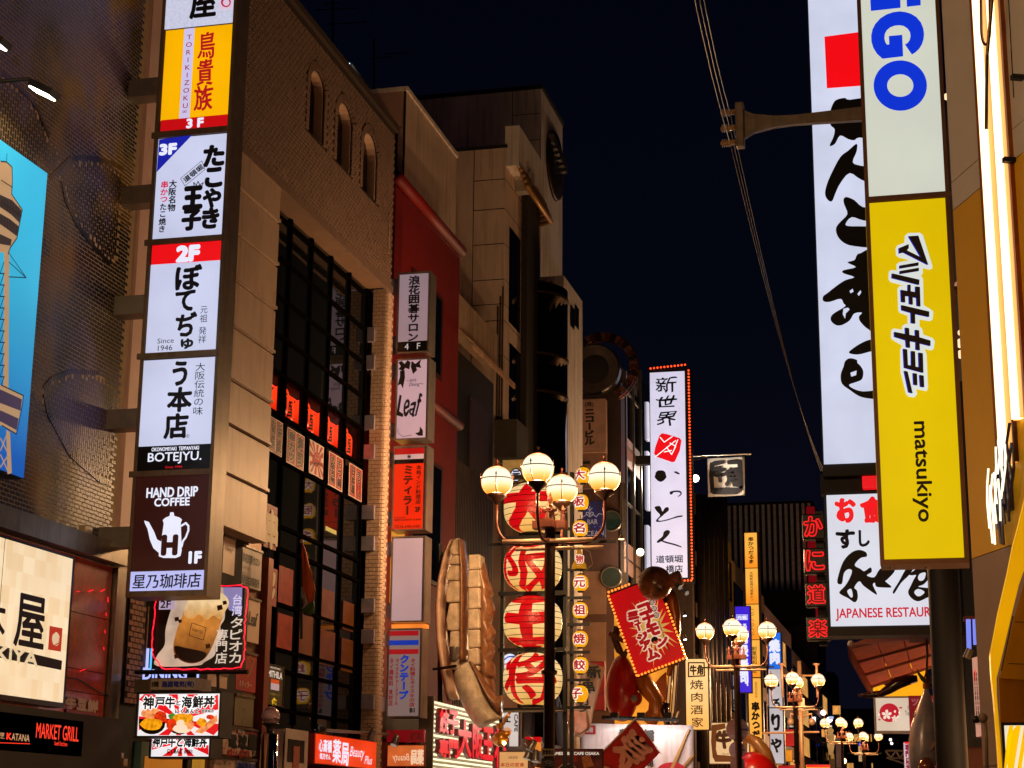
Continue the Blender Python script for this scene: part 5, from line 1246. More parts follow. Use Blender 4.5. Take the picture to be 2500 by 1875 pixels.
# ================================================================== giant dumpling sculpture
gy = YP(29.2); gp = gy.p(1130, 1790)
G = thing('dumpling_sculpture', 'giant model of pan fried dumplings with pleated dough folds, mounted above the neon board', 'sculpture', gp)
dough = mat('dough', 'c8b49c', .5, var=.4, scale=6, bump=.4, wear='7a6048'); dough2 = mat('fried_brown', '8a5a38', .35, var=.5, scale=9, bump=.5, coat=.3); shell = mat('dough_shell', 'c2a08a', .4, var=.12, coat=.2)
zg_ = lambda L_: [(1060 + x * .3135, 1280 + y * .3135) for x, y in L_]
def sweep(L_, R_, y_off, th, m, name, n=24):
    """curved slab between two pixel edges, with real thickness and rounded rim"""
    def res(P):
        P = [Vector(p) for p in P]; d = [0]; 
        for a, b in zip(P[:-1], P[1:]): d.append(d[-1] + (b - a).length)
        o = []
        for k in range(n + 1):
            s = d[-1] * k / n; j = 0
            while j < len(P) - 2 and d[j + 1] < s: j += 1
            t = (s - d[j]) / max(1e-6, d[j + 1] - d[j]); o.append(P[j].lerp(P[j + 1], t))
        return o
    A_, B_ = res(L_), res(R_); V = []; F = []; q = YP(29.2 + y_off); m_ = 6
    for a, b in zip(A_, B_):
        for k in range(m_ + 1):
            t = k / m_; p = a.lerp(b, t); V.append(q.p(p.x, p.y, th * .5 * math.sin(math.pi * t) ** .6))
        for k in range(m_, -1, -1):
            t = k / m_; p = a.lerp(b, t); V.append(q.p(p.x, p.y, -th * .5 - .0001))
    w = 2 * (m_ + 1)
    for j in range(n):
        for k in range(w): F.append((j * w + k, j * w + (k + 1) % w, (j + 1) * w + (k + 1) % w, (j + 1) * w + k))
    F.append(tuple(range(w))[::-1]); F.append(tuple(n * w + k for k in range(w)))
    return MB().add(V, F).build(name, m, G, smooth=True)
sweep(zg_([(130, 150), (70, 250), (25, 450), (8, 650), (15, 900), (50, 1150), (100, 1370)]), zg_([(150, 120), (120, 260), (85, 450), (80, 650), (85, 900), (120, 1100), (180, 1360)]), .25, .3, shell, 'dough_shell')
sweep(zg_([(205, 130), (206, 400), (204, 700), (205, 1060)]), zg_([(222, 120), (250, 330), (256, 700), (250, 1080)]), .1, .35, dough2, 'fried_side')
ys = [105, 240, 315, 440, 610, 830, 1045, 1130]
for i in range(7):
    a, b = ys[i], ys[i + 1]; xo = [130, 122, 98, 90, 92, 100, 118][i]; xb = [122, 108, 95, 88, 96, 115, 120][i]
    polypx(YP(29.2), zg_([(xo + 25, a + 3), (205, a), (206, b - 4), (xb + 4, b - 2), (xb - 6 + (i % 2) * 8, (a + b) / 2 + 20)]), .02 * (i % 2), .34 - .03 * (i % 3)).build('dough_fold', dough, G, bevel=.03)
ys = [235, 355, 495, 660, 820, 965, 1100, 1230]
for i in range(7):
    a, b = ys[i], ys[i + 1]
    polypx(YP(29.05), zg_([(264, a + (i % 2) * 5), (358 - 2 * i, a - 4), (362 - 2 * i, b - 8), (262, b)]), .025 * (i % 2), .34).build('dough_fold', dough, G, bevel=.03)
sc_ = [(362, 240), (385, 300), (405, 400), (450, 545), (430, 560), (462, 655), (440, 750), (425, 760), (468, 830), (455, 890), (430, 910), (465, 950), (450, 1030), (425, 1040), (462, 1090), (462, 1200), (430, 1180), (462, 1240), (460, 1320)]
sweep(zg_([(352, 240), (350, 500), (350, 800), (348, 1100), (372, 1220), (440, 1310)]), zg_(sc_), .05, .3, dough2, 'fried_crust', n=40)
sweep(zg_([(148, 1185), (165, 1260), (225, 1420), (290, 1530), (345, 1585)]), zg_([(285, 1062), (330, 1160), (385, 1320), (440, 1420), (515, 1500)]), -.3, .4, dough, 'front_dough', n=30)
sweep(zg_([(287, 1066), (335, 1160), (395, 1320), (450, 1420), (515, 1505)]), zg_([(300, 1075), (360, 1170), (440, 1300), (485, 1350), (525, 1330)]), -.22, .34, dough2, 'fried_side', n=24)
mb = MB(); mb.tube([gy.p(1062, 1635, .1), gy.p(1125, 1630, .3)], .025, 7); mb.build('lamp_arm', M_BLACK(), G)
spot(1122, 1600, gy, .35, (0, .2, 1), 'black cone spotlight in front of the giant dumplings, dark lens', k=.05, r=.09, group='black spotlights on the left frontages')
MB().tube([gy.p(1062, 1340, -.4), gy.p(1100, 1700, -.4)], .04, 6).build('back_strut', M_BLACK(), G); MB().tube([gy.p(1058, 1320, -.4), gy.p(1060, 1800, -.4)], .05, 6).build('back_strut', M_BLACK(), G)

# ================================================================== neon board
NBp = AP(1041, 1800, 27.6, 90.5)
nbd = Sign('neon_board', 'white tube-lit board with thick red raised characters under the giant dumplings', 'sign', NBp, (1044, 1705, 1225, 1905), .14, 0, None)
u0 = NBp.hit(1044, 1800)[0]; u1 = NBp.hit(1226, 1850)[0]; vt = NBp.hit(1044, 1704)[1]; vb = vt - 1.9
slabuv(NBp, u0, u1, vb, vt, -.14, -.06).build('backing', mat('board_pale', 'a09a84', .5), nbd.root)
MB().prism([NBp.w(u0 - .05, vb, .1), NBp.w(u0, vb, .1), NBp.w(u0, vt + .03, .1), NBp.w(u0 - .05, vt + .03, .1)], -NBp.n * .24).build('steel_edge', M_STEEL(), nbd.root)
tube_m = glow('white_tube', 'fff3cc', 1.25, .1, scale=4)
n = 25
for i in range(n):
    v = vb + (vt - vb) * (i + .5) / n
    MB().tube([NBp.w(u0 + .04, v, -.02), NBp.w(u1 - .02, v, -.02)], .017, 6).build('white_tube', tube_m, nbd.root)
nred = glow('raised_red', 'e80a26', .9, .15, scale=3); nside = mat('raised_side', '6a0612', .35)
for t_, b in (('餃', (1058, 1733, 1080, 1789)), ('子', (1080, 1737, 1104, 1791)), ('専', (1057, 1806, 1079, 1847)), ('門', (1081, 1808, 1103, 1848)), ('大', (1104, 1761, 1136, 1846)), ('阪', (1140, 1770, 1163, 1850)), ('王', (1165, 1779, 1190, 1853)), ('将', (1194, 1777, 1221, 1872))):
    nbd.t(t_, *b, nside, bold=.045, ext=.07, d=.03, name='raised_character'); nbd.t(t_, *b, nred, bold=.03, d=.112, name='character_face')

# ================================================================== tower of big lanterns
FY = 31.0; fq = YP(FY)
LT = thing('lantern_frame', 'black steel frame carrying the vertical row of big red-lettered paper lanterns', 'sign frame', (fq.p(1297, 1500).x, FY, fq.p(1297, 1735).z))
for x in (1222, 1376, 1392): MB().box(fq.p(x - 4, 1500).x, fq.p(x + 4, 1500).x, FY + .1, FY + .2, fq.p(x, 1870).z, fq.p(x, 1150).z).build('upright', M_BLACK(), LT)
for y in (1163, 1312, 1448, 1586, 1732): MB().box(fq.p(1218, y).x, fq.p(1380, y).x, FY - .05, FY + .09, fq.p(1297, y + 5).z, fq.p(1297, y - 4).z).build('cross_bar', M_BLACK(), LT)
MB().tube([fq.p(1225, 1738, .1), fq.p(1378, 1737, .1)], .02).build('lower_rail', M_STEEL(), LT)
for y in (1290, 1390, 1459, 1524, 1592, 1660, 1727): MB().box(fq.p(1384, y).x, fq.p(1440, y).x, FY + .02, FY + .07, fq.p(1400, y + 3.5).z, fq.p(1400, y - 3.5).z).build('side_arm', M_BLACK(), LT)
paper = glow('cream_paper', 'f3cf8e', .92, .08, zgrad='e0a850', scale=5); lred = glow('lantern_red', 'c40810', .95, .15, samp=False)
def lprof(z, R, H): return R * max(0, 1 - abs(z / H) ** 2.6) ** .5
def wrap(parent, c, R, H, t_, x0, x1, z0, z1, m, bold, d=.008, yaw=0, name='painted_character', prof=lprof, wob=0):
    v, f = layout(t_); mn, mx = v.min(0), v.max(0); W_ = mx - mn
    if wob: v = v.copy(); v[:, 0] += wob * np.sin(v[:, 1] * 9); v[:, 1] += wob * np.sin(v[:, 0] * 9)
    mb = MB(); offs = [(0, 0)] + [(bold * math.cos(a), bold * math.sin(a)) for a in np.linspace(0, 2 * math.pi, 9)[:-1]] if bold else [(0, 0)]
    bm = bmesh.new()
    vs = [bm.verts.new(p) for p in v]; bm.verts.ensure_lookup_table()
    for q in f:
        try: bm.faces.new([vs[i] for i in q])
        except ValueError: pass
    for _ in range(3):
        es = [e for e in bm.edges if e.calc_length() > .12]
        if es: bmesh.ops.subdivide_edges(bm, edges=es, cuts=1, use_grid_fill=False)
    bmesh.ops.triangulate(bm, faces=bm.faces[:]); bm.verts.index_update()
    P = np.array([list(q.co) for q in bm.verts]); F = [tuple(q.index for q in g.verts) for g in bm.faces]; bm.free()
    for k, (ox, oy) in enumerate(offs):
        kk = len(mb.v)
        for p in P:
            ux = (p[0] - mn[0]) / W_[0] + ox; vz = (p[1] - mn[1]) / W_[1] + oy
            z = z0 + (z1 - z0) * vz; z = max(-H * .99, min(H * .99, z)); r = prof(z, R, H)
            xx = x0 + (x1 - x0) * ux; a = max(-1.5, min(1.5, xx / max(R, .01) * 1.25)) + yaw; rr = r + d + k * .0003
            mb.v.append((c.x + rr * math.sin(a), c.y - rr * math.cos(a), c.z + z))
        mb.f += [tuple(i + kk for i in q) for q in F]
    return mb.build(name, m, parent)
for k, (ch, cy_, lb) in enumerate((('大', 1238, 'topmost big cream lantern with a red character, behind the lamp globes'), ('阪', 1383, 'second big cream lantern from the top with a crowded red character'),
                       ('王', 1517, 'third big cream lantern with three red horizontal strokes'), ('将', 1657, 'lowest big cream lantern with a red character, above the bicycle plate post'))):
    c = fq.p(1297, cy_); c.y = FY + .12; R_, H_ = .535, .48
    r_ = thing('big_paper_lantern', lb, 'lantern', (c.x, c.y, c.z - H_), 'big red-lettered lanterns in the steel frame')
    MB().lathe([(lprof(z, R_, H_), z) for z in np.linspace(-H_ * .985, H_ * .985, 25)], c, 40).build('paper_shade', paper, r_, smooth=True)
    mb = MB()
    for i in range(1, 9):
        z = -H_ + 2 * H_ * i / 9; r = lprof(z, R_, H_) + .012; mb.tube([c + Vector((r * math.cos(a), r * math.sin(a), z)) for a in np.linspace(0, 2 * math.pi, 37)], .0055, 4, cap=False)
    struct(mb.build('hoop', M_BLACK(), r_), 'stuff')
    wrap(r_, c, R_, H_, ch, -.45, .45, -H_ * .93, H_ * .93, lred, .065 if k != 1 and k != 3 else .022, wob=.03)
    for s in (-1, 1): MB().lathe([(.2, -.02), (.22, 0), (.2, .02)], c + Vector((0, 0, s * H_)), 20).build('end_ring', M_BLACK(), r_)
ypaper = glow('yellow_paper', 'ffb010', .8, .12, scale=9); wpr = lit('char_white', 'fff4e8', .9); cred = lit('char_red', 'a8081c', .8)
def small_lantern(x, y, ch, lb, tilt=0):
    c = fq.p(x, y); c.y = FY + .02; R_, H_ = .137, .152
    r_ = thing('small_yellow_lantern', lb, 'lantern', (c.x, c.y, c.z - H_ - .02), 'small yellow lanterns hung in a column')
    MB().lathe([(lprof(z, R_, H_) + (.004 if i % 2 else 0), z) for i, z in enumerate(np.linspace(-H_ * .97, H_ * .97, 17))], c, 20).build('paper_shade', ypaper, r_, smooth=True)
    for s in (-1, 1): MB().lathe([(.055, -.012), (.06, .012)], c + Vector((0, 0, s * (H_ + .005))), 14).build('cap', M_BLACK(), r_)
    MB().tube([c + Vector((0, 0, H_)), c + Vector((0, 0, H_ + .1))], .006, 5).build('hook', M_BLACK(), r_)
    wrap(r_, c, R_, H_, ch, -.085 - tilt, .085 - tilt, -.085, .085, wpr, .13, .004, name='character_outline'); wrap(r_, c, R_, H_, ch, -.085 - tilt, .085 - tilt, -.085, .085, cred, .035, .009)
for x, y, ch, t, lb in ((1423, 1160, '大', .04, 'small yellow lantern, topmost of its column beside the lamp globe'), (1418, 1226, '阪', .02, 'small yellow lantern half hidden by the near lamp globe, second from top'), (1416, 1290, '名', 0, 'small yellow lantern resting just above the cream lamp rod'),
                        (1417, 1423, '元', 0, 'small yellow lantern below the torn one'), (1416, 1490, '祖', -.01, 'small yellow lantern fifth from the bottom of the column, before a tan panel'), (1416, 1560, '焼', 0, 'small yellow lantern in front of the lower tan panel'),
                        (1417, 1624, '餃', 0, 'small yellow lantern beside the top of the leaning beer banner'), (1416, 1694, '子', .04, 'lowest small yellow lantern, over the beer banner')): small_lantern(x, y, ch, lb, t)
c = fq.p(1414, 1362); r_ = thing('torn_lantern', 'collapsed small yellow lantern hanging as a limp cone from the cream rod', 'lantern', (c.x, c.y, c.z - .2))
MB().lathe([(.14, -.2), (.13, -.13), (.11, -.1), (.05, .05), (.03, .2)], c, 14).build('paper_shade', glow('limp_paper', 'c88a1c', .5, .3, scale=12), r_, smooth=True); txt(r_, YP(FY - .12), '物', 1406, 1355, 1424, 1374, cred, bold=.05, out=(wpr, .06)); MB().lathe([(.06, -.02), (.07, .02)], c + Vector((0, 0, -.22)), 12).build('cap', M_BLACK(), r_)
MB().tube([c + Vector((.02, 0, .2)), c + Vector((.2, 0, .1)), c + Vector((.25, 0, -.12)), c + Vector((.1, 0, -.25))], .006, 5).build('loose_wire', mat('wire_pale', '8a8078', .4), r_)

for o_ in [q_ for q_ in COL.objects if q_.name.startswith('red_paper_lantern')]:
    zc_l = o_.location.z + .22
    wrap(o_, Vector((o_.location.x, o_.location.y, zc_l)), .13, .235, '酒', -.05, .05, -.12, .12, i_blk, .03, d=.004, yaw=.75, prof=lambda z, R, H: R)
# ================================================================== signs in the middle
cq = YP(48.5)
bsg = Sign('building_sign', 'unlit beige vertical sign with black katakana above the right lamp globe', 'sign', cq, (1401, 975, 1478, 1105), .3, 1, m_tan)
bsg.panel(1400, 977, 1479, 1094, mat('sign_beige', 'a8877a', .5)); bsg.t('(株)', 1429, 981, 1449, 994, i_blk, bold=.03); bsg.t('ニコービル', 1428, 1000, 1451, 1085, i_blk, vert=True, bold=.06, cell=.98)
slabpx(cq, 1401, 1096, 1478, 1190, -.3, -.05).build('lower_panel', mat('sign_beige_low', '8a6a5c', .5), bsg.root); slabpx(cq, 1402, 1126, 1440, 1133, -.05, .0).build('dark_band', M_BLACK(), bsg.root)
bar = Sign('bar_sign', 'dark blue sign with pale scroll ornament and capital letters behind the small lanterns', 'sign', cq, (1398, 1222, 1476, 1312), .2, 1, mat('blue_black', '0a1030', .4))
bar.panel(1399, 1224, 1475, 1310, glow('bar_blue', '12184a', .4, .5, scale=3)); pale = lit('bar_pale', 'a89a98', .6)
bar.t('BAR', 1434, 1268, 1459, 1280, pale); bar.t('OCEAN', 1418, 1296, 1474, 1308, pale); bar.t('+  +  +', 1436, 1284, 1468, 1288, lit('starblue', '4a60c0', .8))
for s in (-1, 1):
    bar.line([(1440, 1262), (1440 + s * 8, 1256), (1440 + s * 16, 1262), (1440 + s * 22, 1254), (1440 + s * 32, 1256)], 1.5, pale, 'scroll'); bar.line([(1440, 1258), (1440 + s * 4, 1250), (1440 + s * 9, 1252), (1440 + s * 6, 1258)], 1.5, pale, 'scroll')
bar.line([(1440, 1262), (1440, 1236)], 1.3, pale, 'scroll'); bar.line([(1434, 1240), (1440, 1247), (1446, 1240)], 1.3, pale, 'scroll')
# ring wheel on the roof
RP = YP(49.0); rc = RP.p(1455, 907)
ring = thing('ring_sign', 'dark unlit ring shaped rooftop sign with a toothed glass rim', 'sign', (rc.x, rc.y, rc.z - 1))
RX = Matrix(((1, 0, 0), (0, 0, -1), (0, 1, 0)))
MB().lathe([(.44, .02), (.44, .3), (.72, .34), (.76, .3), (.76, .02)], rc, 40, ax=RX).build('metal_ring', mat('ring_metal', '58504f', .3, .8, .3), ring, smooth=False)
MB().lathe([(.435, .1), (.435, .2)], rc, 36, ax=RX).build('dark_disc', mat('disc_black', '0c0606', .3), ring)
mb = MB()
for i in range(22):
    a = -1.0 + 3.3 * i / 21; d = Vector((math.cos(a), 0, math.sin(a))); t = Vector((-math.sin(a), 0, math.cos(a))); p0 = rc + Vector((.16, 0, .12)) + d * .84; p1 = p0 + d * .22
    MB().prism([p0 - t * .05, p1 - t * .07, p1 + t * .07, p0 + t * .05], (0, .3, 0)).build('rim_tooth', mat('tooth_%d' % (i % 3), ('5a2c20', '7a4a34', '2e1a16')[i % 3], .25, .5), ring)
MB().tube([rc + Vector((.16, .15, .12)) + Vector((math.cos(a), 0, math.sin(a))) * 1.08 for a in np.linspace(-1.1, 2.4, 30)], .02, 5).build('rim_tube', mat('rim_brass', '8a5a40', .3, .8), ring)
MB().tube([rc + Vector((.16, .15, .12)) + Vector((math.cos(a), 0, math.sin(a))) * .82 for a in np.linspace(-1.1, 2.4, 30)], .02, 5).build('rim_tube', mat('rim_brass', '8a5a40'), ring)
MB().box(rc.x - .8, rc.x + .7, 49.2, 49.8, rc.z - 3.2, rc.z - .3).build('support', mat('support_dark', '3b2a28', .6), ring)
slabpx(RP, 1373, 872, 1400, 945, -.3, 0).build('red_panel', mat('red_brown', '5c2a22'), ring)

# tall white sign edged with bulbs
wq = YP(52.0)
wsn = Sign('tall_white_sign', 'tallest white lit sign with black brush script and red seal, edged with orange bulbs', 'sign', wq, (1587, 899, 1688, 1421), .5, 0, mat('sign_black', '0b090b', .4))
wsn.panel(1589, 908, 1675, 1411, glow('tall_white', 'd9d6f0', .93, .06, edge=.04), d=.01)
for t_, b, wv in (('新', (1601, 921, 1654, 959), .05), ('世', (1602, 966, 1654, 994), .05), ('界', (1604, 1005, 1653, 1040), .05)): wsn.t(t_, *b, i_blk, bold=.012, wob=wv, shear=.15, d=.02)
for P in ([(165, 1185), (200, 1180), (215, 1200), (225, 1225), (245, 1195), (270, 1190), (275, 1215), (240, 1245), (222, 1262), (205, 1275), (190, 1295), (220, 1298), (290, 1280), (340, 1262), (385, 1256), (384, 1266), (330, 1277), (260, 1298), (200, 1309), (172, 1305), (180, 1285), (205, 1255), (180, 1225), (163, 1200)], [(178, 1475), (190, 1455), (225, 1425), (235, 1390), (260, 1375), (283, 1382), (280, 1405), (250, 1440), (232, 1458), (270, 1472), (330, 1488), (378, 1508), (372, 1514), (320, 1498), (250, 1480), (215, 1467), (195, 1477)], [(285, 1065), (310, 1057), (345, 1054), (372, 1060), (381, 1078), (370, 1096), (345, 1107), (365, 1088), (370, 1077), (350, 1067), (315, 1070), (305, 1082), (293, 1088), (284, 1080)]):
    wsn.poly(crv([(1550 + x * .3014, 880 + y * .3014) for x, y in P], 3), i_blk, 'brush_character', d=.02)
wsn.poly([(1613 + 14 * (1 + .06 * math.sin(7 * a)) * math.cos(a), 1162 + 14 * (1 + .05 * math.sin(5 * a)) * math.sin(a)) for a in np.linspace(0, 6.1, 24)], i_blk, 'brush_dot', d=.02); wsn.poly([(1644, 1152), (1652, 1151), (1660, 1156), (1658, 1159), (1650, 1156)], i_blk, 'brush_dot', d=.02)
wsn.poly([(1616, 1058), (1628, 1060), (1660, 1070), (1664, 1076), (1660, 1100), (1648, 1127), (1642, 1129), (1604, 1116), (1597, 1108), (1600, 1092), (1610, 1064)], lit('seal_red', 'e00c18', 1), 'seal', d=.02)
for P in ([(1600, 1116), (1650, 1076)], [(1612, 1068), (1622, 1080), (1642, 1066)], [(1628, 1092), (1640, 1110), (1650, 1090), (1636, 1082)], [(1655, 1074), (1645, 1100)], [(1622, 1104), (1640, 1100)]): wsn.line(P, 2.2, lit('white2', 'ffffff', 1), 'seal_stroke', d=.027)
wsn.t('道頓堀', 1602, 1356, 1667, 1374, i_blk, bold=.015, d=.02); wsn.t('橋店', 1626, 1380, 1667, 1398, i_blk, bold=.015, d=.02)
bulb = glow('orange_bulb', 'ff4a18', 2.2, .1); bme = MB().ball((0, 0, 0), .033, 8).build('bulb', bulb, wsn.root); me_b = bme.data; bpy.data.objects.remove(bme)
def bulbs(pl, pts, root, d=.05, sc=1):
    for x, y in pts:
        o = bpy.data.objects.new('bulb', me_b); COL.objects.link(o); o.parent = root; o.location = pl.p(x, y, d) - wloc(root); o.scale = (sc, sc, sc)
bulbs(wq, [(1589 + 8.4 * i, 903 - .9 * i) for i in range(11)] + [(1681.5 + i * .142, 908 + 7.8 * i) for i in range(66)] + [(1688 - 8 * i, 1420 + .2 * i) for i in range(3)], wsn.root)
MB().box(-9.2, wq.p(1590, 1000).x, 52.1, 52.4, wq.p(1590, 1130).z, wq.p(1590, 1110).z).build('bracket', M_BLACK(), wsn.root)
# cloth banner on a bar
bq = YP(57.5)
cb = thing('cloth_banner', 'square white cloth banner with a black brushed frame, hanging from a bar against the sky', 'banner', bq.p(1772, 1213))
MB().tube([(-9.3, 57.55, bq.p(1700, 1113).z), bq.p(1834, 1108)], .03, 7).build('bar', M_STEEL(), cb); MB().tube([(-9.3, 57.55, bq.p(1700, 1140).z), bq.p(1740, 1113)], .015, 5).build('stay', M_BLACK(), cb)
cloth(bq, [((1727 + i * .2, 1120 + 94 * i / 8), (1817.5 + i * .2, 1115 + 94 * i / 8)) for i in range(9)], mat('banner_cloth', 'e8dfd6', .8, var=.12), cb, 'cloth', amp=.025, nx=14)
q = bq.off(.05); brush = ink('brush', '1d1518')
for P in ([(1733, 1130), (1745, 1125), (1768, 1124), (1770, 1132), (1745, 1137), (1742, 1160), (1744, 1195), (1734, 1196), (1731, 1160)], [(1736, 1193), (1746, 1191), (1800, 1190), (1812, 1185), (1815, 1195), (1800, 1206), (1742, 1207), (1734, 1202)], [(1775, 1124), (1800, 1121), (1812, 1124), (1814, 1160), (1815, 1190), (1806, 1194), (1803, 1160), (1800, 1133), (1776, 1134)]): polypx(q, P, 0, .002).build('brush_frame', brush, cb)
txt(cb, q, '牛', 1743, 1140, 1770, 1176, brush, bold=.09, wob=.04); txt(cb, q, '角', 1771, 1144, 1806, 1186, brush, bold=.08, wob=.04); txt(cb, q, 'GyuKaku', 1758, 1188, 1788, 1193, brush)
def lampball(x, y, Y, r, lb, col='fff6e6', k=9, W=0):
    p = YP(Y).p(x, y); o = thing('wall_floodlight', lb, 'floodlight', p, 'bare lit floodlights on the left frontages'); MB().ball(p, r, 14).build('lens', glow('flood' + col, col, k, .02), o); MB().box(p.x - r * .8, p.x + r * .8, p.y + r * .2, p.y + r * 1.5, p.z - r * .7, p.z + r * .9).build('housing', mat('lamp_grey', '6a625e'), o)
    if W: ld = bpy.data.lights.new('bulb', 'POINT'); ld.energy = W; ld.color = (1, .9, .75); ld.shadow_soft_size = .05; lo = bpy.data.objects.new('bulb', ld); COL.objects.link(lo); lo.parent = o; lo.location = (0, -r * 1.6, 0)
    return o
lampball(1698, 1168, 56.3, .12, 'bright white floodlight between the tall white sign and the cloth banner', W=320); lampball(1563, 1348, 50, .11, 'bright warm floodlight left of the tall white sign', 'ffdca0', W=60)
lampball(1608, 1444, 50, .05, 'tiny lit lamp left of the takoyaki ball') if False else None
p = YP(45).p(1517, 1313); o = thing('pendant_lamp', 'small pale cone lamp on a thin wire right of the nearest lamp globe', 'lamp', p); MB().lathe([(.09, -.03), (.05, .05), (.02, .1)], p, 14).build('shade', mat('shade_cream', 'c8a890', .4), o); MB().lathe([(.08, -.032), (.07, -.045)], p, 12).build('bulb', glow('lens_warm', 'ffd090', 4), o)
MB().tube([p + Vector((0, 0, .1)), p + Vector((0, 0, 1.0))], .01, 5).build('cord', M_BLACK(), o)

# ================================================================== tilted red museum sign with ball and octopus
ang = 19.6; mq = TP(1578, 1529, 44.0, ang); MC = mq.o.copy()
def mrect(w, h, dx=0, dy=0):          # local pixel size and offset to plane units
    s = 44.05 / FPX; return (dx - w / 2) * s, (dx + w / 2) * s, (-dy - h / 2) * s, (-dy + h / 2) * s
class Loc: pass
ms = Loc(); ms.pl = Pl(MC, mq.r, mq.n); ms.pl.r = mq.r; ms.pl.z = mq.z
ms.root = thing('tilted_red_sign', 'red sign tilted clockwise with a gold starburst, outlined katakana and orange bulbs round its edge', 'sign', MC - Vector((0, 0, 1.2)))
def mslab(w, h, d0, d1, m, name, dx=0, dy=0): return slabuv(ms.pl, *mrect(w, h, dx, dy), d0, d1).build(name, m, ms.root)
mslab(128, 216, -.3, -.012, mat('sign_dark_red', '3a0808', .4), 'casing'); mslab(121, 209, -.0119, 0, glow('museum_red', 'c80c12', .75, .12, scale=1.4), 'panel')
s44 = 44.05 / FPX
def mpoly(P, m, name, d): return MB().prism([ms.pl.w(x * s44, -y * s44, d) for x, y in P][::-1], -ms.pl.n * .003).build(name, m, ms.root)
gold = lit('star_gold', 'd8a04c', .8); rnd = random.Random(3); P = []
for k in range(44):
    a = 2 * math.pi * k / 44; R_ = (30 if k % 2 else rnd.choice((62, 78, 90, 70))); x = 12 + R_ * .8 * math.cos(a); y = 12 + R_ * 1.15 * math.sin(a); P.append((max(-59, min(59, x)), max(-102, min(102, y))))
mpoly(P, gold, 'starburst', .004)
def mtxt(t_, cx, cy, w, h, m, **k):
    q = Pl(MC, mq.r, mq.n); q.r = mq.r; q.z = mq.z; q.rect = lambda *_: mrect(w, h, cx, cy); return txt(ms.root, q, t_, 0, 0, 1, 1, m, **k)
cw = lit('rose_white', 'eccab0', .85); cr_ = lit('letter_red', 'b00c14', .75)
for t_, x, y, w, h in (('コ', 10, -41, 27, 24), ('ナ', 12, -14, 27, 27), ('モ', 13, 14, 27, 25), ('ン', 24, 48, 27, 20), ('ミ', -22, -36, 26, 19), ('ュ', -18, -17, 15, 10), ('ジ', -18, 22, 25, 20), ('ア', -16, 43, 24, 18), ('ム', -8, 70, 28, 22)):
    mtxt(t_, x, y, w, h, cr_, bold=.08, out=(cw, .11), d=.012)
for y, h in ((-3, 16), (58, 12)): mslab(6, h, .006, .013, cr_, 'lettering', -19 if y < 0 else -12, y); mslab(11, h + 5, .004, .0075, cw, 'lettering_outline', -19 if y < 0 else -12, y)
for k, t_ in enumerate('道頓堀'):
    cx, cy = 33, -50 + 16.5 * k; mpoly([(cx + 9 * math.cos(a), cy + 9 * math.sin(a)) for a in np.linspace(0, 5.98, 20)], cw, 'badge', .009); mpoly([(cx + 7.4 * math.cos(a), cy + 7.4 * math.sin(a)) for a in np.linspace(0, 5.98, 20)], ink('badge_red', '6a1010'), 'badge', .013); mtxt(t_, cx, cy, 11, 11, cw, d=.018)
mtxt('Dotonbori Konamon-Museum', 33, 38, 5, 78, ink('dk', '300400'), rot=1, d=.01, bold=.02)
mpoly([(8 + 11 * math.cos(a), 40 + 11 * math.sin(a)) for a in np.linspace(0, 5.98, 20)], cw, 'ball_mark', .014); mpoly([(8 + 9 * math.cos(a), 40 + 9 * math.sin(a)) for a in np.linspace(0, 5.98, 20)], lit('ball_orange', 'c04a20', .8), 'ball_mark', .018)
mpoly([(8 + 9.3 * math.cos(a), 40 - 9.3 * math.sin(a)) for a in np.linspace(.1, 3.04, 12)] + [(2, 44), (6, 40), (10, 45), (14, 41)], ink('sauce', '1a0a08'), 'ball_mark', .022)
bl = [(-64, y) for y in range(-100, 110, 9)] + [(64, y) for y in range(-30, 112, 9)] + [(x, 109) for x in range(-60, 64, 9)] + [(x, -109) for x in range(-60, 0, 9)]
mb_me = MB().ball((0, 0, 0), .032, 6).build('bulb', glow('orange_bulb2', 'ff7a28', 2.4, .1), ms.root).data
for o in list(ms.root.children):
    if o.name.startswith('bulb'): bpy.data.objects.remove(o)
for x, y in bl:
    o = bpy.data.objects.new('bulb', mb_me); COL.objects.link(o); o.parent = ms.root; o.location = ms.pl.w(x * s44, -y * s44, .03) - wloc(ms.root)
# glazed ball on top
bc = YP(43.4).p(1599, 1424)
bt = thing('snack_ball', 'giant glazed octopus dumpling ball with brown sauce patches sitting on the tilted red sign', 'sculpture', (bc.x, bc.y, bc.z - .43))
mball = mat('batter', 'b06a38', .3, var=.5, scale=2.2, col2='1e0f08', coat=.5)
MB().ball(bc, .43, 32).build('ball', mball, bt, smooth=True)
MB().lathe([(.17, 0), (.19, .32), (.17, .33)], bc + Vector((.36, -.1, .02)), 18, ax=Vector((.9, -.1, .25)).to_track_quat('Z', 'Y').to_matrix()).build('paper_cup', mat('striped_cup', '9a5a40', .5, var=.6, scale=20), bt, smooth=True)
MB().tube([bc + Vector((.43 * math.cos(a), -.43 * math.sin(a) * .4 - .1, .1 + .43 * math.sin(a) * .25)) for a in np.linspace(.5, 2.9, 14)], .008, 5).build('head_cord', mat('wire_pale', '8a8078'), bt)
MB().tube([YP(44.3).p(*p) for p in ((1632, 1448), (1642, 1470), (1648, 1500), (1650, 1540), (1645, 1600), (1632, 1650))], [.16, .16, .14, .12, .1, .06], 12).build('tentacle', mat('gold_tentacle', 'a8651c', .3, .2, .25, 4, coat=.4), bt, smooth=True)
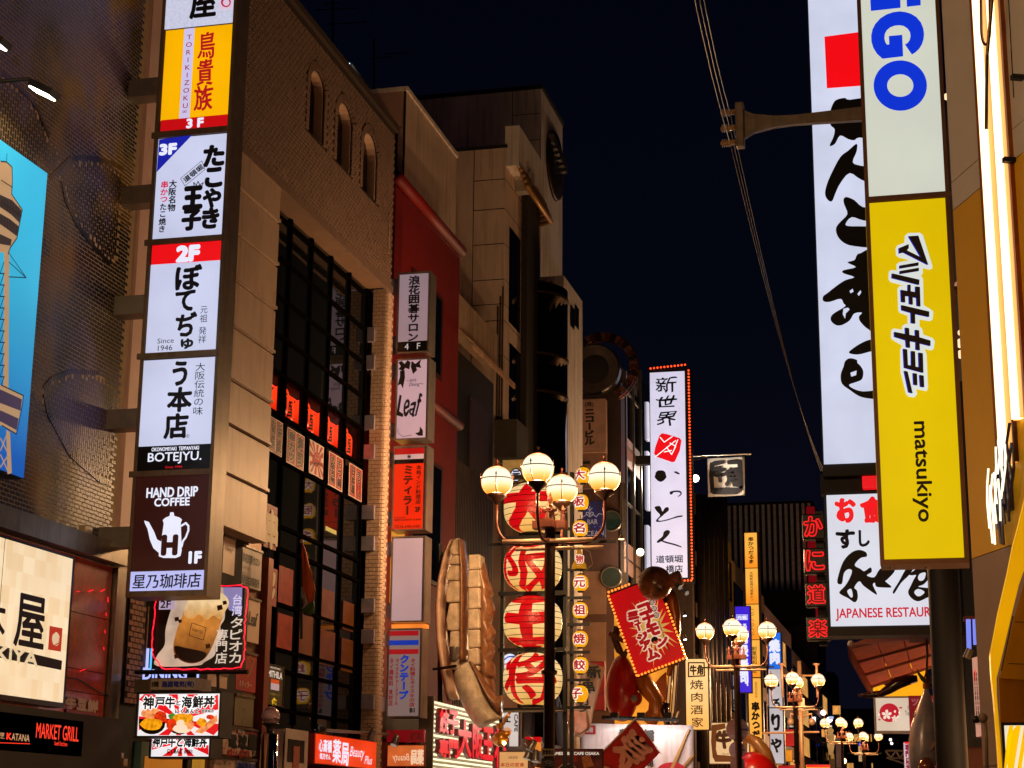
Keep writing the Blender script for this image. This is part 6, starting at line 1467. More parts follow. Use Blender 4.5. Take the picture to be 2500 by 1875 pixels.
spot(1656, 1431, YP(43.0), 0, (.7, -.5, -.5), 'lit spotlight under the tall white sign, upper one of the pair', k=9, r=.07, group='small lit spotlights round the red sign'); spot(1672, 1445, YP(43.0), 0, (.7, -.5, -.5), 'lit spotlight under the tall white sign, lower one of the pair', k=9, r=.07, group='small lit spotlights round the red sign')
spot(1671, 1499, YP(46), 0, (.2, -.3, -1), 'tiny lit downlight right of the tilted red sign, upper', lens='e8f0ff', k=7, r=.05, group='small lit spotlights round the red sign'); spot(1672, 1557, YP(46), 0, (.2, -.3, -1), 'tiny lit downlight right of the tilted red sign, lower', lens='e8f0ff', k=7, r=.05, group='small lit spotlights round the red sign')
# octopus
oq = YP(45.0); oc = oq.p(1518, 1680)
oc_t = thing('octopus_sculpture', 'giant red octopus head with a pale eye below the tilted red sign', 'sculpture', (oc.x, oc.y, oc.z - 1))
ored = mat('octopus_red', 'c01008', .28, var=.25, scale=2, coat=.5); otan = mat('octopus_gold', 'c87a28', .3, .1, .25, 3, coat=.4)
MB().lathe([(.42 * math.sin(a) * (1 + .15 * math.cos(a)), -.85 * math.cos(a)) for a in np.linspace(.03, 3.1, 20)], oc + Vector((0, 0, 0)), 28).build('head', ored, oc_t, smooth=True)
MB().ball(oc + Vector((.36, -.1, -.28)), .19, 16).build('brow', ored, oc_t, smooth=True); MB().ball(oc + Vector((.37, -.28, -.28)), .095, 16).build('eye', mat('eye_glass', '9aa89a', .1), oc_t, smooth=True)
MB().tube([oq.p(*p) for p in ((1560, 1640), (1580, 1680), (1602, 1710), (1600, 1740), (1580, 1765))], [.2, .24, .2, .2, .22], 12).build('tentacle', otan, oc_t, smooth=True)
MB().tube([oq.p(*p) for p in ((1555, 1640), (1575, 1660), (1597, 1690), (1606, 1720))], [.05, .09, .1, .05], 10).build('tentacle', mat('tentacle_dark', '5a3418', .4), oc_t, smooth=True)
MB().tube([YP(44.6).p(*p) for p in ((1508, 1530), (1500, 1560), (1512, 1588), (1525, 1600), (1534, 1580))], [.12, .1, .1, .09, .04], 10).build('tentacle', mat('tentacle_dark', '5a3418'), oc_t, smooth=True)
for i in range(6): p = YP(44.5).p(1490 + 6 * i, 1548 + 3 * i); MB().ball(p, .07, 8).build('sucker', mat('sucker', '7a4a38', .4), oc_t, smooth=True)
bk = thing('golden_shopfront', 'golden lit backdrop behind the octopus with menu boards and glitter panel', 'shop front', YP(45.8).p(1570, 1770))
slabpx(YP(45.8), 1500, 1500, 1640, 1772, -.1, 0).build('backdrop', glow('gold_backdrop', 'f29a30', .8, .35, scale=1.5), bk)
polypx(YP(45.6), [(1590, 1680), (1612, 1652), (1626, 1640), (1630, 1700), (1620, 1720), (1604, 1700)], 0, .05).build('glitter', mat('glitter', 'e8a050', .3, var=.9, scale=60, col2='5a2008'), bk)
for x, y0_, y1_ in ((1634, 1628, 1740), (1647, 1622, 1745), (1640, 1728, 1770), (1652, 1734, 1768)):
    polypx(YP(44.8), [(x - 1, y0_), (x + 9, y0_ - 4), (x + 1, y1_), (x - 10, y1_)], 0, .05).build('menu_board', mat('menu_wood', '7a3c18', .5), bk); polypx(YP(44.8), [(x + 1, y0_ + 4), (x + 6, y0_ + 2), (x - 2, y1_ - 4), (x - 7, y1_ - 4)], .004, .003).build('menu_sheet', glow('menu_sheet', 'e8b070', .6, .2), bk)
dr = YP(44.0); MB().tube([dr.p(*p) for p in ((1626, 1715), (1621, 1735), (1628, 1760), (1629, 1772))], [.09, .11, .09, .07], 10).build('syrup_drip', mat('syrup', '3a1206', .08, coat=1), bk, smooth=True)
# upper left corner of red sign: glimpse of bulbs sign behind
# ================================================================== lower centre
s_ = Sign('tall_menu_banner', 'slanting beer banner with black characters leaning beside the small yellow lanterns', 'banner', YP(33), (1400, 1620, 1440, 1800), .02, 0, None)
q = YP(33.0)
cloth(q, [((1427, 1612), (1478, 1630)), ((1417, 1650), (1470, 1660)), ((1408, 1690), (1460, 1695)), ((1398, 1730), (1449, 1738)), ((1386, 1770), (1440, 1778)), ((1376, 1790), (1418, 1801))], mat('banner_tan', 'b08a78', .7, var=.2), s_.root, 'cloth', amp=.02)
q2 = q.off(.05)
for t_, b in (('新', (1430, 1625, 1466, 1655)), ('串', (1424, 1662, 1452, 1692)), ('カ', (1413, 1700, 1436, 1722)), ('つ', (1404, 1722, 1432, 1738))): txt(s_.root, q2, t_, *b, i_blk, bold=.03, shear=-.2)
polypx(q2, [(1389, 1735), (1430, 1738), (1434, 1775), (1418, 1790), (1392, 1785), (1386, 1760)], 0, .003).build('beer_print', mat('beer_print', 'a85a30', .5, var=.5, scale=7), s_.root)
lampball(1380, 1764, 32.5, .045, 'small lit oval lamp on a bent arm under the lowest yellow lantern', 'fff2e0', 8, W=25)
rs = Sign('red_side_sign', 'dim red sign behind the small yellow lanterns', 'sign', YP(47), (1400, 1615, 1476, 1735), .2, 1, mat('dim_red2', '6a0a0a', .5)); rs.panel(1401, 1617, 1475, 1733, glow('dim_red_face', '8a0c10', .5, .3)); rs.t('焼き', 1452, 1688, 1474, 1700, i_blk)
wb = Sign('cafe_sign', 'white vertical sign with rotated capital letters between giant dumplings and lamp post', 'sign', YP(36), (1225, 1737, 1270, 1823), .15, 0, mat('sign_edge', '8a7a6a', .5))
wb.panel(1226, 1738, 1265, 1822, glow('cafe_white', 'e8d8d0', .75, .1)); wb.t('CAFE', 1256, 1744, 1264, 1786, i_blk, rot=1, bold=.03); wb.t('H', 1232, 1750, 1246, 1763, i_blk, rot=1, bold=.03); wb.disc(1238, 1786, 12, 10, lit('peach2', 'e8a070', .8))
w2 = Sign('round_logo_sign', 'cream sign with a dark round logo peeking out above the big lanterns', 'sign', YP(36.5), (1226, 1121, 1280, 1178), .15, 0, mat('sign_edge', '8a7a6a')); w2.panel(1227, 1123, 1279, 1177, glow('logo_tan', 'b08040', .6, .3, scale=8)); w2.disc(1260, 1160, 15, 17, i_navy); w2.disc(1260, 1160, 12, 14, l_white, d=.008); w2.t('元', 1252, 1150, 1269, 1168, i_navy, bold=.06, d=.015)
w3 = Sign('blue_oval_sign', 'white and blue lit oval sign edge showing between the frame uprights', 'sign', YP(37), (1222, 1590, 1262, 1640), .15, 0, mat('sign_edge', '8a7a6a')); w3.disc(1245, 1618, 20, 22, l_white, d=.005); w3.line([(1230, 1612), (1240, 1604), (1258, 1602)], 3, lit('royal', '1820a8'), d=.01); w3.line([(1230, 1622), (1258, 1618)], 3, l_red, d=.01)
fg2 = thing('gold_figure', 'golden glossy spoon and bowl ornament lit by a hidden lamp beside the cafe sign', 'ornament', YP(29.6).p(1222, 1800))
gm = mat('gold_gloss', 'c8801c', .25, .5, .2, coat=.5); q = YP(29.6)
MB().tube([q.p(1246, 1738), q.p(1234, 1755), q.p(1228, 1768)], [.02, .03, .03], 8).build('handle', gm, fg2, smooth=True); MB().ball(q.p(1220, 1773), .07, 14, sz=.8).build('bowl', gm, fg2, smooth=True)
MB().ball(q.p(1222, 1805), .15, 16, sz=.8).build('body', gm, fg2, smooth=True); MB().tube([q.p(1222, 1792), q.p(1236, 1793), q.p(1246, 1788)], [.08, .06, .03], 8).build('wing', gm, fg2, smooth=True); MB().ball(q.p(1236, 1815, .15), .035, 10).build('bulb', glow('warm_bulb', 'ffd080', 12), fg2)
cs = Sign('cream_shop_board', 'cream lit board with small red scribbled characters behind the lamp post foot', 'sign', YP(30.5), (1218, 1833, 1290, 1960), .15, 0, mat('wood_dark', '4a2a18')); cs.panel(1219, 1836, 1288, 1960, glow('cream_board', 'e0a868', .7, .15)); cs.t('本日の定食', 1222, 1862, 1280, 1872, lit('letter_red', 'b00c14'), bold=.02); cs.t('大阪名物', 1240, 1846, 1264, 1853, i_blk)
ss = Sign('red_lit_sign', 'partly hidden red and orange lit shop sign behind the near lamp post', 'sign', YP(38), (1282, 1800, 1322, 1835), .1, 0, mat('sign_red_side', '8a1408')); ss.panel(1282, 1801, 1321, 1834, glow('orange_face', 'e88a30', .8, .3, scale=6)); ss.panel(1282, 1799, 1321, 1812, lit('band_red', 'c80a12'), d=.005); ss.t('いか', 1282, 1815, 1300, 1828, i_blk, bold=.05)
for i, (x, y) in enumerate(((1298, 1822), (1290, 1842), (1308, 1848))): spot(x, y, YP(30), 0, (-.4 + .2 * i, -.2, -.8), ('upper', 'left', 'lower right')[i] + ' black spotlight of the cluster left of the near lamp post', k=6, r=.075, group='black spotlights clustered by the near lamp post')
cf = Sign('cafe_fascia', 'dark red printed fascia with capital cafe lettering right of the near lamp post', 'sign', YP(36), (1354, 1828, 1471, 1950), .12, 0, mat('fascia_edge', '140806')); cf.panel(1355, 1830, 1470, 1950, mat('fascia_print', '8a1c10', .5, var=.7, scale=5, col2='240806')); cf.t('MAMESHIBA CAFE OSAKA', 1342, 1836, 1463, 1843, lit('bone', 'e8d4c0'), bold=.03)
for P, c in (([(1386, 1842), (1404, 1842), (1410, 1858), (1395, 1862)], 'c01818'), ([(1420, 1848), (1440, 1842), (1450, 1870), (1425, 1876)], 'd08a50')): cf.poly(P, mat('print' + c, c, .5, var=.5, scale=12), 'print')
cf.disc(1385, 1885, 25, 22, pw, d=.006); cf.disc(1385, 1885, 22, 19, i_blk, d=.011)
# white second floor banner
vb_ = thing('white_vinyl_banner', 'large white vinyl banner with red floor mark, brush characters and chopsticks lifting red fish', 'banner', YP(42).p(1555, 1990)); q = YP(42.0)
cloth(q, [((1416, 1766 + 20 * i), (1693, 1771 + 20 * i)) for i in range(10)], mat('vinyl_white', 'cfc4c6', .45, var=.1, wear='a88a70'), vb_, 'sheet', amp=.02, nx=22)
q2 = q.off(.05)
slabpx(q2, 1425, 1771, 1454, 1792, 0, .003).build('floor_mark', ink('mark_red', 'a01424'), vb_); txt(vb_, q2, '2階', 1431, 1776, 1448, 1788, pw, bold=.04, d=.01)
txt(vb_, q2, '寿', 1512, 1780, 1530, 1800, i_blk, bold=.05); txt(vb_, q2, '旨', 1575, 1782, 1596, 1808, i_blk, bold=.06); txt(vb_, q2, '司', 1580, 1856, 1594, 1872, i_blk, bold=.05)
for P in ([(1680, 1779), (1684, 1781), (1643, 1880), (1634, 1880)], [(1693, 1838), (1694, 1845), (1672, 1872), (1668, 1868)]): polypx(q2, P, .006, .03).build('chopstick', mat('bamboo', 'b0844c', .4), vb_)
polypx(q2, [(1640 + 38 * math.cos(a), 1885 - 24 * math.sin(a)) for a in np.linspace(-.3, math.pi + .3, 16)], .002, .003).build('fish_print', mat('tuna_print', 'b82434', .4, var=.25, scale=9), vb_)
MB().tube([YP(41.8).p(1470, 1752), YP(41.8).p(1657, 1757)], .05, 8).build('support_bar', M_BLACK(), vb_)
for x_ in (1500, 1565, 1630):
    p = YP(41.0).p(x_, 1748); o = thing('banner_floodlight', 'black floodlight on the bar over the white banner, %s one' % {1500: 'left', 1565: 'middle', 1630: 'right'}[x_], 'floodlight', p, 'black floodlights over the white banner'); MB().box(p.x - .09, p.x + .09, p.y - .05, p.y + .05, p.z - .05, p.z + .08).build('housing', M_BLACK(), o, bevel=.01); MB().tube([p, YP(41.8).p(x_, 1753)], .02, 6).build('arm', M_BLACK(), o)
    ld = bpy.data.lights.new('bulb', 'SPOT'); ld.energy = 45; ld.color = (1, .88, .82); ld.spot_size = 2.2; ld.shadow_soft_size = .05; lo = bpy.data.objects.new('bulb', ld); COL.objects.link(lo); lo.parent = o; lo.location = (0, .06, -.07); lo.rotation_euler = Vector((0, .75, -1)).to_track_quat('-Z', 'Y').to_euler()
# red flag on slanting rods
rf = thing('red_cloth_flag', 'diamond shaped red flag with a pale brushed character on slanting white rods, bottom centre', 'flag', YP(38).p(1520, 1875)); q = YP(38.0)
E1, E2 = Vector((1611 - 1552, 1838 - 1757)), Vector((1427 - 1552, 1880 - 1757))
cloth(q, [((1552 + E2.x * i / 8, 1757 + E2.y * i / 8), (1611 + E2.x * i / 8, 1838 + E2.y * i / 8)) for i in range(12)], mat('flag_red', 'a80c18', .7, var=.12), rf, 'cloth', amp=.03, nx=10)
q3 = Pl(q.p(1540, 1835, .06), q.r, q.n); a = math.radians(-45 + 0); a = math.atan2(-(1838 - 1757), 59) + math.pi / 2 - math.pi / 2
q3.r = Vector((math.cos(math.radians(-54)), 0, math.sin(math.radians(-54)))); q3.z = Vector((math.cos(math.radians(36)), 0, math.sin(math.radians(36)))); s38 = 38 / FPX
q3.r, q3.z = Vector((math.cos(math.radians(-45)), 0, math.sin(math.radians(-45)))), Vector((math.cos(math.radians(45)), 0, math.sin(math.radians(45))))
q3.rect = lambda *_: (-34 * s38, 34 * s38, -42 * s38, 42 * s38); txt(rf, q3, '寿', 0, 0, 1, 1, mat('flag_pink', 'c8948c', .7), bold=.06, wob=.04)
MB().tube([q.p(1555, 1752, .05), q.p(1418, 1890, .05)], .018, 6).build('rod', mat('rod_white', 'c8b8b0', .4), rf); MB().tube([q.p(1552, 1756, .05), q.p(1616, 1842, .05)], .008, 5).build('rod', mat('rod_white', 'c8b8b0'), rf)
polypx(q.off(.06), [(1470 + 36 * math.cos(a), 1905 + 36 * math.sin(a)) for a in np.linspace(0, 6, 24)], 0, .003).build('ring_print', mat('flag_pink', 'c8948c'), rf); polypx(q.off(.065), [(1470 + 30 * math.cos(a), 1905 + 30 * math.sin(a)) for a in np.linspace(0, 6, 24)], 0, .003).build('ring_print', mat('flag_red', 'a80c18'), rf)
# grill restaurant signs
yq = YP(56.0)
yn = Sign('grill_sign', 'warm cream lit vertical sign with a framed brush logo over four thin black characters', 'sign', yq, (1673, 1607, 1733, 1783), .3, 1.5, M_BLACK()); yn.panel(1675, 1609, 1729, 1781, glow('grill_cream', 'ffcf8a', .95, .08, zgrad='ffb45a'))
yn.line([(1681, 1618), (1719, 1618), (1720, 1650), (1681, 1652)], 3.2, i_blk, 'frame_mark', closed=True, d=.01); yn.t('牛角', 1685, 1624, 1716, 1648, i_blk, bold=.05, d=.01, wob=.03)
for t_, b in (('焼', (1685, 1660, 1717, 1683)), ('肉', (1688, 1691, 1715, 1713)), ('酒', (1686, 1722, 1716, 1744)), ('家', (1689, 1752, 1717, 1775))): yn.t(t_, *b, i_blk, d=.01, bold=.01)
q = YP(60.0); sqs = Sign('square_lit_sign', 'square cream lit sign with a brown brushed frame behind the second lamp post', 'sign', q, (1730, 1763, 1830, 1866), .25, 1, mat('sign_bronze_edge', '6a4428', .5)); sqs.panel(1732, 1765, 1828, 1864, glow('square_cream', 'f2c890', .8, .1))
br = lit('brushed_brown', '7a3c10', .6)
for P in ([(1738, 1770), (1770, 1766), (1772, 1778), (1750, 1784), (1748, 1830), (1752, 1845), (1740, 1850), (1736, 1810)], [(1740, 1848), (1752, 1843), (1800, 1846), (1818, 1840), (1822, 1852), (1800, 1860), (1746, 1860)], [(1778, 1767), (1816, 1768), (1826, 1790), (1824, 1845), (1814, 1846), (1812, 1790), (1806, 1780), (1780, 1778)]): sqs.poly(P, br, 'brush_frame', d=.01)
sqs.t('牛', 1749, 1785, 1784, 1826, lit('brush_dk', '4a1c08', .6), bold=.07, wob=.04, d=.01); sqs.t('GyuKaku', 1763, 1838, 1792, 1844, lit('brush_dk', '4a1c08'))
for (x, y, r, lb) in ((1800, 1781, 27, 'large round road sign seen from behind, upper one on the second lamp post'), (1800, 1831, 20, 'smaller round road sign seen from behind, under the large one on the second lamp post')):
    p = YP(48.45).p(x, y); o = thing('round_road_sign', lb, 'road sign', p, 'round road signs on the second lamp post'); R_ = r * 48.45 / FPX
    MB().lathe([(R_, 0), (R_, .012), (R_ - .01, .015)], p, 28, ax=RX).build('disc', mat('sign_back', '8a7080', .4, .3), o)
    for s in (-1, 1): slabuv(Pl(p, (1, 0, 0), (0, -1, 0)), -R_ * .6, R_ * .6, s * R_ * .55 - .02, s * R_ * .55 + .02, .0, .02).build('clamp_strip', mat('clamp_lilac', '9a8090', .4, .4), o)
    slabuv(Pl(p, (1, 0, 0), (0, -1, 0)), R_ * .35, R_ * .9, -.03, .02, .01, .018).build('sticker', mat('sticker_blue', '3a3480', .5), o)
p = YP(48.4).p(1800, 1870); o = thing('plate_sign', 'plain grey rectangular plate at the foot of the round signs', 'road sign', p); slabpx(YP(48.42), 1783, 1852, 1818, 1876, -.01, .01).build('plate', mat('sign_back', '8a7080'), o)
# orange skewer-restaurant column
oq = YP(80.0); os_ = Sign('orange_sign_column', 'slim orange lit sign column with five stacked panels of brush script', 'sign', oq, (1822, 1298, 1860, 1890), .4, 0, mat('col_edge', '3a2210', .5))
og = glow('orange_face2', 'ffb648', .95, .08, zgrad='ff9420')
for k, (a, b) in enumerate(((1301, 1386), (1388, 1474), (1476, 1561), (1563, 1653), (1656, 1890))):
    sh = ((a + b) / 2 - 1594) * .026; os_.panel(1825 + sh, a, 1855 + sh, b, og, d=.01)
ib = ink('warm_black', '2a1204')
os_.t('串かつだるま', 1827, 1311, 1840, 1376, ib, vert=True, bold=.03, d=.02, wob=.04); os_.t('大阪新世界元祖串かつ', 1831, 1396, 1839, 1466, ib, vert=True, d=.02, bold=.01); os_.t('創業昭和四年', 1836, 1578, 1848, 1645, ib, vert=True, d=.02, bold=.01)
for y in (1495, 1521, 1543): os_.line([(1835 + 7 * math.cos(a), y + 8 * math.sin(a)) for a in np.linspace(.4, 5.6, 12)], 1.1, ib, 'brush_ring', d=.02); os_.line([(1831, y), (1836, y + 3), (1840, y - 1)], 1, ib, 'brush_ring', d=.021)
os_.t('串かつだるま', 1836, 1714, 1855, 1850, ib, vert=True, bold=.06, wob=.05, d=.02); os_.t('創業昭和四年新世界', 1843, 1664, 1849, 1704, ib, vert=True, d=.02)
pq = YP(76.0); pu_ = Sign('purple_sign', 'violet lit vertical sign with white characters behind the second lamp', 'sign', pq, (1795, 1479, 1834, 1692), .35, 0, mat('violet_edge', '1a1050', .5)); pu_.panel(1797, 1481, 1832, 1690, glow('violet_face', '3a20d8', .95, .1))
pu_.line([(1798, 1501), (1825, 1501), (1825, 1513), (1798, 1513)], 1, l_white, closed=True, d=.01); pu_.t('元祖', 1800, 1503, 1823, 1512, l_white, bold=.06, d=.01); pu_.t('廻る', 1798, 1523, 1823, 1535, l_white, bold=.05, d=.01); pu_.t('元禄寿司', 1805, 1544, 1826, 1668, l_white, vert=True, bold=.06, d=.01); pu_.disc(1825, 1672, 2, 3, l_white, d=.01)
iq = YP(86.0); ir = Sign('blue_white_sign', 'vertical sign, blue on top and white below with loose black hiragana', 'sign', iq, (1876, 1543, 1913, 1866), .35, 0, mat('edge_grey', '4a4a50', .5)); ir.panel(1877, 1545, 1906, 1633, glow('azure', '1470e8', .95, .05), d=.01); ir.panel(1879, 1634, 1911, 1864, glow('grey_white', 'd4ccd0', .72, .1), d=.01)
ir.t('焼肉', 1879, 1562, 1903, 1620, l_white, vert=True, bold=.07, d=.02)
for t_, b in (('い', (1878, 1660, 1902, 1681)), ('ろ', (1887, 1706, 1903, 1729)), ('り', (1884, 1744, 1903, 1782)), ('や', (1883, 1804, 1907, 1836))): ir.t(t_, *b, i_blk, bold=.05, wob=.05, d=.02)
rd_ = thing('red_round_figure', 'dark red and brown rounded sculpture beside the foot of the second lamp', 'sculpture', YP(53).p(1850, 1900)); q = YP(53.0)
MB().ball(q.p(1838, 1905), .75, 24, sz=1.1).build('red_body', ored, rd_, smooth=True); MB().tube([q.p(1818, 1795, -.2), q.p(1845, 1812, -.2), q.p(1865, 1840, -.2), q.p(1878, 1880, -.2)], [.1, .2, .22, .24], 12).build('brown_rim', mat('figure_brown', '8a5a24', .35, coat=.4), rd_, smooth=True)
# camera pole behind third lamp
kq = YP(69.0); kp = thing('camera_pole', 'cream T shaped pole with two dome cameras behind the third lamp', 'pole', (kq.p(1951, 1700).x, 69.0, 0)); km = mat('pole_cream', 'b08868', .4, .2)
b0 = kq.p(1951, 1614); MB().tube([(b0.x, 69, 0), (b0.x, 69, b0.z)], .09, 10).build('post', km, kp, smooth=True); MB().tube([kq.p(1909, 1649), kq.p(1994, 1649)], .04, 8).build('cross_arm', km, kp)
for x in (1909, 1994): MB().lathe([(.04, -.9), (.05, 0), (.05, .3), (.14, .36), (.14, .4)], kq.p(x, 1645), 12).build('side_post', km, kp, smooth=True)
for x, s in ((1930, -1), (1982, 1)):
    c = kq.p(x, 1762); MB().tube([kq.p(1955, 1750), kq.p(x, 1742), c], .035, 7).build('camera_arm', km, kp, smooth=True); MB().ball(c, .14, 12).build('dome_camera', mat('dome', '9a7a60', .3), kp, smooth=True)
MB().tube([kq.p(1860, 1790), kq.p(2000, 1787)], .04, 7).build('cross_arm', km, kp); slabpx(kq, 1956, 1705, 1965, 1737, 0, .15).build('control_box', km, kp)
# clutter of far shop signs
far = [(1905, 1830, 1935, 1860, 95, 'd88a20', 'amber lit sign strip below the blue and white sign'), (1908, 1780, 1945, 1822, 98, 'b01818', 'dim red lit sign behind the third lamp post'), (1968, 1866, 2028, 1950, 100, 'e8a828', 'yellow and red shop sign at the bottom below the camera pole'), (2005, 1780, 2020, 1800, 118, 'e8a050', 'small orange lit sign near the fourth lamp'), (2018, 1770, 2032, 1776, 120, 'fff0d8', 'small white lit sign beside the fourth lamp'),
       (2023, 1748, 2036, 1756, 125, 'c0d0ff', 'small cool white lit sign above the fourth lamp'), (2040, 1800, 2058, 1875, 128, '503028', 'dim narrow sign with red ring among far lamps'), (2095, 1820, 2105, 1860, 140, 'c8a070', 'tiny tan lit sign between far lamps'), (2095, 1810, 2102, 1822, 150, '2038e0', 'tiny blue lit shape among the far lamps'), (1900, 1868, 1960, 1890, 90, 'c02020', 'red lit strip at the very bottom left of the third lamp')]
for x0, y0_, x1, y1_, Yd, c, lb in far:
    s = Sign('far_shop_sign', lb, 'sign', YP(Yd), (x0, y0_, x1, y1_), .2, 0, mat('far_edge', '1a1210', .6), 'small far shop signs'); s.panel(x0 + 1, y0_ + 1, x1 - 1, y1_ - 1, glow('far' + c, c, .8, .3, scale=1.5), d=.01)
    if x0 == 1968: s.panel(1969, 1867, 2027, 1873, l_red, d=.02); s.t('どうとんぼり', 1975, 1878, 2020, 1892, i_blk, bold=.05, d=.02)
lc = thing('lit_column_sign', 'ornate tan lit pendant sign among the far lamps', 'sign', YP(105).p(2030, 1830)); q = YP(105.0)
MB().lathe([(.1, 0), (.16, .3), (.28, 1.0), (.3, 1.1), (.12, 1.2), (.2, 1.4), (.05, 1.6)], q.p(2029, 1843), 14).build('pendant', glow('pendant_tan', 'c8965a', .6, .3, scale=3), lc, smooth=True)
slabpx(q, 2026, 1852, 2040, 1990, -.1, 0).build('post_board', mat('post_board', '6a4a38', .5), lc)
for i, (x, y) in enumerate(((2010, 1740), (2025, 1757), (2060, 1858))): lampball(x, y, 130 + i, .2, ('small reddish lit lamp high among the far lamps', 'bright white lamp beside the far signs', 'tiny lit lamp low among the far lamps')[i], ('ffb0a0', 'fff8ff', 'ffd0a0')[i], 5)
# ================================================================== right side
rq = YP(14.0); rf_ = mat('copper_frame', '8a6248', .4, .6, .2, 4)
R1 = Sign('blue_yellow_sign', 'tall copper framed lit sign, cream with blue letters above, yellow below, on the right', 'sign', rq, (2115, -260, 2323, 1378), .3, 10, rf_)
R1.panel(2106, -250, 2292, 474, glow('sign_cream_white', 'd3d8ca', .92, .04, edge=.03), d=.006)
R1.panel(2130, 489, 2331, 1364, glow('sign_yellow', 'e6c400', .88, .04, edge=.03), d=.006)
slabpx(rq, 2116, 475, 2324, 487, 0, .014).build('divider', rf_, R1.root)
bl_ = lit('strong_blue', '0a34d8', .92); za = lambda L_: [(2080 + x * .1356, y * .1356) for x, y in L_]
R1.poly(za([(300, -500), (860, -500), (875, 148), (342, 205)]), bl_, 'letter', d=.01); R1.poly(za([(960, -500), (1225, -500), (1238, 102), (990, 130)]), bl_, 'letter', d=.01)
R1.poly(za([(1080, 990), (1150, 945), (1215, 880), (1262, 800), (1290, 710), (1298, 620), (1285, 520), (1240, 410), (1160, 315), (1060, 255), (960, 225), (860, 213), (740, 228), (620, 270), (510, 340), (420, 440), (370, 540), (347, 650), (352, 760), (385, 870), (450, 975), (550, 1065), (922, 1022), (905, 635), (665, 658), (672, 808), (630, 812), (600, 765), (585, 700), (592, 620), (625, 555), (690, 500), (770, 470), (850, 462), (930, 475), (1000, 520), (1045, 585), (1055, 660), (1040, 730), (1005, 780), (955, 810)]), bl_, 'letter', d=.01)
mb = MB(); N_ = 48
O = lambda a, rx, ry: rq.p(2198 + rx * math.cos(a), 210 + ry * math.sin(a), .01)
V = []; F = []
for i in range(N_):
    a = 2 * math.pi * i / N_; V += [O(a, 65, 61.5), O(a, 32, 27.5)]
for i in range(N_): j = (i + 1) % N_; F.append((2 * i, 2 * j, 2 * j + 1, 2 * i + 1))
mb.add(V, F); mb.build('letter', bl_, R1.root)
zm = lambda L_: [(2160 + x * .2652, 550 + y * .2652) for x, y in L_]
R1.poly(zm([(185, 100), (215, 75), (320, 72), (350, 90), (440, 380), (435, 405), (400, 410), (350, 395), (350, 450), (330, 468), (352, 490), (358, 740), (430, 780), (447, 800), (440, 870), (415, 885), (320, 870), (320, 935), (345, 955), (355, 1010), (440, 1040), (460, 1070), (450, 1140), (425, 1155), (365, 1140), (385, 1185), (398, 1500), (385, 1530), (290, 1510), (298, 1560), (270, 1588), (220, 1580), (195, 1555), (145, 1350), (142, 1150), (160, 1110), (75, 1060), (58, 1040), (60, 970), (85, 952), (160, 965), (160, 930), (190, 912), (210, 915), (210, 835), (140, 810), (125, 790), (117, 590), (135, 565), (180, 560), (50, 525), (35, 500), (38, 430), (60, 415), (110, 420), (108, 365), (130, 345), (230, 325), (130, 300), (105, 280), (100, 220), (115, 190), (180, 165)]), lit('outline_white', 'dce4e0', .92), 'letter_outline', d=.01)
dk = ink('logo_brown', '24100a')
for P in ([(220, 105), (310, 100), (402, 370), (175, 255), (135, 265), (133, 215), (222, 178), (222, 215), (205, 235), (335, 300)], [(140, 375), (312, 345), (312, 375), (140, 403)], [(142, 425), (315, 395), (315, 425), (142, 453)], [(70, 447), (320, 505), (318, 553), (68, 490)],
          [(150, 598), (215, 610), (215, 550), (240, 553), (240, 612), (285, 620), (285, 567), (325, 572), (330, 752), (298, 745), (295, 672), (258, 665), (260, 735), (228, 728), (225, 657), (188, 655), (190, 715), (155, 708)], [(155, 738), (410, 798), (410, 848), (280, 820), (282, 910), (245, 903), (243, 810), (158, 785)],
          [(90, 985), (193, 1005), (190, 945), (225, 952), (228, 1012), (283, 1022), (282, 965), (317, 972), (320, 1035), (422, 1065), (422, 1115), (322, 1090), (325, 1155), (288, 1147), (288, 1080), (232, 1070), (235, 1132), (200, 1125), (195, 1062), (92, 1030)], [(172, 1140), (208, 1147), (215, 1290), (247, 1295), (245, 1160), (280, 1165), (285, 1305), (318, 1310), (313, 1175), (352, 1182), (357, 1362), (182, 1315)],
          [(180, 1342), (212, 1350), (258, 1550), (222, 1540)], [(262, 1363), (298, 1370), (302, 1477), (268, 1470)], [(322, 1380), (360, 1388), (365, 1495), (330, 1488)]):
    R1.poly(zm(P), dk, 'letter', d=.015); R1.poly([(x - 2.4, y + .6) for x, y in zm(P)], lit('edge_blue', '1428c0', .8), 'letter_edge', d=.0125)
R1.t('matsukiyo', 2226, 1030, 2273, 1274, dk, rot=1, bold=.02, d=.012)
for x in (2172, 2260): MB().ball(rq.p(x, 1379, -.15) + Vector((0, 0, -.003)), .012, 6).build('screw', mat('screw', 'c8c0b8', .2, .9), R1.root)
MB().box(rq.p(2329, 800).x - .02, .5, 14.1, 14.2, rq.p(2329, 700).z, rq.p(2329, 690).z).build('bracket', rf_, R1.root)

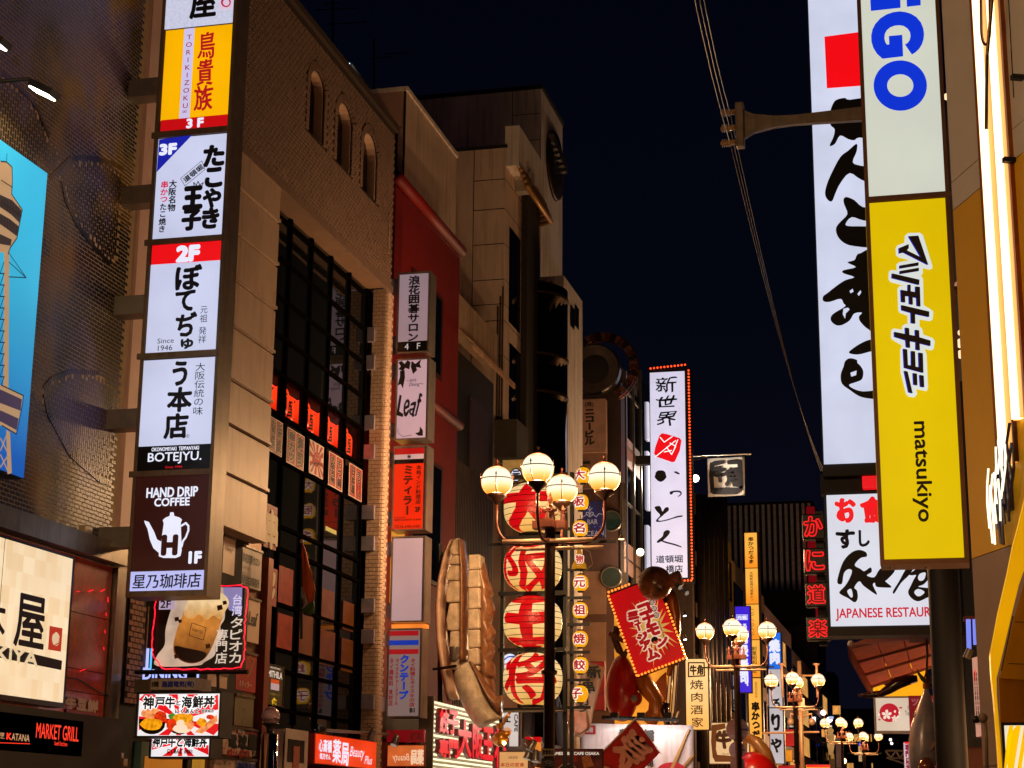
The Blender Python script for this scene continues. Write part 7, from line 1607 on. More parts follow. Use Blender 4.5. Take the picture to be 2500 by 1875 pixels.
# utility pole with arm, insulators and wires
uq = YP(17.0); ux = uq.p(2316, 1690).x
UP = thing('utility_pole', 'dark round utility pole rising behind the yellow sign, with a side arm carrying insulators', 'utility pole', (ux, 17, 0))
MB().lathe([(.15, 0), (.143, 3), (.125, 14)], (ux, 17, 0), 20).build('post', mat('pole_dark', '1d1712', .6, var=.4, scale=2), UP, smooth=True)
am = mat('arm_paint', '8a7a68', .5, .3, .25, 8, wear='5a4030'); zA = uq.p(1900, 290)
mb = MB(); L0 = uq.p(1815, 305); L1 = Vector((ux, 17, uq.p(2300, 262).z))
pr = [(0, .16), (.06, .1), (.18, .06), (.3, .05), (1, .09)]
for (t0, h0), (t1, h1) in zip(pr[:-1], pr[1:]):
    a = L0.lerp(L1, t0); b = L0.lerp(L1, t1)
    mb.prism([a + Vector((0, -.03, -h0)), b + Vector((0, -.03, -h1)), b + Vector((0, -.03, h1)), a + Vector((0, -.03, h0))], (0, .06, 0))
mb.build('arm', am, UP)
MB().box(uq.p(1797, 300).x, uq.p(1817, 300).x, 16.93, 17.05, uq.p(1808, 361).z, uq.p(1808, 254).z).build('end_plate', am, UP, bevel=.01)
ins = mat('insulator', 'b08a60', .3, coat=.3)
for y in (273, 311, 347):
    p = uq.p(1797, y); ax = Vector((-1, 0, 0)).to_track_quat('Z', 'Y').to_matrix()
    MB().lathe([(.03, 0), (.03, .06)] + [q for i in range(4) for q in ((.022, .065 + i * .022), (.042, .072 + i * .022), (.042, .078 + i * .022), (.022, .084 + i * .022))] + [(.015, .16)], p, 14, ax=ax).build('insulator', ins, UP, smooth=True)
for k, (y, x0) in enumerate(((273, 1752), (311, 1738), (347, 1729))):
    p = uq.p(1786 - 4, y); a = YP(10.0).p((1690, 1678, 1665)[k], -150); b = YP(30).p(2004 + 4 * k, 1150); mid = [p.lerp(b, t) - Vector((0, 0, .35 * 4 * t * (1 - t))) for t in np.linspace(0, 1, 14)]
    w_ = MB().tube([a] + [a.lerp(p, t) - Vector((0, 0, .1 * 4 * t * (1 - t))) for t in (.25, .5, .75)] + mid, .0045, 5).build('overhead_wire', mat('wire', '3a302e', .5, .3), None)
    tag(w_, 'overhead power line held by the %s insulator of the arm' % ('top', 'middle', 'bottom')[k], 'wire', 'overhead wires over the street')

# white vertical sign with brush characters
gq = YP(22.0)
R2 = Sign('white_brush_sign', 'huge white lit sign with red square logo and brush characters behind the copper framed sign', 'sign', gq, (1985, -260, 2190, 1160), .45, 0, mat('sign_black2', '0c0a0c', .5))
R2.panel(1988, -250, 2186, 1131, glow('brush_white', 'd0d6ee', .97, .08, edge=.04), d=.01)
R2.poly([(2013, 91), (2170, 70), (2180, 205), (2019, 217)], lit('logo_red', 'f00a14', 1.0), 'logo_square', d=.02)
z5 = lambda L_: [(1875 + x * .3767, y * .3767) for x, y in L_]; z6 = lambda L_: [(1875 + x * .3767, 625 + y * .3767) for x, y in L_]; z7 = lambda L_: [(1875 + x * .3767, 1250 + y * .3767) for x, y in L_]
for P in (z5([(403, 735), (420, 680), (445, 650), (500, 638), (530, 650), (720, 648), (720, 880), (590, 895), (560, 912), (520, 905), (468, 882), (435, 935), (400, 948), (425, 890), (432, 840), (405, 812)]),
          z5([(575, 935), (575, 985), (550, 1055), (605, 1078), (720, 1100), (720, 1200), (605, 1168), (530, 1125), (470, 1190), (440, 1250), (415, 1308), (385, 1295), (370, 1255), (385, 1190), (420, 1110), (470, 1020), (520, 980)]),
          z5([(490, 1295), (510, 1280), (560, 1300), (615, 1345), (720, 1360), (720, 1430), (620, 1432), (545, 1410), (505, 1450), (520, 1468), (620, 1470), (720, 1480), (720, 1600), (560, 1598), (490, 1575), (450, 1530), (442, 1480), (470, 1440), (515, 1390), (495, 1330)]),
          z6([(575, 0), (600, -15), (720, -20), (720, 480), (655, 480), (600, 430), (590, 395), (610, 370), (560, 375), (530, 420), (480, 450), (440, 450), (408, 420), (420, 380), (500, 330), (490, 310), (470, 280), (400, 300), (360, 295), (358, 265), (390, 240), (440, 200), (500, 160), (560, 140), (490, 115), (490, 95), (570, 75), (515, 45), (560, 30)]),
          z6([(525, 625), (560, 595), (600, 570), (650, 548), (720, 540), (720, 600), (650, 625), (590, 640), (545, 638)]), z6([(500, 685), (530, 665), (575, 675), (580, 695), (600, 715), (618, 750), (610, 800), (570, 820), (525, 838), (560, 865), (620, 880), (720, 875), (720, 925), (650, 925), (590, 910), (530, 870), (480, 830), (472, 770), (490, 720)])): R2.poly(crv(P, 3), i_blk, 'brush_character', d=.02)
for P in (z6([(530, 230), (550, 215), (555, 235), (535, 245)]), z6([(580, 250), (600, 225), (605, 240), (590, 262)]), z6([(490, 345), (520, 338), (530, 350), (505, 375), (500, 410), (485, 380)]), z6([(535, 760), (575, 745), (572, 775), (540, 785)])): R2.poly(P, glow('brush_white', 'd0d6ee'), 'brush_gap', d=.026)
MB().box(gq.p(2105, 1175).x, gq.p(2140, 1175).x, 22.0, 22.2, gq.p(2120, 1189).z, gq.p(2120, 1162).z).build('red_lamp_box', glow('red_box', 'e8101c', .9, .1), R2.root)
MB().box(gq.p(2000, 1175).x, gq.p(2160, 1175).x, 22.2, 22.4, gq.p(2010, 1200).z, gq.p(2010, 1150).z).build('support', M_BLACK(), R2.root)
wq2 = YP(21.5)
R3 = Sign('restaurant_sign', 'wide white lit sign, red and black brush characters over red capitals, in a black frame', 'sign', wq2, (2016, 1196, 2341, 1548), .5, 0, mat('sign_black3', '110e0e', .5))
R3.panel(2023, 1204, 2333, 1527, glow('rest_white', 'd8dcea', .97, .05, edge=.03), d=.01)
crim = lit('crimson_txt', 'c8102c', .9)
R3.t('お', 2042, 1220, 2087, 1274, lit('bright_red', 'e8101c', 1), bold=.06, wob=.04, d=.02); R3.t('食', 2103, 1216, 2155, 1276, lit('bright_red', 'e8101c', 1), bold=.06, wob=.04, d=.02); R3.t('事', 2165, 1216, 2210, 1276, lit('bright_red', 'e8101c', 1), bold=.06, wob=.04, d=.02)
R3.t('す', 2043, 1295, 2086, 1338, ink('navy_txt', '101440'), bold=.05, wob=.03, d=.02); R3.t('し', 2098, 1296, 2122, 1334, ink('navy_txt', '101440'), bold=.04, d=.02)
bk3 = ink('brush_k', '120c0c')
R3.poly(crv(z7([(450, 460), (460, 400), (490, 320), (540, 265), (590, 247), (635, 262), (640, 290), (600, 300), (562, 345), (600, 370), (625, 385), (665, 360), (672, 390), (640, 412), (688, 425), (715, 385), (740, 365), (815, 370), (815, 395), (772, 440), (762, 452), (802, 488), (750, 491), (702, 485), (693, 460), (680, 475), (707, 532), (690, 530), (620, 480), (592, 450), (560, 490), (578, 512), (582, 560), (562, 587), (520, 560), (480, 540), (463, 520), (500, 480), (530, 430), (545, 382), (520, 372), (492, 400), (480, 466)]), 3), bk3, 'brush_character', d=.02)
R3.poly(crv(z7([(515, 512), (540, 500), (550, 545), (540, 556), (522, 535)]), 3), glow('rest_white', 'd8dcea'), 'brush_gap', d=.026)
R3.poly(crv(z7([(820, 528), (810, 515), (850, 450), (888, 380), (910, 362), (945, 360), (915, 410), (862, 462)]), 3), bk3, 'brush_character', d=.02)
R3.poly(crv(z7([(915, 405), (960, 372), (1000, 358), (1065, 366), (1072, 402), (1045, 432), (1010, 470), (975, 486), (1072, 500), (1075, 530), (1012, 566), (970, 580), (930, 560), (908, 522), (925, 480), (945, 438), (960, 410), (935, 412)]), 3), bk3, 'brush_character', d=.02)
R3.poly(crv(z7([(985, 402), (1022, 395), (1012, 438), (985, 448), (972, 430)]), 3), glow('rest_white', 'd8dcea'), 'brush_gap', d=.026); R3.poly(crv(z7([(948, 520), (975, 500), (1015, 520), (990, 545), (965, 545)]), 3), glow('rest_white', 'd8dcea'), 'brush_gap', d=.026)
R3.t('JAPANESE RESTAURANT', 2041, 1484, 2326, 1514, crim, bold=.02, d=.02)
slabpx(wq2, 2020, 1531, 2340, 1551, -.4, .02).build('bottom_rail', mat('rail_dark', '241d1a', .4, .4), R3.root)
# red neon characters
nq = YP(30.0)
NK = Sign('neon_character_sign', 'dark vertical sign with four glowing red neon characters left of the wide white sign', 'sign', nq, (1958, 1250, 2020, 1566), .3, 0, None)
nred2 = glow('neon_red_line', 'ff1420', 1.5, .05); nfill = glow('neon_fill', 'e0101c', .8, .1)
for ch, b in (('か', (1965, 1263, 2006, 1307)), ('に', (1969, 1346, 2010, 1391)), ('道', (1973, 1430, 2013, 1472)), ('楽', (1976, 1514, 2018, 1554))):
    x0, y0_, x1, y1_ = b; slabpx(nq, x0 - 8, y0_ - 9, x1 + 8, y1_ + 9, -.25, -.01).build('character_box', mat('box_black', '0d0808', .35, coat=.4), NK.root, bevel=.02)
    NK.t(ch, *b, nfill, bold=.045, d=.012, out=(nred2, .022)); NK.t(ch, *b, mat('neon_gap', '5a0810', .5), bold=0.0, d=.02)
MB().box(nq.p(1990, 1400).x, nq.p(2010, 1400).x, 30.35, 30.6, nq.p(1990, 1570).z, nq.p(1990, 1240).z).build('mast', M_BLACK(), NK.root)

# red sloping awning, horn, hanging fish
aq = YP(26.5)
AW = thing('sloping_awning', 'underside of a big red panelled awning sticking out under the wide white sign', 'awning', YP(27).p(2180, 1680))
def quad3(pts, th=.04): return MB().prism(pts, (0, 0, -th))
A1, A2, B1, B2 = YP(25).p(2074, 1572), YP(25).p(2330, 1510), YP(28.5).p(2126, 1668), YP(28.5).p(2330, 1600)
ared = mat('awning_red', 'e47866', .5, var=.25, scale=5)
for i in range(3):
    for j in range(4):
        f0, f1, g0, g1 = i / 3 + .01, (i + 1) / 3 - .01, j / 4 + .008, (j + 1) / 4 - .008
        P = [A1.lerp(A2, g).lerp(B1.lerp(B2, g), f) for f, g in ((f0, g0), (f0, g1), (f1, g1), (f1, g0))]
        quad3([p + Vector((0, 0, -.005)) for p in P]).build('awning_panel', ared, AW)
for i in range(4): a = A1.lerp(B1, i / 3); b = A2.lerp(B2, i / 3); MB().tube([a - Vector((0, 0, .05)), b - Vector((0, 0, .05))], .035, 6).build('batten', mat('batten', 'b87868', .4, .2), AW)
MB().prism([A1, B1, B1 + Vector((.02, 0, -.22)), A1 + Vector((.02, 0, -.22))], (-.03, 0, 0)).build('valance', mat('valance_red', '8a2a1c', .6), AW)
MB().ball(A1 + Vector((.02, 0, .0)), .05, 10).build('corner_cap', mat('cap_white', 'c8b8b0', .4), AW)
AU = YP(24.6); MB().prism([AU.p(*p) for p in ((2130, 1553), (2215, 1552), (2215, 1560), (2084, 1570))], (0, .3, 0)).build('upper_flap', ared, AW)
HN = thing('twisted_horn', 'dark curved wooden horn shape with a twisted tip under the red awning', 'sculpture', YP(26).p(2160, 1700)); q = YP(25.6)
MB().tube([q.p(*p) for p in ((2240, 1657), (2215, 1660), (2190, 1668), (2170, 1683), (2150, 1694), (2120, 1697), (2095, 1698))], [.05, .08, .09, .07, .05, .045, .012], 10).build('horn', mat('horn_wood', '4a2414', .2, .1, .4, 5, coat=.8), HN, smooth=True)
hp = []
for i in range(50):
    t = i / 49; c = q.p(2155 - 58 * t, 1693 + 5 * t); a = t * 30; r = .055 * (1 - t * .8); hp.append(c + Vector((0, -r * math.cos(a), r * math.sin(a))))
MB().tube(hp, .012, 5).build('twist_ridge', mat('horn_light', '8a4a34', .2, coat=.8), HN, smooth=True)
fq_ = YP(23.8); FS = thing('hanging_fish', 'giant silver tuna model hanging head down from a rope by its tail', 'sculpture', fq_.p(2260, 1960))
def fpt(y): return 2262 - (y - 1680) * .02
fm = mat('fish_silver', 'd8b8a8', .3, .15, .3, 3.5, col2='8a90a0', coat=.6); fdk = mat('fish_dark', '2a2a30', .25, .4, .3, 5, coat=.6)
prof = [(1672, 4), (1682, 5), (1700, 11), (1720, 18), (1745, 25), (1775, 31), (1805, 34), (1835, 34), (1860, 32), (1885, 27), (1910, 18), (1935, 6)]
k = 23.8 / FPX; top = fq_.p(2262, 1672)
V = []; F = []; n = 24
for i, (y, r) in enumerate(prof):
    c = fq_.p(2262 - (y - 1672) * .05, y)
    for j in range(n):
        a = 2 * math.pi * j / n; V.append(c + Vector((r * k * math.cos(a), r * k * .8 * math.sin(a), 0)))
for i in range(len(prof) - 1):
    for j in range(n): F.append((i * n + j, i * n + (j + 1) % n, (i + 1) * n + (j + 1) % n, (i + 1) * n + j))
MB().add(V, F).build('body', fm, FS, smooth=True)
def fin(P, name='fin', m=fdk, d=0, th=.02): return polypx(fq_, P, d, th).build(name, m, FS)
fin([(2262, 1675), (2248, 1660), (2240, 1645), (2238, 1630), (2246, 1643), (2258, 1655), (2262, 1658), (2268, 1656), (2280, 1650), (2290, 1640), (2288, 1652), (2276, 1666), (2266, 1676)], 'tail', mat('tail_brown', '5a3020', .3, coat=.5))
fin([(2233, 1762), (2228, 1745), (2225, 1736), (2236, 1752), (2238, 1762)], m=mat('fin_pink', 'b07a68', .3), d=.05); fin([(2288, 1752), (2294, 1736), (2288, 1742), (2284, 1750)], m=mat('fin_pink', 'b07a68'), d=.05); fin([(2232, 1818), (2220, 1808), (2214, 1800), (2222, 1812), (2230, 1825)], m=mat('fin_pink', 'b07a68'), d=.05)
fin([(2290, 1800), (2274, 1820), (2268, 1835), (2276, 1830), (2286, 1818), (2294, 1806)], m=mat('fin_pink', 'b07a68'), d=.16)
for i in range(9): y = 1690 + i * 8; fin([(2258 - i * 2.2, y), (2254 - i * 2.4, y + 2), (2257 - i * 2.2, y + 5)], 'finlet', mat('finlet_yellow', 'c89a60', .4), d=.02, th=.01)
MB().ball(fq_.p(2262, 1872, .12), .11, 18, sz=1.1).build('gill_cover', mat('gill_brown', 'a8602c', .15, .4, .4, coat=1), FS, smooth=True); MB().ball(fq_.p(2236, 1900, .12), .035, 12).build('eye', mat('fish_eye', '141414', .05, coat=1), FS, smooth=True)
rope_m = mat('rope_tan', '8a5a34', .8, var=.4, scale=30, bump=.5)
MB().tube([fq_.p(2262, 1560), fq_.p(2264, 1600), fq_.p(2262, 1640), fq_.p(2264, 1670)], .016, 7).build('rope', rope_m, FS); MB().tube([fq_.p(2262, 1640, .05), fq_.p(2257, 1655, .05), fq_.p(2262, 1672, .05), fq_.p(2268, 1655, .05), fq_.p(2263, 1640, .05)], .012, 6).build('rope_loop', rope_m, FS)
mb = MB()
for i in range(4): mb.lathe([(.045, -.01), (.052, 0), (.045, .01)], fq_.p(2262, 1670 + 3 * i), 14)
struct(mb.build('rope_binding', mat('rope_orange', 'b06030', .7), FS), 'stuff')
MB().box(fq_.p(2218, 1556).x, fq_.p(2300, 1556).x, 23.6, 24.2, fq_.p(2262, 1562).z, fq_.p(2262, 1552).z).build('hanger_plate', mat('rail_dark', '241d1a'), FS)
# yellow sign, sakura sign, red sign behind fish
yq2 = YP(31.0)
ys_ = Sign('yellow_black_sign', 'yellow lit sign with black geometric characters behind the twisted horn', 'sign', yq2, (2128, 1618, 2262, 1702), .2, 2, stl); ys_.panel(2131, 1620, 2260, 1700, glow('y_face', 'ffae10', .9, .1))
ys_.t('寿', 2185, 1632, 2228, 1660, i_blk, bold=.08); ys_.poly([(2142, 1655), (2158, 1652), (2175, 1668), (2168, 1678), (2155, 1670)], i_blk, 'black_mark'); ys_.poly([(2200, 1640), (2228, 1636), (2230, 1650), (2212, 1656)], i_blk, 'black_mark', d=.01)
tf = Sign('cherry_blossom_sign', 'cream square sign with a crimson disc of cherry blossoms and a steel frame', 'sign', yq2, (2134, 1701, 2228, 1790), .25, 3, stl); tf.panel(2139, 1704, 2228, 1784, glow('tf_face', 'dccdb8', .8, .1))
cr2 = lit('cherry', 'b8102c', .85); tf.disc(2171, 1740, 24, 23, cr2, d=.006)
pet = lit('petal', 'f0dcd0', .9)
def flower(cx, cy, R_):
    for i in range(5):
        a = math.radians(-90 + 72 * i); c = (cx + R_ * .55 * math.cos(a), cy + R_ * .55 * math.sin(a)); t = (math.cos(a), math.sin(a)); s = (-t[1], t[0])
        tf.poly([(cx, cy), (c[0] + s[0] * R_ * .3, c[1] + s[1] * R_ * .3), (cx + t[0] * R_ + s[0] * R_ * .14, cy + t[1] * R_ + s[1] * R_ * .14), (cx + t[0] * R_ * .85, cy + t[1] * R_ * .85), (cx + t[0] * R_ - s[0] * R_ * .14, cy + t[1] * R_ - s[1] * R_ * .14), (c[0] - s[0] * R_ * .3, c[1] - s[1] * R_ * .3)], pet, 'petal', d=.012)
flower(2165, 1745, 13); flower(2184, 1754, 8)
for x, y in ((2185, 1737), (2196, 1740), (2146, 1745), (2193, 1750)): tf.disc(x, y, 2.6, 3.4, pet, 'petal', d=.012)
tf.disc(2199, 1728, 4, 2, cr2, 'petal', d=.012); tf.disc(2147, 1757, 3, 2, cr2, 'petal', d=.012)
tf.t('Japan.', 2215, 1722, 2243, 1732, i_blk); tf.t('Tax-free', 2209, 1735, 2243, 1746, mat('ink_grey', '5a504c', .5))
rr2 = Sign('red_character_sign', 'deep red sign with pale characters behind the hanging fish', 'sign', YP(28.0), (2222, 1698, 2296, 1900), .15, 0, mat('sign_red_side', '8a1408')); rr2.panel(2223, 1699, 2295, 1900, glow('deep_red', '90101c', .6, .15), d=.005); rr2.t('ツ', 2226, 1706, 2242, 1722, lit('rosy', 'b86068', .6), bold=.05, d=.01); rr2.t('ル', 2270, 1708, 2292, 1726, lit('rosy', 'b86068', .6), bold=.05, d=.01); rr2.t('店', 2272, 1730, 2292, 1748, lit('rosy', 'b86068', .6), bold=.05, d=.01)
vs2 = Sign('white_red_vertical_sign', 'white vertical sign with dense magenta characters left of the hanging fish', 'sign', YP(33), (2208, 1812, 2228, 1950), .2, 0, mat('case_white', 'b8a49c')); vs2.panel(2209, 1813, 2227, 1950, glow('vs_white', 'd8c0c8', .75, .2), d=.005); vs2.t('専門店米', 2211, 1818, 2226, 1880, lit('magenta2', '8a1048', .8), vert=True, bold=.06, d=.01); vs2.panel(2209, 1811, 2227, 1816, l_red, d=.012)
for x, y, lb in ((2297, 1791, 'upper bluish white spot lamp right of the hanging fish'), (2297, 1836, 'lower bluish white spot lamp right of the hanging fish')): lampball(x, y, 24.5, .035, lb, '90b0ff', 9)
# truss
tr_ = thing('steel_truss', 'pale steel truss beam across the far street left of the fish', 'truss', YP(60).p(2190, 1875)); q = YP(60.0); tm = mat('truss_pale', '8a7a70', .4, .5)
for a, b in (((2162, 1833), (2212, 1833)), ((2165, 1850), (2212, 1852)), ((2162, 1833), (2175, 1850)), ((2175, 1850), (2188, 1833)), ((2188, 1833), (2198, 1851)), ((2198, 1851), (2210, 1833)), ((2165, 1850), (2230, 1872)), ((2212, 1852), (2235, 1862))): MB().tube([q.p(*a), q.p(*b)], .03, 5).build('member', tm, tr_)
for i in range(2): lampball(2174 + i * 3, 1806 + i * 9, 62 + i, .05, ('faint upper white lamp above the truss', 'faint lower white lamp above the truss')[i], 'fff8f0', 2)

# right-hand building with neon tubes and yellow arch
RW = AP(2400, 900, 12.0, -67)
YB = thing('yellow_shop_building', 'cream walled shop building with warm tube lights and a yellow arch at the right edge', 'building', (1.6, 11.5, 0))
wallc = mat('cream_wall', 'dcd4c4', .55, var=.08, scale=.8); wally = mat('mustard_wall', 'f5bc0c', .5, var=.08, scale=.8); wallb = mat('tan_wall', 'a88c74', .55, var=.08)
ul = RW.hit(2342, 800)[0]; ur = RW.hit(2700, 800)[0]
zt_ = 13.0; hs = [RW.hit(2370, 478)[1], RW.hit(2400, 1355)[1], RW.hit(2420, 1870)[1]]
o_z = lambda v: v
edges = [-6] + sorted(hs) + [RW.hit(2370, 405)[1], RW.hit(2370, 405)[1] + 3, RW.hit(2370, 405)[1] + 6]
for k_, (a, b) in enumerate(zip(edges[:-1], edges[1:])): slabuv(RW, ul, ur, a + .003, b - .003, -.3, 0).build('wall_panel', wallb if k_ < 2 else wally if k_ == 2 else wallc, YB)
slabuv(RW, ul + .02, ur, edges[0], edges[-1], -.5, -.301).build('wall_core', m_dark, YB)
def vband(xb, y_b, w, d0, d1, m, name, zb, zt, parent=YB):
    u = RW.hit(xb, y_b)[0]; ww = abs(RW.hit(xb + w, y_b)[0] - u); return slabuv(RW, u, u + ww, zb, zt, d0, d1).build(name, m, parent)
zT = RW.hit(2395, -150)[1]; zN = RW.hit(2452, 1142)[1]; zN2 = RW.hit(2480, 1030)[1]
copper = mat('copper_strip', 'b0683a', .35, .6)
ntube = glow('warm_tube', 'ffe2b0', 2.4, .06, scale=2); nedge = glow('warm_diffuser', 'ffa848', 1.05, .05)
NT = thing('neon_tube_band', 'pair of tall glowing warm tube lights on the right hand wall', 'neon light', RW.w(RW.hit(2425, 600)[0], zN, .1))
for nm, m, xb, w, d0, d1 in (('edge_strip', copper, 2400, 6, .0, .03), ('diffuser', nedge, 2406, 11, .0, .03), ('tube', ntube, 2417, 11, .0, .06), ('diffuser', nedge, 2428, 12, .0, .03), ('trim_line', mat('maroon_trim', '4a1410', .4), 2441, 3, .0, .03)): vband(xb, 500 - 90, w, d0, d1, m, nm, zN, zT, NT)
for nm, m, xb, w, d0, d1 in (('diffuser', nedge, 2446, 6, .0, .03), ('tube', ntube, 2452, 10, .0, .06), ('diffuser', nedge, 2462, 9, .0, .03), ('edge_strip', copper, 2472, 5, .0, .03)): vband(xb, 500 - 90, w, d0, d1, m, nm, zN2, zT, NT)
rod = mat('dark_rod', '3a2418', .3, .6)
MB().tube([RW.p(2476, -60, .14), RW.p(2458, 140, .14), RW.p(2442, 318, .10)], .012, 7).build('stay_rod', rod, NT)
MB().tube([RW.p(2424, -60, .09)] + [RW.p(2437 + 11 * math.cos(a), 70 + 42 * math.sin(a) if math.sin(a) > 0 else 70, .09) for a in np.linspace(math.pi, 0, 12)] + [RW.p(2446, -60, .09)], .01, 7).build('loop_tube', mat('loop_maroon', '5a1a10', .3), NT)
MB().tube([RW.p(2482, -20, .06), RW.p(2496, 240, .06)], .004, 5).build('cable', M_BLACK(), NT)
for x, y in ((2497, 190), (2477, 392)): slabpx(RW, x - 3, y - 6, x + 4, y + 6, .0, .08).build('cable_clip', M_BLACK(), NT)
# script letters in white tubes at the edge
SL = thing('tube_script_sign', 'white gold tube letters seen edge on at the right border above the yellow arch', 'sign', RW.p(2480, 1330, .1)); wt = glow('letter_tube', 'fff4d0', 1.6, .1); dkb_ = mat('letter_side', '20204a', .3, coat=.5)
zz3 = lambda L_: [(2350 + x * .3012, 900 + y * .3012) for x, y in L_]
for P in ([(350, 815), (340, 950), (340, 1090), (360, 1300)], [(385, 860), (370, 1000), (395, 1280), (405, 1430)], [(365, 950), (360, 1180), (385, 1420)], [(395, 850), (415, 960), (400, 1120), (415, 1260)], [(455, 440), (430, 600), (445, 720), (425, 860)], [(470, 600), (450, 760), (470, 900), (455, 1060)], [(485, 620), (490, 800), (465, 1000)], [(430, 900), (445, 1060), (450, 1240)], [(410, 640), (415, 800), (400, 940), (420, 1100)]):
    MB().tube([RW.p(*p, .12) for p in zz3(P)], .0075, 6).build('letter_tube', wt, SL); MB().tube([RW.p(x + 3, y + 1, .07) for x, y in zz3(P)], .011, 6).build('letter_side', dkb_, SL)
slabpx(RW, 2456, 1142, 2475, 1250, .005, .06).build('letter_backing', dkb_, SL)
# yellow arch
ya = mat('yellow_fascia', 'e8a800', .25, var=.08, coat=.5); yem = glow('yellow_fascia_glow', 'ffb400', .62, .18, scale=1.2)  # spotlit brightness of the arch put in as its own glow
arch = [(2640, 900), (2500, 1216), (2478, 1305), (2470, 1334), (2457, 1400), (2434, 1500), (2417, 1590), (2420, 1645), (2426, 1700), (2434, 1800), (2442, 1920), (2450, 1920), (2442, 1800), (2434, 1700), (2433, 1652), (2439, 1633), (2470, 1500), (2492, 1410), (2520, 1330), (2660, 1050)]
YA = thing('yellow_arch', 'glossy yellow angular arch frame at the lower right edge', 'arch', YP(10.6).p(2440, 1900)); aq_ = YP(10.6)
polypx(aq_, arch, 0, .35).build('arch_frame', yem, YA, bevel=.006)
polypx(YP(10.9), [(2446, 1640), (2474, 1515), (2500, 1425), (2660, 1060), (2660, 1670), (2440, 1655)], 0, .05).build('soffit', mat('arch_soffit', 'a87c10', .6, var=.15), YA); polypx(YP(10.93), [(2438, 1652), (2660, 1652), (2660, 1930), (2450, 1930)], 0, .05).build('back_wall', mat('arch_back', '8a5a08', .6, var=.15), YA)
linepx(YP(10.845), [(2473, 1505), (2445, 1638)], 3).build('shadow_gap', mat('gap', '3a2a0c', .7), YA)
for x, y in ((2478, 1518), (2462, 1620)): MB().tube([YP(10.84).p(x, y), YP(10.84).p(2560, y + 4)], .003, 5).build('joint', mat('gap', '3a2a0c'), YA)
SC = Sign('striped_screen', 'lit screen of yellow and white diagonal stripes at the lower right corner', 'screen', YP(10.5), (2449, 1763, 2600, 1960), .08, 0, mat('screen_frame', '0d0a08', .3)); SC.panel(2457, 1771, 2600, 1960, lit('screen_cream', 'ece0c4', 1), d=.004)
for i in range(7): x = 2440 + i * 18; SC.poly([(max(2457.5, x + 24), 1772), (x + 34, 1772), (x + 4, 1960), (max(2458, x - 6) if x - 6 > 2457.5 else 2458, 1960 if x - 6 > 2457.5 else 1800)], lit('screen_yellow', 'ffc000', 1), 'stripe', d=.008)
# standing board and camera beside it
bq2 = AP(2392, 1700, 16.0, -72); sb = Sign('pink_menu_board', 'pinkish board of tall black characters seen almost edge on beside the cream wall', 'sign', bq2, (2378, 1600, 2404, 1800), .05, 0, mat('board_red_edge', '8a3020')); sb.panel(2379, 1602, 2403, 1798, glow('pink_board', 'e0a088', .6, .1), d=.004)
for i, x in enumerate((2385, 2390, 2395, 2400)): sb.t('本格手打料理の店舗案内', x - 1.5, 1640, x + 1.5, 1770, i_blk, vert=True, bold=.03, d=.01)
sb.poly([(2381, 1640), (2384, 1635), (2384, 1665), (2381, 1662)], l_red, 'red_mark', d=.01)
cc = thing('security_camera', 'grey bullet security camera on a thin conduit in front of the cream wall', 'camera', YP(11.5).p(2395, 1755)); q = YP(11.4); cm = mat('camera_grey', '7a6a5c', .4)
MB().tube([q.p(2374, 1758), q.p(2388, 1755)], [.022, .024], 12).build('body', mat('camera_black', '14100e', .3), cc, smooth=True); MB().ball(q.p(2399, 1753), .032, 12).build('mount', cm, cc, smooth=True); MB().tube([q.p(2387, 1755), q.p(2400, 1753)], .018, 10).build('neck', cm, cc, smooth=True)
MB().tube([q.p(2405, 1763), q.p(2408, 1800), q.p(2410, 1900)], .012, 6).build('conduit', cm, cc, smooth=True)
# things between pole and wall
tl = thing('downlight_bracket', 'grey tube lamps on a bracket between the pole and the cream wall', 'lamp', YP(20).p(2370, 1600)); q = YP(20.0)
for x in (2364, 2380): MB().tube([q.p(x, 1512), q.p(x + 2, 1590 - (x - 2364))], .025, 8).build('cool_tube', glow('cool_blue_tube', '8090ff', .9, .1), tl)
MB().tube([q.p(2360, 1607), q.p(2369, 1585)], [.045, .04], 12).build('spot_head', M_STEEL(), tl); MB().box(q.p(2352, 1508).x, q.p(2392, 1508).x, 20, 20.3, q.p(2370, 1510).z, q.p(2370, 1504).z).build('bracket', mat('rust_post', '7a3a22'), tl)
ln = Sign('light_strip_sign', 'thin cream light strip with a purple edge standing between the pole and the dark wall', 'sign', YP(19.5), (2342, 1688, 2355, 1812), .1, 0, mat('strip_dark', '14121a')); ln.panel(2343, 1690, 2350, 1811, glow('cream_strip', 'ffe0a0', .95, .05), d=.005); ln.panel(2350, 1690, 2354, 1811, lit('purple_strip', '8020a0', .8), d=.005)
dw = thing('dark_shop_wall', 'dark blue shop wall between the pole and the cream building', 'building', (.55, 25, 0)); MB().box(.12, 2.5, 21.6, 26, 0, 6.9).build('wall', mat('dark_blue_wall', '10121c', .5), dw)
slabpx(YP(20.6), 2350, 1822, 2410, 1990, -.3, 0).build('brown_box', mat('brown_box', '5a2a14', .5), dw); slabpx(YP(20.5), 2346, 1806, 2408, 1824, -.4, 0).build('black_canopy', mat('canopy_black', '0c0a0a', .4), dw)
for i, (y, c) in enumerate(((1640, '9a5030'), (1600, '7a3418'))): slabpx(YP(21.5), 2330, y, 2350, y + 90, -.05, 0).build('brown_panel', mat('bp' + c, c, .5), dw)
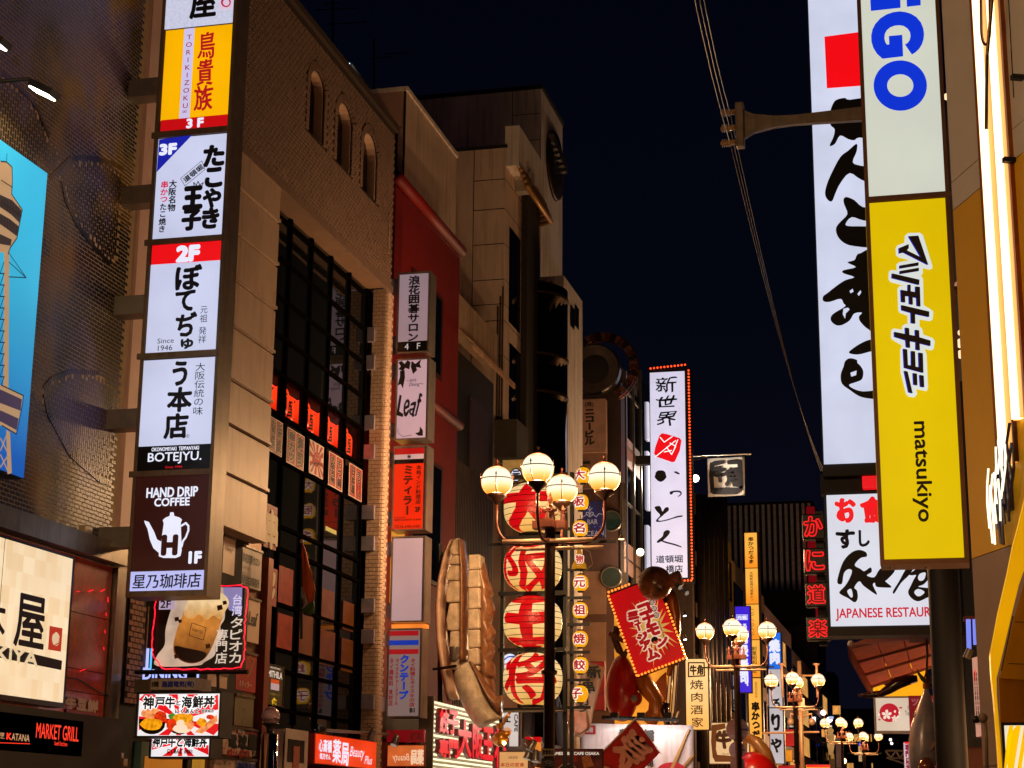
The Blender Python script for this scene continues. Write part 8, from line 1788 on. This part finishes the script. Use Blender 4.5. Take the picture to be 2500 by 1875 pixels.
# far-side street lantern beads behind the gap
FB = thing('high_street_building', 'tall dark frontage far down the right side with lamp globes showing in the gap', 'building', (4, 45, 0)); MB().box(.62, 8, 40, 58, 0, 20).build('wall', mat('right_dark', '120c0a', .8), FB)
for x, y, r, i in ((2312, 236, 9, 0), (2346, 812, 8, 1), (2346, 838, 12, 2), (2347, 865, 11, 3), (2338, 695, 8, 4)):
    p = YP(39.5).p(x, y); o = thing('round_lamp', ('round warm lamp high in the gap beside the tall copper sign', 'small top lamp of the stacked three in the gap', 'middle lamp of the stacked three in the gap', 'bottom lamp of the stacked three in the gap', 'dim pinkish lamp above the stacked three in the gap')[i], 'lamp', p); MB().ball(p, r * 39.5 / FPX, 16).build('globe', glow('gap_lamp%d' % (i == 4), 'ffd8a8' if i < 4 else 'c89080', 1.3 if i < 4 else .6, .05), o, smooth=True)

# ================================================================== rooftops: antennas, lit roof box
def antenna(x, ybase, ytop, Y, arms, lb):
    q = YP(Y); p = q.p(x, ybase); o = thing('tv_antenna', lb, 'antenna', p, 'television antennas on the left roofs'); m = mat('antenna_metal', '3a3432', .4, .7)
    MB().tube([p, q.p(x, ytop)], .025, 6).build('mast', m, o)
    for y, a, b in arms: MB().tube([q.p(a, y + 3), q.p(b, y - 2)], .014, 5).build('element', m, o)
antenna(812, 190, 0, 33, ((22, 770, 870), (56, 800, 895), (8, 790, 830)), 'tall television antenna above the brown brick roof')
antenna(913, 225, 95, 36, ((140, 905, 960), (130, 935, 1000)), 'thin antenna mast above the beige rooftop block')
rb = thing('lit_roof_box', 'pale roof structure with three bright white tubes peeking over the brick roof', 'roof structure', YP(40).p(860, 230)); q = YP(40.0)
slabpx(q, 832, 152, 858, 232, -.1, 0).build('lit_side', mat('blue_dark', '20304a', .5), rb); polypx(q, [(858, 154), (912, 222), (912, 260), (850, 260)], 0, 1.0).build('sloping_wall', mat('roof_cream', 'a89a80', .6), rb)
for x in (838, 845, 853): MB().tube([q.p(x + 1, 156, .04), q.p(x, 190, .04)], .02, 6).build('tube', glow('roof_tube', 'e8f0ff', 2.5, .05), rb)

# ================================================================== ground-floor shop fronts lining the street (mostly out of view, put in to light the facades)
def shopfront(side, y0, y1, warm, k, lb, z1=2.9):
    x = -8.95 if side < 0 else 1.15; s = 1 if side < 0 else -1
    r_ = thing('shop_building', lb, 'shop', (x, (y0 + y1) / 2, 0), 'lit shop fronts at street level')
    a, b = sorted((x, x - s * .25)); MB().box(a, b, y0, y1, z1, z1 + .45).build('fascia', mat('fascia_dark', '2a1a12', .5), r_)
    g = glow('shop_glow_' + warm, warm, k, .35, scale=2)
    n = max(1, int((y1 - y0) / 1.3))
    for i in range(n):
        c0 = y0 + (y1 - y0) * (i + .06) / n; c1 = y0 + (y1 - y0) * (i + .94) / n; a, b = sorted((x - s * .18, x - s * .22))
        MB().box(a, b, c0, c1, .5, z1 - .1).build('window', g, r_)
        a, b = sorted((x, x - s * .25)); MB().box(a, b, c1 + .002, c1 + (y1 - y0) * .12 / n - .004, 0, z1 - .004).build('jamb', mat('fascia_dark', '2a1a12'), r_)
    a, b = sorted((x, x - s * .25)); MB().box(a, b, y0, y1, 0, .42).build('stall_riser', mat('riser', '4a3a30', .6), r_)
SHOPK = 3.5
for y0, y1, c, k, lb in ((3, 11.5, 'ffb070', 1.0, 'warm lit shop front at street level before the black brick building'), (27.5, 33, 'ffa860', 1.0, 'warm lit shop front under the neon board'), (34, 44, 'ff9a50', 1.0, 'warm lit shop front under the tilted red sign'), (46, 58, 'ffb878', .9, 'warm lit shop front beyond the ring building'), (60, 90, 'ffa868', .9, 'row of warm lit shop windows far down the left side')): shopfront(-1, y0, y1, c, k * SHOPK, lb)
for y0, y1, c, k, lb in ((12.6, 16.5, 'ffc890', 1.1, 'bright shop front at street level on the right beside the cream wall'), (17.5, 21.3, 'ffb878', 1.1, 'bright shop front on the right behind the utility pole'), (27, 38, 'ffb070', 1.0, 'warm shop front on the right beyond the hanging fish'), (60, 95, 'ffa868', .9, 'row of warm lit shop windows far down the right side')): shopfront(1, y0, y1, c, k * SHOPK, lb)
